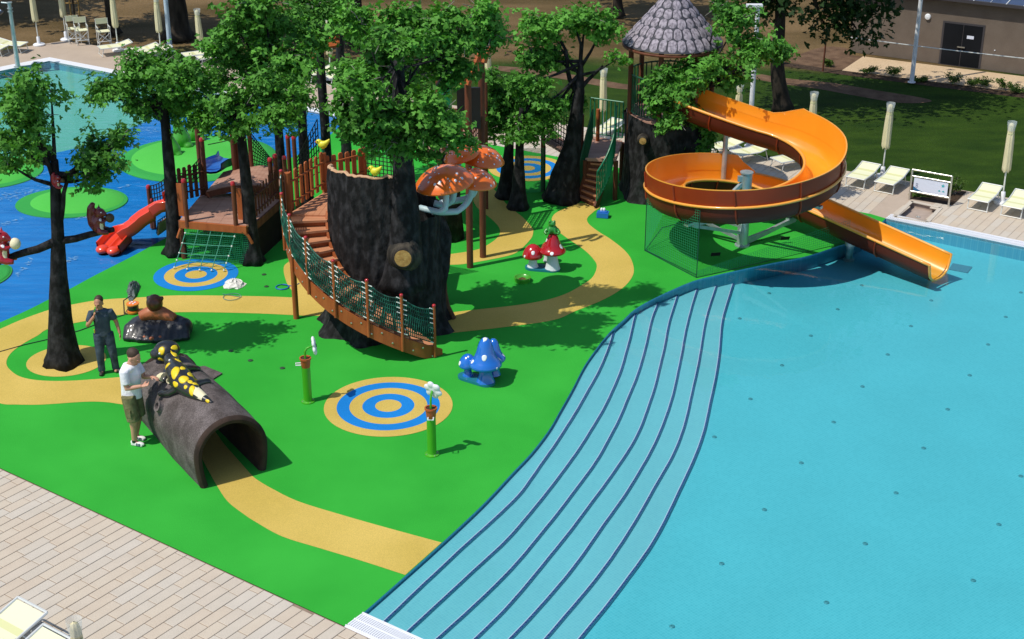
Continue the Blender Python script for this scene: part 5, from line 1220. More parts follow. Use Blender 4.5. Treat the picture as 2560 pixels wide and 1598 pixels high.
# ---------------------------------------------------------------- mushrooms
def mushroom(label, members, base_poly, m_cap, m_stem, group, spots_seed, spot_r):
    c0 = members[0][0]; t = thing('mushroom_cluster', label, 'mushroom figure', c0)
    MB().prism(base_poly, .004, .05).build('base_plate', MUSH_BD, t)
    for mi, (b, hs, hc, rs0, rs1, rc, bell, spots) in enumerate(members):
        MB().lathe([(rs0 * 1.12, .04), (rs0, .08), (lerp(rs0, rs1, .5), hs * .45), (rs1, hs * .8), (rs1 * 1.05, hs + .08)], b, 24).build('stem', m_stem, t, True)
        if bell: pf = [(.15, -.035), (.62, -.03), (.93, .0), (1.0, .05), (.98, .12), (.82, .22), (.66, .34), (.54, .52), (.45, .70), (.33, .87), (.18, .97), (.001, 1.0)]
        else: pf = [(.15, -.06), (.65, -.05), (.93, -.0), (1.0, .09), (.98, .22), (.90, .42), (.74, .65), (.52, .84), (.27, .96), (.001, 1.0)]
        PF = [(r * rc, hs + z * hc) for r, z in pf]; cp_ = MB().lathe(PF, b, 36).build('cap', m_cap, t, 'all')
        cbv = bvh_of(cp_)
        for (ang, k, r) in spots:
            j = int(k); f = k - j; r0, z0 = PF[j]; r1, z1 = PF[min(j + 1, len(PF) - 1)]; ra, za = lerp(r0, r1, f), lerp(z0, z1, f); a = R_(ang); nr, nz = (z1 - z0), (r0 - r1)
            n_ = Vector((math.cos(a) * nr, math.sin(a) * nr, nz)).normalized(); surf_spot(cp_, cbv, b + Vector((ra * math.cos(a), ra * math.sin(a), za)), r, r, 0, SPOT, .004)
def capsule(p, q_, r, n=10):
    d = U(q_ - p); a0 = math.atan2(d.y, d.x); return [p + Vector((r * math.cos(a0 + pi / 2 + pi * i / n), r * math.sin(a0 + pi / 2 + pi * i / n), 0)) for i in range(n + 1)] + [q_ + Vector((r * math.cos(a0 - pi / 2 + pi * i / n), r * math.sin(a0 - pi / 2 + pi * i / n), 0)) for i in range(n + 1)]
b1_, b2_, b3_ = G(1170, 944), G(1214, 958), G(1234, 946)
mushroom('glossy blue mushroom cluster with white spots on a teal plate', [(b1_, .24, .25, .095, .065, .175, False, [(200, 4.6, .045), (-80, 7.5, .02)]), (b2_, .36, .58, .16, .10, .31, True, [(-95, 6.5, .055), (200, 5.0, .04), (20, 4.5, .045), (-45, 3.6, .02), (-90, 10.3, .05)]), (b3_ + Vector((.0, .1, 0)), .34, .44, .12, .08, .23, True, [(0, 5, .04)])],
         capsule(b1_ + Vector((-.03, .0, 0)), b2_ + Vector((.02, -.03, 0)), .16), MUSH_B, MUSH_B, 'blue', 1, .05)
c1m, c2m, c3m = G(1332, 671), G(1381, 675), G(1368, 660)
mushroom('red and white toadstool cluster with a green frog on top', [(c1m, .27, .30, .115, .085, .23, False, [(-90, 5.6, .045), (215, 4.0, .03)]), (c2m, .42, .46, .155, .105, .29, True, [(-95, 4.3, .045), (-20, 6.0, .055), (190, 7.6, .04)]), (c3m + Vector((0, .08, 0)), .30, .2, .08, .06, .14, False, [])],
         capsule(c1m, c2m, .17), MUSH_R, STEMW, 'red', 2, .05)
fz = .42 + .46; fp = c2m + Vector((-.02, .0, fz)); fr_ = thing('frog_figure', 'green frog figure sitting on top of the red toadstool', 'animal figure', fp)
mb = MB(); mb.ball(fp + Vector((0, 0, .08)), (.12, .11, .11)); mb.ball(fp + Vector((0, -.02, .21)), (.085, .08, .065)); [mb.ball(fp + Vector((s_ * .05, -.04, .265)), .033) for s_ in (-1, 1)]; [mb.tube([fp + Vector((s_ * .10, 0, .08)), fp + Vector((s_ * .16, -.06, .02)), fp + Vector((s_ * .12, -.12, .0))], [.05, .04, .03], 8) for s_ in (-1, 1)]
[mb.tube([fp + Vector((s_ * .06, -.07, .12)), fp + Vector((s_ * .07, -.12, .0))], .025, 7) for s_ in (-1, 1)]; o = mb.build('body', FROG, fr_); remesh(o, .014, 4)
for s_ in (-1, 1): MB().ball(fp + Vector((s_ * .05, -.072, .272)), .012, 8, 6).build('eye', BLACK, fr_, True)
# pear shaped frogs on the island
for lab, px, py, s in [('largest pear shaped green frog figure on the splash island', 455, 370, 1.0), ('green frog figure standing behind the others on the splash island', 490, 352, .85), ('smallest round green frog figure at the trunk, on the splash island', 436, 390, .72)]:
    p = G(px, py, .1); t = thing('frog_figure', lab, 'animal figure', p, 0, 'green frogs on the splash island')
    MB().lathe([(.34 * s, .0), (.34 * s, .03), (.001, .035)], p + Vector((.1, -.05, 0)), 24).build('base_plate', MUSH_BD, t, True)
    mb = MB(); mb.ball(p + Vector((0, 0, .24 * s)), (.27 * s, .25 * s, .27 * s)); mb.tube([p + Vector((0, 0, .35 * s)), p + Vector((-.05 * s, 0, .58 * s)), p + Vector((-.09 * s, 0, .74 * s))], [.22 * s, .15 * s, .12 * s], 12); [mb.ball(p + Vector((-.09 * s + k * .07 * s, -.05 * s, .84 * s)), .05 * s) for k in (-1, 1)]; mb.ball(p + Vector((.2 * s, -.12 * s, .1 * s)), (.14 * s, .14 * s, .1 * s)); mb.ball(p + Vector((-.18 * s, -.14 * s, .1 * s)), (.13 * s, .14 * s, .1 * s))
    o = mb.build('body', FROG_L, t); remesh(o, .03, 6); [MB().ball(p + Vector((-.09 * s + k * .07 * s, -.095 * s, .85 * s)), .018 * s, 8, 6).build('eye', BLACK, t, True) for k in (-1, 1)]
# bowl jet, blue box, litter, reel, hoses
p = G(1306, 703); t = thing('bowl_jet', 'low round green water jet bowl on the floor beside the red toadstools', 'water toy', p)
MB().lathe([(.17, 0), (.175, .04), (.19, .08), (.185, .10), (.16, .10), (.12, .055), (.05, .05), (.001, .05)], p, 28).build('bowl', FROG_L, t, True); MB().lathe([(.09, .05), (.05, .07), (.02, .085), (.001, .085)], p, 16).build('jet', mat('brass', (.35, .24, .07), None, rough=.35, metal=.7), t, True)
p = G(1507, 543); t = thing('blue_ride_box', 'small blue plastic box with white knobs at the foot of the green stair', 'box', p)
MB().box(p + Vector((0, 0, .07)), (.28, .2, .12), R_(-12)).build('box', BLUES, t); MB().box(p + Vector((0, 0, .14)), (.2, .13, .03), R_(-12)).build('lid', BLUES, t); [MB().ball(p + Vector((k, .03, .18)), (.035, .035, .05)).build('knob', SPOT, t, True) for k in (-.03, .03)]
def crumple(name, label, cat, c, rx, ry, h, m, seed, rz=0):
    rr = random.Random(seed); N, K = 14, 7; V = []; R3 = Matrix.Rotation(rz, 3, 'Z')
    for j in range(K + 1):
        for i in range(N):
            a = 2 * pi * i / N; f = j / K; r = (1 - f) * (1 + rr.uniform(-.22, .22)); V.append(Vector(c) + R3 @ Vector((rx * r * math.cos(a), ry * r * math.sin(a), max(.006, h * (1 - (1 - f) ** 2) * (1 + rr.uniform(-.3, .3)) + .008))))
    mb = MB(); mb.add(V, [(j * N + i, j * N + (i + 1) % N, (j + 1) * N + (i + 1) % N, (j + 1) * N + i) for j in range(K) for i in range(N)]); return tag(mb.build(name, m), label, cat)
crumple('plastic_wrap', 'crumpled white plastic wrap lying beside the rear blue rings', 'plastic wrap', G(586, 713), .22, .28, .12, PLASTW, 2, R_(15))
crumple('grey_sheet', 'rolled up dark grey sheet lying on the green floor behind the cable reel', 'sheet', G(332, 728), .13, .50, .16, CLOTHG, 5, R_(8))
def hose(label, px, py, w, m, turns=1.6, tail=None, r=.008):
    c = G(px, py, .012); R0 = w / 2 / scale_at(c); pts = [c + Vector((R0 * (1 - .05 * i / 30) * math.cos(i * 2 * pi * turns / 60), R0 * (1 - .05 * i / 30) * math.sin(i * 2 * pi * turns / 60), .004 * (i / 20))) for i in range(61)]
    if tail: pts += [G(a, b, .012) for a, b in tail]
    tag(MB().tube(pts, r, 6).build('coiled_hose', m, None, 'all'), label, 'hose')
BLUEH = mat('hose_blue', (.015, .12, .5), None, rough=.4); GREYH = mat('hose_grey', (.10, .25, .22), None, rough=.5)
hose('thin grey green hose lying in a ring beside the white plastic wrap', 580, 743, 46, GREYH, 1.0, [(556, 735)], .007)
hose('blue hose coiled on the green floor left of the spiral stair', 706, 718, 34, BLUEH, 2.3, [(735, 716), (748, 708)])
p = G(334, 782); t = thing('cable_reel', 'orange cable reel with black cable standing beside the man on the phone', 'cable reel', p)
MB().lathe([(.13, .02), (.13, .06), (.10, .065)], p, 22).build('lower_flange', CABLE_O, t, True); MB().lathe([(.10, .06), (.115, .10), (.115, .15), (.10, .19)], p, 22).build('wound_cable', BLACKP, t, True)
up_ = MB().lathe([(.10, .185), (.13, .19), (.13, .215), (.001, .225)], p, 22).build('upper_flange', CABLE_O, t, True); [MB().lathe([(.022, .22), (.022, .23), (.001, .231)], p + Vector((.05 * math.cos(k), .05 * math.sin(k), 0)), 10).build('socket', SPOT, up_) for k in (0.4, 2.0, 3.6, 5.2)]
MB().tube([p + Vector((-.10, -.1, .01)), p + Vector((-.17, -.08, .02)), p + Vector((-.19, .05, .25)), p + Vector((-.05, .12, .33)), p + Vector((0, .1, .30))], .014, 7).build('carry_frame', BLACKP, t, True)
MB().tube([p + Vector((-.1, -.05, .1))] + [G(a, b, .012) for a, b in [(310, 787), (280, 797), (240, 811), (200, 826), (130, 846), (60, 862), (0, 879), (-60, 892)]], .008, 6).build('trailing_cable', BLACKP, t, True)

# ---------------------------------------------------------------- people
def person(name, label, base, h, rz, J, shirt, trouser, skin, shoe, shorts, hair_m, extra):
    t = thing(name, label, 'person', base); Rz = Matrix.Rotation(rz, 3, 'Z')
    def W(x, y, z): return Vector(base) + Rz @ (Vector((x, y, z)) * h)
    def Jp(k): return W(*J[k])
    def tb(mb, ks, rs, n=12, sx=1.0, sub=4):
        P = [Jp(k) if isinstance(k, str) else W(*k) for k in ks]; N = (len(P) - 1) * sub + 1; RR = []
        for i in range(N): f = i / sub; j = min(int(f), len(rs) - 2); RR.append(lerp(rs[j], rs[j + 1], f - j) * h)
        Q = [P[min(int(i / sub), len(P) - 2)].lerp(P[min(int(i / sub), len(P) - 2) + 1], i / sub - min(int(i / sub), len(P) - 2)) for i in range(N)]
        mb.tube(Q, RR, n, True, sx)
    Rt = Rz
    mb = MB(); hd = J['head']; lean = Matrix.Rotation(J.get('nod', 0), 3, 'X'); turn = Matrix.Rotation(J.get('turn', 0), 3, 'Z'); HM = Rz @ turn @ lean
    HS = 1.17
    def Hh(x, y, z): return W(*hd) + HM @ (Vector((x, y, z)) * h * HS)
    mb.ball(Hh(0, .006, .016), (.043 * h * HS, .054 * h * HS, .056 * h * HS), 20, 14, HM); mb.ball(Hh(0, -.010, -.030), (.035 * h * HS, .040 * h * HS, .036 * h * HS), 16, 10, HM)
    mb.ball(Hh(0, -.053, -.006), (.008 * h * HS, .014 * h * HS, .016 * h * HS), 8, 6, HM); [mb.ball(Hh(s_ * .044, .006, -.004), (.007 * h * HS, .014 * h * HS, .018 * h * HS), 8, 6, HM) for s_ in (-1, 1)]
    mb.ball(Hh(0, -.046, .012), (.030 * h * HS, .010 * h * HS, .008 * h * HS), 10, 6, HM); mb.ball(Hh(0, -.043, -.040), (.016 * h * HS, .008 * h * HS, .007 * h * HS), 8, 6, HM)
    mb.tube([W(*hd) + HM @ (Vector((0, .012, -.03)) * h), Jp('neck')], [.031 * h, .036 * h], 12)
    tb(mb, ['neck', 'chest', 'waist', 'pelvis'], [.045, .088, .072, .08], 16, .62)
    for s_ in 'LR':
        tb(mb, ['sh' + s_, 'el' + s_, 'wr' + s_], [.034, .026, .018], 12); tb(mb, ['hip' + s_, 'kn' + s_, 'an' + s_], [.058, .041, .026], 12)
        cm, k2 = Jp('kn' + s_).lerp(Jp('an' + s_), .32), Rz @ Vector((0, .014 * h, 0)); mb.ball(cm + k2, (.029 * h, .03 * h, .06 * h), 10, 8)
        mb.ball(Jp('an' + s_) + Rz @ Vector((0, -.03 * h, -.02 * h)), (.024 * h, .055 * h, .02 * h), 10, 6, Rz)
        wr, hn = Jp('wr' + s_), Jp('ha' + s_); dr = (hn - wr).normalized(); side = (Rz @ Vector(J['pt' + s_])).normalized(); side = (side - dr * side.dot(dr)).normalized(); nrm = dr.cross(side)
        q = Matrix((side, nrm, dr)).transposed(); pc_ = wr + dr * (.030 * h); mb.ball(pc_, (.024 * h, .012 * h, .034 * h), 12, 8, q); curl = J.get('curl' + s_, .5)
        for k in range(4):
            o_ = (k - 1.5) * .0105 * h; ln = (.040, .046, .043, .034)[k] * h; b0 = wr + dr * (.056 * h) + side * o_; p1 = b0 + (dr * math.cos(curl * .5) + nrm * math.sin(curl * .5)) * ln * .5; p2 = p1 + (dr * math.cos(curl * 1.5) + nrm * math.sin(curl * 1.5)) * ln * .5
            mb.tube([b0 - dr * .012 * h, b0, p1, p2], [.0058 * h, .0058 * h, .0052 * h, .0042 * h], 8)
        tb0 = wr + dr * .018 * h + side * .02 * h; mb.tube([tb0 - side * .01 * h, tb0 + side * .012 * h + dr * .016 * h + nrm * .006 * h, tb0 + side * .014 * h + dr * .036 * h + nrm * .014 * h], [.0085 * h, .0068 * h, .005 * h], 8)
    b = mb.build('body', skin, t); remesh(b, .0085, 3)
    [MB().ball(Hh(s_ * .018, -.0465, .004), (.006 * h * HS, .004 * h * HS, .004 * h * HS), 8, 6, HM).build('eye', BLACK, b, True) for s_ in (-1, 1)]
    mb = MB(); mb.ball(Hh(0, .019, .031), (.0455 * h * HS, .055 * h * HS, .051 * h * HS), 18, 12, HM); o = mb.build('hair', hair_m, t); remesh(o, .011, 2)
    mb = MB(); tb(mb, [J['collar'], 'chest', 'waist', 'shirt_hem'], [.064, .104, .095, .100], 18, .70, 5); mb.ball(Jp('chest').lerp(Jp('neck'), .6), (.105 * h, .062 * h, .045 * h), 14, 8, Rz)
    for s_ in 'LR':
        e_ = Jp('sh' + s_).lerp(Jp('el' + s_), .72); mb.tube([Jp('chest').lerp(Jp('sh' + s_), .8), Jp('sh' + s_), Jp('sh' + s_).lerp(e_, .5), e_], [.044 * h, .046 * h, .044 * h, .043 * h], 12)
    o = mb.build('t_shirt', shirt, t); remesh(o, .013, 4)
    mb = MB(); tb(mb, ['waist', 'pelvis'], [.078, .094], 16, .68); 
    for s_ in 'LR':
        if shorts: e_ = Jp('kn' + s_); mb.tube([Jp('hip' + s_) + Vector((0, 0, .02 * h)), Jp('hip' + s_).lerp(e_, .5), e_ + (e_ - Jp('hip' + s_)) * .06], [.072 * h, .070 * h, .068 * h], 14)
        else: mb.tube(resample([Jp('hip' + s_) + Vector((0, 0, .02 * h)), Jp('hip' + s_).lerp(Jp('kn' + s_), .5), Jp('kn' + s_), Jp('an' + s_) + Vector((0, 0, -.012 * h))], 10), [.070 * h, .068 * h, .064 * h, .059 * h, .054 * h, .050 * h, .047 * h, .045 * h, .044 * h, .046 * h], 14)
    o = mb.build('shorts' if shorts else 'trousers', trouser, t); remesh(o, .013, 4)
    if shorts:
        for s_ in 'LR':
            m_ = Jp('hip' + s_).lerp(Jp('kn' + s_), .62) + Rz @ Vector(((-.055 if s_ == 'R' else .055) * h, 0, 0)); MB().box(m_, (.035 * h, .055 * h, .075 * h), Rz).build('pocket', trouser, o)
    for s_ in 'LR':
        a_ = Jp('an' + s_); mb = MB(); fd_ = Rz @ Matrix.Rotation(J.get('toe' + s_, 0), 3, 'Z'); z0 = Vector((a_.x, a_.y, base[2]))
        mb.ball(z0 + fd_ @ Vector((0, -.045 * h, .022 * h)), (.028 * h, .062 * h, .022 * h), 14, 8, fd_); mb.ball(z0 + fd_ @ Vector((0, .008 * h, .028 * h)), (.026 * h, .036 * h, .030 * h), 12, 8, fd_); mb.box(z0 + fd_ @ Vector((0, -.03 * h, .010 * h)), (.05 * h, .12 * h, .016 * h), fd_)
        so = mb.build('shoe', shoe, t); remesh(so, .009, 3)
        if shorts:
            for k in range(3): MB().box(z0 + fd_ @ Vector((-.0275 * h, (-.035 - .016 * k) * h, .024 * h)), (.006 * h, .006 * h, .028 * h), fd_).build('stripe', INK, so)
            MB().lathe([(.027 * h, .035 * h), (.027 * h, .06 * h)], z0, 14).build('sock', BLACKP, so, True)
    return t, W, Jp, Hh
hm1 = HZ(744, G(270, 930)) / .995; bm1 = G(270, 930)
J1 = dict(head=(-.012, -.012, .925), nod=R_(6), turn=R_(-18), neck=(0, .0, .845), collar=(0, .004, .848), chest=(0, 0, .76), waist=(0, -.006, .62), pelvis=(0, 0, .53), shirt_hem=(0, -.003, .50),
          shR=(-.108, 0, .805), elR=(-.165, -.05, .665), wrR=(-.075, -.095, .795), haR=(-.058, -.075, .86), ptR=(0, -1, .2), curlR=1.0, shL=(.108, 0, .805), elL=(.165, .02, .655), wrL=(.195, -.03, .52), haL=(.20, -.045, .46), ptL=(0, -1, 0), curlL=.6,
          hipL=(.052, 0, .51), knL=(.088, -.03, .28), anL=(.098, .01, .045), hipR=(-.052, 0, .51), knR=(-.065, -.035, .28), anR=(-.068, -.02, .045), toeL=R_(40), toeR=R_(-5))
m1 = person('person', 'man in dark t-shirt and jeans holding a green phone to his ear', bm1, hm1, R_(12), J1, TEE_B, JEANS, SKIN_T, SHOE_D, False, HAIR, None)
t, W, Jp, Hh = m1; q = Jp('haR'); ph = thing('mobile_phone', 'bright green mobile phone held to the ear of the man in jeans', 'phone', q)
MB().box(q + Vector((-.005, -.01, .015)), (.02, .055, .14), Matrix.Rotation(R_(25), 3, 'X') @ Matrix.Rotation(R_(20), 3, 'Y')).build('case', mat('phone_green', (.02, .42, .03), None, rough=.4), ph)
bx_ = Jp('pelvis') + Vector((-.14, -.02, .02)); MB().box(bx_, (.04, .05, .10), R_(20)).build('belt_pouch', YELS, t)
hm2 = HZ(880, G(345, 1108)) / .975; bm2 = G(345, 1106)
J2 = dict(head=(.0, -.06, .915), nod=R_(28), turn=0, neck=(0, -.02, .845), collar=(0, -.014, .848), chest=(0, -.005, .76), waist=(0, .006, .62), pelvis=(0, .01, .53), shirt_hem=(0, .008, .49),
          shR=(-.108, -.005, .80), elR=(-.125, -.03, .645), wrR=(-.07, -.155, .665), haR=(-.05, -.21, .68), ptR=(1, 0, .4), curlR=.8, shL=(.108, -.005, .80), elL=(.12, -.07, .66), wrL=(.06, -.20, .71), haL=(.035, -.265, .715), ptL=(-1, 0, .2), curlL=.7,
          hipL=(.052, .01, .51), knL=(.056, -.005, .285), anL=(.055, .05, .045), hipR=(-.052, .01, .51), knR=(-.056, -.02, .285), anR=(-.055, .0, .045))
person('person', 'man in white t-shirt and khaki shorts working on the salamander figure', bm2, hm2, R_(72), J2, TEE_W, SHORTS, SKIN, SHOE_W, True, HAIR, None)

# ================================================================== POOLSIDE FURNITURE, SIGN, BUILDING, LAMPS
GRP_L = 'sun loungers round the pools'
def make_lounger():
    t = thing('sun_lounger', '', 'sun lounger', (0, 0, 0), 0, GRP_L); Wd, Lg, hz_ = .50, 1.0, .27; X = Wd / 2
    def zz(y): return hz_ + (.10 * max(0, (y - .60) / .40) ** 1.2)
    n = 11
    for i in range(n):
        y0, y1 = Lg * i / n, Lg * (i + 1) / n
        MB().add([(-X + .02, y0, zz(y0)), (X - .02, y0, zz(y0)), (X - .02, y1, zz(y1)), (-X + .02, y1, zz(y1)), (-X + .02, y0, zz(y0) - .012), (X - .02, y0, zz(y0) - .012), (X - .02, y1, zz(y1) - .012), (-X + .02, y1, zz(y1) - .012)], [(0, 1, 2, 3), (7, 6, 5, 4), (0, 4, 5, 1), (1, 5, 6, 2), (2, 6, 7, 3), (3, 7, 4, 0)]).build('fabric_band', FABRIC2 if i in (3, 7) else FABRIC, t, world=False)
    for s_ in (-1, 1):
        MB().tube([(s_ * X, -.02, hz_ - .005), (s_ * X, .6, hz_ - .005), (s_ * X, 1.03, zz(1.03) - .005)], .017, 6).build('side_rail', ALU, t, True, world=False)
    for y in (-.02, 1.03): MB().tube([(-X, y, zz(y) - .005), (X, y, zz(y) - .005)], .016, 6).build('end_rail', ALU, t, True, world=False)
    for y0, y1 in ((.06, .0), (.80, .88)):
        for s_ in (-1, 1): MB().tube([(s_ * (X - .01), y0, hz_ - .01), (s_ * (X - .01), y1, .0)], .014, 6).build('leg', ALU, t, True, world=False)
        MB().tube([(-X + .01, y1, .02), (X - .01, y1, .02)], .011, 6).build('leg_bar', ALU, t, True, world=False)
    return t
lproto = make_lounger(); lfirst = [True]
def lounger(label, px, py, rz, sc=1.0):
    p = G(px, py)
    o = lproto if lfirst[0] else copy_tree(lproto); lfirst[0] = False
    o.location = p; o.rotation_euler = (0, 0, rz); o.scale = (sc, sc, sc); o['label'] = label
rzR = math.atan2(f2.y, f2.x) - pi / 2
for lab, a, b in [('sun lounger right beside the orange slide, left one of a pair by the lawn', 2136, 470), ('sun lounger between the slide and the pool sign, nearest the sign', 2208, 483), ('sun lounger just right of the pool sign', 2442, 527), ('sun lounger cut off by the right edge of the picture', 2526, 544)]: lounger(lab, a, b, rzR)
for lab, a, b in [('sun lounger seen through the bend of the orange slide', 1940, 425), ('sun lounger under the upper orange slide, beside the white lamp pole', 1838, 407), ('sun lounger half hidden behind the steel leg of the slide', 1770, 393)]: lounger(lab, a, b, rzR + R_(-28))
for lab, a, b, r in [('sun lounger at the far deck corner, second from the left picture edge', 62, 130, R_(78)), ('sun lounger cut off by the left picture edge near the grey floodlight pole', 14, 138, R_(78)), ('sun lounger directly below the single director chair', 252, 139, R_(-62)), ('sun lounger behind the splash pool, second from the director chairs', 320, 147, R_(-62)),
                  ('sun lounger among the leaves left of the tall white lamp pole', 352, 150, R_(-62)), ('sun lounger on the far deck behind the leafy trees, farther one', 462, 157, R_(-62)), ('sun lounger on the far deck behind the leafy trees, nearer one', 498, 165, R_(-62)), ('sun lounger behind the tall dark post, left one', 768, 206, R_(-55)), ('sun lounger behind the tall dark post, right one', 820, 213, R_(-62)), ('sun lounger between two dark trunks near the parasol', 880, 228, R_(-62)), ('sun lounger glimpsed through the green stair railing', 1492, 352, R_(-40))]: lounger(lab, a, b, r)
# foreground loungers, bottom left
pq = G(70, 1590, .0); 
lounger('large pale yellow sun lounger in the bottom left corner of the picture', 100, 1592, math.atan2(-d2.y, -d2.x) - pi / 2 + pi, 1.25)
lproto2 = [o for o in COL.objects if o.get('label', '').startswith('large pale yellow')][0]
lc = G(118, 1542, .40); lproto2.location = Vector((lc.x, lc.y, 0)) - Vector((math.cos(rot_of(d1)), math.sin(rot_of(d1)), 0)) * .33 + d2 * 1.2
lproto2.rotation_euler = (0, 0, math.atan2(-d2.y, -d2.x) - pi / 2)
lproto2.location = Vector((lc.x, lc.y, 0)) + d2 * 1.28 - d1 * .31
lounger('second foreground lounger of which only a corner shows beside the parasol', 150, 1650, math.atan2(-d2.y, -d2.x) - pi / 2, 1.25)
o2 = [o for o in COL.objects if o.get('label', '').startswith('second foreground')][0]; lc2 = G(150, 1590, .40); o2.location = Vector((lc2.x, lc2.y, 0)) + d2 * 1.30

def make_parasol():
    t = thing('closed_parasol', '', 'parasol', (0, 0, 0), 0, 'closed parasols along the lawn'); H_ = 2.0
    MB().lathe([(.20, 0), (.20, .035), (.17, .055), (.06, .06), (.055, .28), (.035, .30)], (0, 0, 0), 24).build('base', WHITE, t, True, world=False)
    MB().lathe([(.02, .28), (.02, H_ - .02)], (0, 0, 0), 10).build('pole', ALU, t, True, world=False)
    mb = MB(); n = 26; V = []; zs = [.80, .84, .9, 1.1, 1.35, 1.6, 1.72, 1.74, 1.78, 1.9, 1.96, 1.99]; rs = [.080, .098, .10, .098, .092, .086, .078, .072, .076, .066, .05, .01]
    for z, r in zip(zs, rs):
        for k in range(n):
            a = 2 * pi * k / n; rr = r * (1 + .13 * math.cos(8 * a + z) + .05 * math.sin(3 * a + 4 * z)); V.append((rr * math.cos(a), rr * math.sin(a), z + (.03 * math.sin(5 * a) if z < .83 else 0)))
    mb.add(V, [(i * n + k, i * n + (k + 1) % n, (i + 1) * n + (k + 1) % n, (i + 1) * n + k) for i in range(len(zs) - 1) for k in range(n)]); mb.build('canopy', CANVAS, t, 'all', world=False)
    MB().lathe([(.083, 1.72), (.088, 1.735), (.083, 1.75)], (0, 0, 0), 16).build('strap', FABRIC2, t, True, world=False)
    MB().lathe([(.085, 1.80), (.10, 1.9), (.115, 2.02)], (0, 0, 0), 12).build('plastic_sleeve', PLFILM, t, True, world=False)
    return t
PLFILM = bpy.data.materials.new('clear_film'); PLFILM.use_nodes = True; _nt = PLFILM.node_tree; _b = _nt.nodes['Principled BSDF']; _b.inputs['Base Color'].default_value = (.75, .82, .85, 1); _b.inputs['Roughness'].default_value = .15; _b.inputs['Alpha'].default_value = .35
pproto = make_parasol(); pfirst = True
for lab, a, b, top in [('closed parasol on the far left deck beside the left loungers', 98, 113, None), ('closed parasol behind the pair of director chairs', 166, 100, None), ('closed parasol between the single director chair and a lounger', 296, 127, None), ('closed parasol just left of the tall white lamp pole', 403, 140, None), ('closed parasol right of the tall white lamp pole', 505, 148, 22),
                       ('closed parasol whose pole shows between the two dark trunks', 826, 198, None), ('closed parasol standing clear against the dark lawn behind the leaves', 943, 212, 113), ('closed parasol peeking above the leaves right of the wooden arches', 1222, 268, 118), ('closed parasol behind the green stair railing', 1507, 345, 172), ('closed parasol left of the white lamp pole behind the slide', 1838, 372, 209),
                       ('closed parasol rising behind the top bend of the orange slide', 2022, 408, 230), ('closed parasol between the slide and the pool sign', 2205, 443, 257), ('closed parasol near the right picture edge', 2505, 508, 305)]:
    p = G(a, b); o = pproto if pfirst else copy_tree(pproto); pfirst = False; o.location = p; o['label'] = lab; o.rotation_euler = (R_(random.uniform(-1, 1)), R_(random.uniform(-1, 1)), random.uniform(0, 6))
    if top is not None:
        h_ = HZ(top, p); o.scale = (1, 1, h_ / 2.02)
pt = G(193, 1552, 1.75); o = copy_tree(pproto); o.location = (pt.x, pt.y, -.25); o.scale = (.9, .9, 1); o['label'] = 'top of a closed parasol at the bottom edge beside the foreground loungers'

def make_director():
    t = thing('director_chair', '', 'chair', (0, 0, 0), 0, 'tall director chairs on the far deck'); X, Y_, hs, ha, hb = .20, .17, .48, .64, .88
    for s_ in (-1, 1):
        for y in (-Y_, Y_):
            MB().tube([(s_ * X, y, 0), (s_ * X, y, ha if y < 0 else hb)], .014, 6).build('leg', ALU, t, True, world=False)
        MB().tube([(s_ * X, -Y_ - .05, ha), (s_ * X, Y_, ha)], .017, 6).build('armrest', ALU, t, True, world=False); MB().tube([(s_ * X, -Y_, .1), (s_ * X, Y_, .1)], .011, 6).build('side_bar', ALU, t, True, world=False)
    for y in (-Y_, Y_):
        MB().tube([(-X, y, .1), (X, y, hs - .03)], .011, 6).build('cross_strut', ALU, t, True, world=False); MB().tube([(X, y - .01, .1), (-X, y - .01, hs - .03)], .011, 6).build('cross_strut', ALU, t, True, world=False)
    MB().tube([(-X, -Y_ - .02, .17), (X, -Y_ - .02, .17)], .014, 6).build('foot_rest', ALU, t, True, world=False)
    MB().box((0, 0, hs), (2 * X, 2 * Y_ + .02, .02)).build('seat', FABRIC, t, world=False); MB().box((0, Y_, hb - .09), (2 * X, .02, .19)).build('backrest', FABRIC, t, world=False)
    return t
dp = make_director(); dp.location = G(187, 106); dp.rotation_euler = (0, 0, R_(22)); dp['label'] = 'left one of the paired director chairs on the far deck'
dup(dp, G(207, 110), R_(22), 'right one of the paired director chairs on the far deck'); dup(dp, G(262, 113), R_(24), 'single director chair standing apart before a dark trunk')

# lamp poles
def lamp_pole(label, base, h, r, m, head):
    t = thing('lamp_pole', label, 'lamp pole', base); MB().lathe([(r * 1.9, 0), (r * 1.9, .02), (r * 1.2, .03)], base, 14).build('foot', m, t, True); MB().tube([base, base + Vector((0, 0, h))], [r * 1.1, r * .85], 12).build('pole', m, t, True)
    top = base + Vector((0, 0, h))
    if head == 'flat': MB().box(top + Vector((-.10, 0, 0)), (.42, .16, .07)).build('lamp_head', WHITE, t)
    if head == 'flood':
        for dz in (.02, -.16, -.26): MB().lathe([(.09, dz - .02), (.09, dz + .01)], top, 12, None, 1, 1, True).build('clamp_ring', STEEL, t, True)
        MB().tube([top, top + Vector((-.25, 0, .02))], .025, 8).build('arm', STEEL, t, True); q = Matrix.Rotation(R_(35), 3, 'Y'); f_ = MB().box(top + Vector((-.5, -.1, -.14)), (.6, .35, .07), q).build('lamp_head', BLACKP, t); MB().box(top + Vector((-.52, -.1, -.10)), (.52, .3, .03), q).build('glass', LAMPGL, f_)
    return t
b = G(1872, 365); lamp_pole('white lamp pole with a flat head standing behind the orange slide', b, HZ(14, b), .065, WHITE_M, 'flat')
b = G(2279, 206); lamp_pole('tall white pole at the lawn edge before the taupe building', b, 5.0, .065, WHITE_M, None)
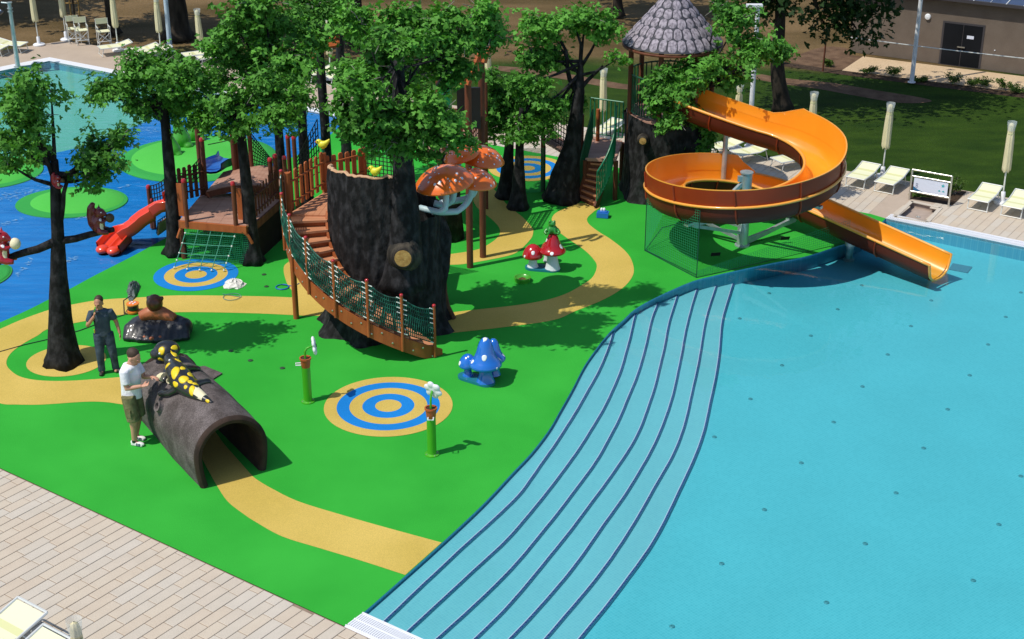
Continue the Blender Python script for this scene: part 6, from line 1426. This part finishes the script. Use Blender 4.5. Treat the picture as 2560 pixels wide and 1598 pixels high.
b = G(426, 128); lamp_pole('pale bluish lamp pole behind the far left loungers', b, 5.0, .075, mat('pole_blue', (.45, .56, .66), None, rough=.4), None)
b = G(45, 168); lamp_pole('grey pole with a tilted floodlight at the splash pool corner', b, HZ(8, b), .07, STEEL, 'flood')

# information sign
sa, sb2 = G(2273, 498), G(2371, 516); sg = thing('pool_sign', 'white pool information board in a steel frame beside the foot basin', 'sign', (sa + sb2) / 2)
sd = U(sb2 - sa); hL = HZ(424, sa); zz_ = [hL, hL - .16, hL * .28]; rotS = math.atan2(sd.y, sd.x); nS = Vector((sd.y, -sd.x, 0))
for p in (sa, sb2): MB().tube([p, p + Vector((0, 0, hL))], .024, 10).build('post', STAIN, sg, True)
for z in zz_: MB().tube([sa + Vector((0, 0, z)), sb2 + Vector((0, 0, z))], .022 if z != zz_[2] else .026, 10).build('cross_bar', STAIN, sg, True)
Ls = (sb2 - sa).length; pw, phh = Ls * .86, zz_[1] - zz_[2] - .05; pcn = (sa + sb2) / 2 + Vector((0, 0, (zz_[1] + zz_[2]) / 2))
board = MB().box(pcn, (pw, .012, phh), rotS).build('board', SIGNW, sg)
def on_board(u, v, d=.0): return pcn + sd * ((u - .5) * pw) + Vector((0, 0, (v - .5) * phh)) + nS * (.007 + d)
def text(s_, u, v, size, m, name='lettering'):
    cu = bpy.data.curves.new(name, 'FONT'); cu.body = s_; cu.size = size; cu.extrude = .001; o = bpy.data.objects.new(name, cu); COL.objects.link(o)
    dg = bpy.context.evaluated_depsgraph_get(); dg.update(); me = bpy.data.meshes.new_from_object(o.evaluated_get(dg)); bpy.data.objects.remove(o); me.materials.clear(); me.materials.append(m)
    o = bpy.data.objects.new(name, me); COL.objects.link(o); o.parent = board; p = on_board(u, v, .002); o.location = p; o.rotation_euler = (pi / 2, 0, rotS)
    return o
text('GYERMEK KALANDMEDENCE', .09, .80, .058, INK); text("CHILDREN'S POOL", .09, .70, .036, mat('ink_grey', (.25, .27, .4), None, rough=.6))
text('H\u0151M\u00c9RS\u00c9KLET', .20, .52, .034, INK); text('30-32 \u00b0C', .44, .46, .078, INK); text('M\u00c9LYS\u00c9G', .20, .32, .034, INK); text('0-0,65 m', .44, .26, .078, INK)
mb = MB(); mb.add([on_board(0, 0, .001), on_board(.32, 0, .001), on_board(.16, .12, .001), on_board(.06, .26, .001), on_board(0, .34, .001)], [(0, 1, 2, 3, 4)]); mb.build('wave_print', SIGNB, board)
mb = MB(); cst = (.86, .72); P_ = []
for k in range(10): a = 2 * pi * k / 10 + pi / 2; r = .10 if k % 2 == 0 else .045; P_.append(on_board(cst[0] + r * .62 * math.cos(a), cst[1] + r * 1.5 * math.sin(a), .002))
mb.add(P_, [tuple(range(10))]); mb.build('star_print', SIGNT, board)
for u in (.76, .88): mb = MB(); mb.add([on_board(u - .04, .28, .002), on_board(u + .045, .26, .002), on_board(u + .02, .38, .002), on_board(u - .01, .36, .002)], [(0, 1, 2, 3)]); mb.build('icon_print', SIGNT, board)
for v in (.52, .34): MB().lathe([(.028, .001), (.02, .003), (.019, .001)], on_board(.10, v), 16, frame(nS)).build('icon_print', INK, board)

# ---------------------------------------------------------------- plant room building with solar panels
W0, W1 = G(2124, 130, -.06), G(2560, 187, -.06); wd_ = U(W1 - W0); wn_ = Vector((-wd_.y, wd_.x, 0)); Lw = 16.0
hgt = HZ(0, lerp(W0, W1, (2322 - 2124) / 436)) ; hgt += .12; bld = thing('plant_building', 'low taupe rendered building with dark double door and solar panels', 'building', W0)
rotB = math.atan2(wd_.y, wd_.x); cB = W0 + wd_ * (Lw / 2) + wn_ * 3.5
MB().box(cB + Vector((0, 0, hgt / 2)), (Lw, 7, hgt), rotB).build('wall', BUILD, bld)
rfo = MB().box(cB + Vector((0, 0, hgt + .06)) - wn_ * .1, (Lw + .3, 7.3, .10), rotB).build('roof', ROOFM, bld)
Rt = Matrix.Rotation(rotB, 3, 'Z') @ Matrix.Rotation(R_(5), 3, 'X')
for i in range(13):
    for j in range(3):
        c = W0 + wd_ * (2.4 + i * 1.02) + wn_ * (.35 + j * 1.25) + Vector((0, 0, hgt + .14 + j * .10)); pn = MB().box(c, (.98, 1.2, .03), Rt).build('solar_panel', PV, rfo)
        MB().box(c + Vector((0, 0, .018)), (.012, 1.18, .004), Rt).build('cell_line', ALU, pn); MB().box(c + Rt @ Vector((0, .6, .0)), (1.0, .03, .045), Rt).build('frame_bar', ALU, pn); MB().box(c + Rt @ Vector((.495, 0, .0)), (.03, 1.2, .045), Rt).build('frame_bar', ALU, pn)
def on_wall(px, py): 
    d = Vector(_ray(px, py)); n_ = wn_; t_ = (W0 - Vector((0, 0, CAMH))).dot(n_) / d.dot(n_); return Vector((0, 0, CAMH)) + d * t_
dA, dB = on_wall(2362, 56), on_wall(2460, 64); db0, db1 = on_wall(2352, 160), on_wall(2447, 173)
du = (dA - W0).dot(wd_), (dB - W0).dot(wd_); dz_ = (dA.z + dB.z) / 2
for k in (0, 1):
    u0, u1 = lerp(du[0], du[1], .5 * k + .01), lerp(du[0], du[1], .5 * k + .49); c = W0 + wd_ * ((u0 + u1) / 2) - wn_ * .012 + Vector((0, 0, (dz_ + .06) / 2)); dr_ = MB().box(c, (u1 - u0, .03, dz_ + .0), rotB).build('door', DARKDOOR, bld)
    MB().box(W0 + wd_ * (lerp(u0, u1, .92 if k == 0 else .08)) - wn_ * .05 + Vector((0, 0, dz_ * .48)), (.12, .05, .03), rotB).build('handle', STAIN, dr_)
    if k == 1: MB().box(W0 + wd_ * lerp(u0, u1, .4) - wn_ * .032 + Vector((0, 0, dz_ * .74)), (.22, .008, .10), rotB).build('notice', SIGNW, dr_)
MB().box(W0 + wd_ * ((du[0] + du[1]) / 2) - wn_ * .006 + Vector((0, 0, dz_ / 2 + .04)), (du[1] - du[0] + .10, .02, dz_ + .10), rotB).build('door_frame', ROOFM, bld)
lp_ = on_wall(2320, 42); MB().lathe([(.10, 0), (.10, .03), (.08, .06), (.001, .075)], lp_, 20, frame(-wn_)).build('wall_lamp', SPOT, bld, True)
lp_ = on_wall(2487, 126); MB().lathe([(.02, 0), (.02, .02), (.001, .03)], lp_, 10, frame(-wn_)).build('socket', SPOT, bld, True)
wp0, wp1 = VY(2120, 93, 47.4), VY(2700, 161, 43.4); tag(MB().tube([lerp(wp0, wp1, i / 12) - Vector((0, 0, .03 * math.sin(pi * i / 12))) for i in range(13)], .015, 5).build('taut_wire', ALU), 'thin pale wire stretched in front of the taupe building', 'wire')
b = G(2057, 178); stk = thing('tree_stake', 'thin dark stake in the bed at the corner of the building', 'stake', b); MB().tube([b, b + Vector((.02, 0, HZ(88, b)))], .03, 7).build('stake', WOOD_D, stk, True)
b = G(1953, 155); bk = thing('bucket', 'small white bucket on the lawn beside the leaning trunk', 'bucket', b); MB().lathe([(.10, 0), (.13, .24), (.14, .25), (.12, .25), (.001, .05)], b, 14).build('pail', WHITE, bk, True)
# sapling frame, far left
b = G(180, 46); sf = thing('sapling_frame', 'young sapling held between yellow wooden stakes on the dry lawn', 'sapling', b)
for px in (166, 179, 200): q = G(px, 46); MB().tube([q, q + Vector((0, 0, 1.0))], .028, 6).build('stake', CUT, sf, True)
MB().tube([G(166, 46) + Vector((0, 0, .55)), G(202, 46) + Vector((0, 0, .55))], .025, 6).build('cross_bar', CUT, sf, True); MB().tube([G(187, 46), G(187, 46) + Vector((0, 0, 2.5))], .035, 7).build('stem', PBARK, sf, True)

# ================================================================== TREES AND PLANTS
def leaf_mesh(name, C, N_, S_, TINT, m, parent, lobes=3):
    n = len(C); C = np.asarray(C); N_ = N_ / np.linalg.norm(N_, axis=1, keepdims=True)
    ref = RNG.normal(size=(n, 3)); X = ref - N_ * (ref * N_).sum(1, keepdims=True); X /= np.linalg.norm(X, axis=1, keepdims=True); Y = np.cross(N_, X)
    S_ = np.asarray(S_)[:, None]; V = []; F = []; per = 4 * lobes
    for l in range(lobes):
        a = (l - (lobes - 1) / 2) * 1.05; D = X * math.cos(a) + Y * math.sin(a); E = -X * math.sin(a) + Y * math.cos(a); ln = 1.0 if lobes == 1 or l == (lobes - 1) // 2 else .8
        V += [C - D * 0, C + D * S_ * .55 * ln + E * S_ * .27 + N_ * S_ * .10, C + D * S_ * ln - N_ * S_ * .06, C + D * S_ * .55 * ln - E * S_ * .27 + N_ * S_ * .10]
    V = np.stack(V, 1).reshape(-1, 3)
    idx = np.arange(n * lobes)[:, None] * 4 + np.array([[0, 1, 2, 3]])
    off = parent_loc(parent); V = V - np.array([off.x, off.y, off.z])
    me = bpy.data.meshes.new(name); nv, nf = len(V), len(idx)
    me.vertices.add(nv); me.vertices.foreach_set('co', V.astype(np.float32).ravel()); me.loops.add(nf * 4); me.loops.foreach_set('vertex_index', idx.astype(np.int32).ravel())
    me.polygons.add(nf); me.polygons.foreach_set('loop_start', (np.arange(nf) * 4).astype(np.int32)); me.update(calc_edges=True)
    at = me.attributes.new('tint', 'FLOAT', 'POINT'); at.data.foreach_set('value', np.repeat(np.asarray(TINT), per).astype(np.float32))
    me.materials.append(m); o = bpy.data.objects.new(name, me); COL.objects.link(o); o.parent = parent
    return o
def blob_leaves(blobs, dens, size, clus_r, per):
    """leaf sprays set along twigs that radiate from each bough, so crowns are ragged and open"""
    C = []; Nn = []; S_ = []; T_ = []
    for c, r in blobs:
        c = np.array(c); r = np.array(r); area = (r[0] * r[1] + r[0] * r[2] + r[1] * r[2]); nc = max(4, int(dens * area)); nt = max(3, nc // 4)
        bt = RNG.normal(.5, .13)
        for _ in range(nt):
            d = RNG.normal(size=3); d[2] = d[2] * .9 + .12; d /= np.linalg.norm(d); ln = RNG.uniform(.55, 1.22); side = RNG.normal(size=3) * .22; tt = np.clip(bt + RNG.normal() * .10, .05, .95)
            for k in np.linspace(.42, 1.0, 4) + RNG.uniform(-.06, .06, 4):
                q = c + (d * ln * k + side * k * k) * r + np.array([0, 0, -.10 * k * k * r[2]]); m = max(3, int(per * (1.15 - .45 * k)) + RNG.integers(-2, 3)); cr = clus_r * (1.12 - .45 * k)
                o = RNG.normal(size=(m, 3)) * cr * np.array([1, 1, .55]); C.append(q + o); Nn.append(d * .5 + np.array([0, 0, .6]) + RNG.normal(size=(m, 3)) * .55)
                S_.append(size * RNG.uniform(.6, 1.35, m)); T_.append(np.clip(tt + RNG.normal(size=m) * .15, 0, 1))
    return np.concatenate(C), np.concatenate(Nn), np.concatenate(S_), np.concatenate(T_)
def rtrunk(root, pts, radii, m, seed, name='trunk', n=18, flare=0.0, amp=.10):
    f = noise1(seed); P = resample(pts, 24); K = len(pts)
    L = [0]
    for a, b in zip(pts, pts[1:]): L.append(L[-1] + (b - a).length)
    R2 = []
    for i in range(24):
        s_ = L[-1] * i / 23; j = 0
        while j < K - 2 and L[j + 1] < s_: j += 1
        R2.append(lerp(radii[j], radii[j + 1], (s_ - L[j]) / max(1e-6, L[j + 1] - L[j])))
    rf = lambda t, a: 1 + amp * f(a, t * 6) + flare * math.exp(-t * 22) * (1 + .45 * math.sin(5 * a + seed) + .25 * math.sin(3 * a))
    return MB().tube(P, R2, n, True, 1.0, rf).build(name, m, root, 'all')
def play_tree(label, base, trunk_px, radii, blobs_px, dens=60, size=.082, seed=1, flare=.5, dy=0.0, Yc=None, extra=(), name='play_tree', per=13):
    t = thing(name, label, 'tree', base); Y = base.y
    pts = [base] + [VY(a, b, Y + dz_) for a, b, dz_ in trunk_px]
    rtrunk(t, pts, radii, BARK, seed, flare=flare)
    top = pts[-1]; B = []; Yb = Yc or Y; rr = random.Random(seed)
    tw = MB(); lb = MB()
    for i, (a, b, rx, ry) in enumerate(blobs_px):
        c = VY(a, b, Yb + rr.uniform(-.45, .45)); s = scale_at(c); B.append((c, (rx / s * 1.0, (rx + ry) / 2 / s * .95, ry / s * 1.0)))
        st = lerp(pts[-2], pts[-1], rr.uniform(.3, 1)); mid = lerp(st, c, .5) + Vector((0, 0, -.08)); lb.tube(resample([st, mid, c], 6), [.045, .04, .032, .026, .018, .01], 6)
        for k in range(5):
            e = c + Vector((rr.uniform(-1, 1) * rx / s * .85, rr.uniform(-1, 1) * rx / s * .7, rr.uniform(-.5, 1.0) * ry / s * .9)); tw.tube([c, lerp(c, e, .5) + Vector((0, 0, .05)), e], [.014, .010, .005], 4)
    struct(tw.build('twigs', TWIG, t, True), 'stuff'); struct(lb.build('limbs', BARK, t, True), 'stuff')
    for ex in extra: MB().tube(resample([VY(a, b, Y + dz_) for a, b, dz_ in ex[0]], 8), [lerp(ex[1], ex[2], i / 7) for i in range(8)], 10).build('limb', BARK, t, True)
    C, Nn, S_, T_ = blob_leaves(B, dens * 1.25, size * 1.16, .135, per); leaf_mesh('crown', C, Nn, S_, T_, LEAF, t)
    return t
# squirrel tree in front
b = G(160, 906)
play_tree('dark tree with two red squirrel figures on its side branches, near the log tunnel', b, [(152, 820, 0), (146, 700, 0), (146, 600, 0), (140, 500, 0), (136, 400, 0)], [.30, .235, .165, .12, .105, .07], [(60, 215, 70, 62), (75, 300, 80, 70), (25, 350, 60, 60), (100, 375, 48, 45), (258, 372, 70, 52), (305, 352, 42, 30), (232, 440, 45, 42), (275, 418, 52, 42), (215, 395, 30, 30), (128, 230, 28, 26), (40, 260, 60, 50), (20, 410, 40, 28)],
          75, .075, 31, .32, extra=[([(146, 600, 0), (100, 622, -.05), (50, 634, -.1), (0, 654, -.15), (-40, 672, -.2)], .085, .05), ([(150, 602, 0), (185, 598, -.03), (230, 585, -.06), (284, 574, -.1)], .075, .05), ([(150, 560, 0), (157, 520, -.05), (160, 470, -.05), (185, 420, 0), (215, 390, 0)], .055, .02)])
def squirrel(label, px, py, Y, s, nut_m, belly_m, body_m):
    p = VY(px, py, Y); t = thing('squirrel_figure', label, 'animal figure', p); P = lambda x, y, z: p + Vector((x, y, z)) * s
    mb = MB(); mb.ball(P(0, 0, .20), (.16 * s, .14 * s, .21 * s)); mb.ball(P(.03, 0, .33), (.12 * s, .12 * s, .13 * s)); mb.ball(P(.07, -.02, .50), (.13 * s, .12 * s, .11 * s)); mb.ball(P(.17, -.03, .47), (.07 * s, .07 * s, .06 * s))
    [mb.tube([P(.04 + k * .0, k * .07 - .02, .57), P(.05, k * .09 - .02, .68)], [.04 * s, .012 * s], 8) for k in (-1, 1)]
    mb.tube([P(-.10, .03, .06), P(-.16, .04, .2), P(-.165, .04, .42), P(-.13, .03, .60), P(-.07, .03, .70), P(-.02, .03, .68)], [.06 * s, .085 * s, .095 * s, .09 * s, .06 * s, .025 * s], 10)
    [mb.tube([P(.03, k * .11, .34), P(.15, k * .11, .30), P(.22, k * .05, .34)], [.05 * s, .045 * s, .035 * s], 8) for k in (-1, 1)]
    [mb.tube([P(.0, k * .11, .10), P(.12, k * .11, .05), P(.25, k * .10, .04)], [.08 * s, .07 * s, .05 * s], 8) for k in (-1, 1)]
    o = mb.build('body', body_m, t); remesh(o, .024 * s, 4)
    MB().ball(P(.29, -.02, .37), (.105 * s, .10 * s, .11 * s), 16, 10).build('nut', nut_m, t, True)
    bv = bvh_of(o); surf_spot(o, bv, P(.13, -.13, .2), .05 * s, .10 * s, 0, belly_m, .006); surf_spot(o, bv, P(.10, -.13, .37), .035 * s, .035 * s, 0, SPOT, .006)
    MB().ball(P(.13, -.12, .54), .016 * s, 8, 6).build('eye', SPOT, t, True)
squirrel('dark red squirrel figure holding a brown nut on the right branch', 248, 582, b.y - .08, .80, BROWNNUT, CREAMP, REDSQ_D)
squirrel('bright red squirrel figure with a pale nut, cut by the left picture edge', 6, 655, b.y - .16, 1.0, CREAMP, CREAMP, REDSQ)
squirrel('small red squirrel figure clinging high on the trunk among the leaves', 143, 470, b.y - .12, .40, BROWNNUT, CREAMP, REDSQ)
# left cluster
play_tree('dark tree at the top of the red slide, leaves spreading over the splash pool', G(440, 634), [(432, 520, 0), (422, 400, 0), (412, 300, 0), (405, 240, 0)], [.20, .155, .12, .10, .06], [(290, 222, 75, 48), (380, 192, 85, 60), (335, 160, 48, 32), (452, 240, 70, 60), (248, 240, 38, 30), (402, 268, 60, 42), (480, 182, 60, 45), (345, 265, 45, 28), (430, 160, 45, 30)], 95, .078, 41, .5, extra=[([(418, 330, 0), (400, 295, 0), (380, 270, 0)], .05, .03)])
play_tree('dark tree standing at the right corner of the climbing platform, before the stair', G(633, 656), [(624, 540, 0), (612, 420, 0), (600, 320, 0), (594, 260, 0)], [.19, .145, .115, .095, .06], [(560, 262, 100, 60), (645, 225, 80, 70), (520, 300, 55, 32), (690, 292, 62, 42), (600, 318, 55, 26), (740, 250, 45, 45)], 90, .08, 42, .5)
play_tree('slim dark tree rising through the middle of the arch bridge', G(709, 560), [(706, 480, 0), (700, 380, 0), (694, 290, 0), (690, 180, 0)], [.15, .115, .11, .09, .05], [(600, 85, 80, 60), (685, 65, 85, 55), (722, 150, 75, 70), (622, 160, 85, 52), (560, 125, 52, 42), (540, 190, 40, 40), (660, 10, 80, 40)], 80, .085, 43, .4)
play_tree('dark tree with leaning trunk left of the yellow bird', G(770, 520), [(764, 430, 0), (757, 330, 0), (752, 220, 0), (750, 120, 0)], [.15, .12, .11, .09, .05], [(775, 90, 60, 55), (700, 210, 50, 60), (780, 20, 80, 40), (735, 290, 40, 28)], 80, .085, 44, .4)
play_tree('bare straight dark post tree with a pale top behind the yellow bird', G(822, 470), [(818, 400, 0), (810, 280, 0), (803, 180, 0), (797, 104, 0)], [.13, .12, .115, .11, .10], [(860, 50, 65, 48), (830, 5, 60, 30)], 80, .085, 45, .3)
play_tree('dark trunk farther back between the far deck loungers and the leaves', G(868, 400), [(864, 330, 0), (858, 220, 0), (850, 120, 0), (846, 60, 0)], [.14, .12, .115, .11, .08], [(850, 40, 60, 40), (905, 90, 40, 40)], 70, .085, 46, .3)
# main crown above the stump
mt = SC0 + Vector((.36, -.98, 1.2)); mtp = thing('play_tree', 'big leafy tree growing out of the hollow black stump', 'tree', mt)
pm = [mt, VY(1012, 560, mt.y), VY(1010, 450, mt.y), VY(1006, 360, mt.y), VY(1000, 250, mt.y), VY(995, 150, mt.y)]
rtrunk(mtp, pm, [.40, .30, .21, .185, .15, .08], BARK, 51, flare=.2)
Bm = []; tw = MB(); lb = MB(); rr = random.Random(51)
for a, b_, rx, ry, dy in [(905, 62, 82, 52, .3), (1000, 45, 95, 52, .5), (1100, 52, 80, 52, .3), (955, 150, 74, 56, .9), (1045, 190, 60, 62, .7), (930, 288, 98, 62, -1.15), (1022, 292, 74, 56, -1.2), (880, 325, 42, 32, -1.1), (1108, 352, 58, 34, -1.2), (1062, 330, 58, 38, -1.15), (1160, 100, 66, 50, .4), (1000, 235, 70, 46, .5), (862, 262, 34, 30, -1.0), (1160, 352, 30, 24, -1.1), (1205, 38, 60, 40, .5), (880, 175, 44, 44, 1.0), (960, 365, 52, 34, -1.1), (1005, 350, 50, 40, -1.0), (985, 180, 70, 60, .6), (1035, 125, 66, 52, -.9), (960, 100, 60, 46, -.7), (910, 220, 60, 50, -1.5), (1060, 260, 60, 50, -1.3), (1110, 290, 60, 46, -1.3), (1150, 180, 60, 60, .5), (1090, 130, 70, 60, .6), (1075, 395, 40, 16, -1.2), (1230, 90, 40, 40, .6)]:
    c = VY(a, b_, mt.y + .1 + dy); s = scale_at(c); Bm.append((c, (rx / s * .92, (rx + ry) / 2 / s * .85, ry / s * .95))); st = lerp(pm[3], pm[5], rr.uniform(0, 1)); lb.tube(resample([st, lerp(st, c, .5) - Vector((0, 0, .1)), c], 6), [.03, .024, .02, .016, .012, .007], 6)
    for k in range(6): e = c + Vector((rr.uniform(-1, 1) * rx / s * .85, rr.uniform(-1, 1) * .5, rr.uniform(-.6, 1.0) * ry / s * .9)); tw.tube([c, lerp(c, e, .5) + Vector((0, 0, .05)), e], [.014, .010, .005], 4)
struct(tw.build('twigs', TWIG, mtp, True), 'stuff'); struct(lb.build('limbs', BARK, mtp, True), 'stuff'); C, Nn, S_, T_ = blob_leaves(Bm, 160, .092, .13, 13)
keep = np.ones(len(C), bool); sdv = np.array(_sd)
for mc, rr_ in ((VY(1110, 446, 27.75), .58), (VY(1188, 446, 28.3), .42), (VY(1204, 389, 29.2), .42)):      # sunny gap over the mushrooms
    v = C - np.array(mc); tt_ = v @ sdv; perp = np.linalg.norm(v - tt_[:, None] * sdv, axis=1); keep &= ~((tt_ > .35) & (perp < rr_) & (RNG.random(len(C)) < .88))
C, Nn, S_, T_ = C[keep], Nn[keep], S_[keep], T_[keep]
leaf_mesh('crown', C, Nn, S_, T_, LEAF, mtp)
# trees between stump and tower
play_tree('left one of the twin black cone trunks before the far rings', G(1266, 492), [(1268, 440, 0), (1272, 380, 0), (1276, 320, 0), (1276, 260, 0)], [.26, .18, .12, .09, .05], [(1262, 235, 62, 52), (1245, 308, 50, 42), (1222, 252, 36, 42), (1230, 190, 40, 26)], 90, .082, 61, .15)
play_tree('right one of the twin black cone trunks before the far rings', G(1296, 520), [(1297, 470, 0), (1298, 400, 0), (1300, 330, 0), (1304, 270, 0)], [.25, .17, .11, .09, .05], [(1325, 285, 52, 45), (1335, 225, 42, 36), (1300, 335, 40, 30), (1355, 320, 40, 28)], 90, .08, 62, .15)
play_tree('wide based black tree with forked branches left of the green stair', G(1405, 498), [(1412, 440, 0), (1430, 370, 0), (1440, 300, 0), (1448, 230, 0), (1452, 150, 0)], [.42, .36, .22, .17, .13, .05], [(1370, 62, 82, 50), (1462, 45, 72, 42), (1335, 140, 52, 55), (1392, 145, 36, 40), (1352, 268, 62, 38), (1418, 262, 42, 28), (1330, 330, 40, 30), (1300, 210, 30, 50), (1510, 60, 36, 46), (1540, 150, 22, 22)], 88, .082, 63, .25,
          extra=[([(1448, 225, 0), (1470, 200, 0), (1508, 165, 0)], .06, .03), ([(1445, 240, 0), (1420, 190, 0), (1415, 120, 0), (1390, 90, 0)], .07, .03), ([(1450, 170, 0), (1452, 110, 0), (1440, 75, 0), (1405, 50, 0)], .045, .02)])
play_tree('leafy dark tree overhanging the top of the orange slide beside the tower', G(1738, 472), [(1735, 420, -.2), (1728, 350, -.5), (1722, 280, -.8), (1740, 200, -1.0)], [.42, .36, .22, .13, .06], [(1842, 62, 66, 50), (1782, 172, 95, 50), (1702, 212, 78, 50), (1882, 130, 66, 46), (1652, 225, 40, 32), (1702, 270, 60, 38), (1925, 112, 38, 36), (1762, 335, 34, 44), (1735, 302, 40, 30), (1800, 22, 50, 30), (1948, 140, 26, 34), (1632, 268, 26, 20), (1826, 205, 40, 26), (1752, 372, 30, 34), (1690, 305, 46, 30), (1640, 250, 40, 34), (1665, 185, 40, 26)], 92, .082, 64, .2, Yc=35.0)
# ---------------------------------------------------------------- park trees in the background
def park_tree(label, base, top, r0, r1, crown, dens, size, seed, group='old park trees on the lawn', mleaf=LEAF_D, stretch=1.0, lim=None):
    t = thing('park_tree', label, 'tree', base, 0, group); rtrunk(t, [base] + list(top), [r0] + [lerp(r0, r1, (i + 1) / len(top)) for i in range(len(top))], PBARK, seed, flare=.4); B = []; tw = MB()
    for c, r in crown:
        B.append((c, r)); st = lerp(top[-2] if len(top) > 1 else base, top[-1], .7); tw.tube(resample([st, lerp(st, Vector(c), .5) + Vector((0, 0, .3)), Vector(c)], 6), [.12, .1, .08, .06, .04, .02], 6)
    tw.build('branches', PBARK, t, True); C, Nn, S_, T_ = blob_leaves(B, dens * 1.9, size * 1.05, .38, 9); leaf_mesh('crown', C, Nn, S_, T_, mleaf, t, 3)
b = G(1957, 274); top = [VY(1945, 200, b.y), VY(1942, 140, b.y), VY(1950, 60, b.y + .2), VY(1955, -40, b.y + .4), VY(1960, -160, b.y + .6)]
park_tree('leaning dark park tree beyond the slide, its leaves hanging before the building', b, top, .24, .10, [(VY(2000, -120, b.y + .5), (2.2, 2.2, 1.2)), (VY(2110, 10, b.y + 1.5), (.95, .8, .85)), (VY(2060, 60, b.y + 1.2), (.55, .5, .55)), (VY(2140, 70, b.y + 1.5), (.5, .45, .55)), (VY(2200, 5, b.y + 1.5), (.5, .5, .5)), (VY(1930, 10, b.y + .3), (.8, .7, .6)), (VY(1850, -150, b.y), (1.8, 1.6, 1.2)), (VY(2230, -120, b.y + .6), (1.6, 1.6, 1.2)), (VY(2080, -260, b.y), (2.4, 2.4, 1.5))], 16, .15, 71)
gb = VY(808, 150, 36.2); gr_ = thing('little_roof', 'small brown wooden gable roof on the tall dark posts among the leaves', 'roof', gb)
q0, q1, q2, q3 = VY(772, 128, 35.6), VY(848, 118, 35.9), VY(850, 92, 36.4), VY(776, 98, 36.1); MB().plate([q0, q1, q2, q3], .05).build('roof_board', WOOD, gr_); MB().plate([VY(770, 150, 35.6), VY(790, 148, 35.6), VY(790, 102, 35.9), VY(772, 98, 35.9)], .04).build('gable_board', WOOD, gr_)
b = G(447, 95); park_tree('thick dark park trunk beside the bluish lamp pole', b, [VY(440, 20, b.y), VY(430, -80, b.y), VY(425, -220, b.y)], .42, .2, [(VY(430, -330, b.y), (3.0, 2.6, 1.8)), (VY(300, -300, b.y), (2.4, 2.2, 1.5)), (VY(560, -300, b.y + 1), (2.2, 2.2, 1.5))], 10, .22, 72)
b = G(286, 86); park_tree('leaning dark park trunk behind the single director chair', b, [VY(276, 40, b.y), VY(266, -40, b.y), VY(258, -200, b.y)], .20, .10, [(VY(250, -290, b.y), (2.4, 2.2, 1.5)), (VY(130, -260, b.y), (2.2, 2.0, 1.4))], 10, .22, 73)
b = G(-230, 40); park_tree('park tree just outside the left edge, shading the dry lawn', b, [VY(-230, -60, b.y), VY(-240, -190, b.y)], .3, .12, [(VY(-210, -240, b.y), (2.8, 2.6, 1.7)), (VY(-80, -220, b.y + .5), (2.2, 2.2, 1.4)), (VY(-300, -220, b.y), (2.0, 2.0, 1.4))], 10, .22, 74)
b = G(896, 112); park_tree('dark park trunk half hidden behind the leaves, far side of the lawn', b, [VY(893, 60, b.y), VY(888, -40, b.y), VY(885, -160, b.y)], .26, .12, [(VY(870, -230, b.y), (2.6, 2.4, 1.5)), (VY(760, -160, b.y - .5), (2.0, 2.0, 1.2)), (VY(960, -160, b.y), (1.6, 1.6, 1.0))], 11, .2, 75)
b = G(1545, 40); park_tree('slim park tree on the dry lawn behind the tower roof', b, [VY(1543, -20, b.y), VY(1540, -160, b.y)], .2, .1, [(VY(1540, -210, b.y), (2.2, 2.2, 1.4)), (VY(1650, -190, b.y), (1.8, 1.8, 1.2))], 10, .22, 76)
b = G(2330, 20); park_tree('park tree behind the building near the top right corner', b + Vector((0, 8, 0)), [b + Vector((0, 8, 3)), b + Vector((0, 8, 6))], .3, .12, [(b + Vector((0, 8, 7)), (3, 3, 2))], 8, .25, 77)
# shrubs in the beds
def shrub(label, px, py, r, h, seed, m=LEAF_S):
    p = G(px, py, -.06); t = thing('small_shrub', label, 'shrub', p, 0, 'young shrubs along the building bed'); rr = random.Random(seed); st = MB(); C = []
    for i in range(6):
        e = p + Vector((rr.uniform(-1, 1) * r, rr.uniform(-1, 1) * r * .6, h * rr.uniform(.6, 1.1))); st.tube([p, lerp(p, e, .5), e], [.012, .009, .004], 4); C.append((e - Vector((0, 0, .05)), (r * .3, r * .3, h * .2))); C.append((lerp(p, e, .5), (r * .22, r * .2, h * .14)))
    st.build('stems', TWIG, t); a, b_, c, d = blob_leaves(C, 60, .055, .05, 6); leaf_mesh('leaves', a, b_, c, d, m, t, 1)
labs = ['leftmost', 'second', 'third', 'fourth', 'fifth', 'sixth', 'seventh', 'eighth', 'rightmost']
for i, (a, b_, r, h) in enumerate([(2068, 166, .18, .30), (2172, 184, .28, .30), (2233, 190, .34, .42), (2298, 203, .25, .22), (2378, 210, .30, .42), (2428, 214, .28, .3), (2455, 218, .28, .42), (2515, 226, .36, .4), (2545, 232, .3, .3)]): shrub('%s young shrub in the bed along the pale building apron' % labs[i], a, b_, r * .85, h * .8, 100 + i)
shrub('leafy young shrub growing at the right post of the pool sign', 2383, 492, .26, .5, 120, LEAF_S); shrub('low young shrub under the pool sign board', 2306, 496, .22, .18, 121, LEAF_S)
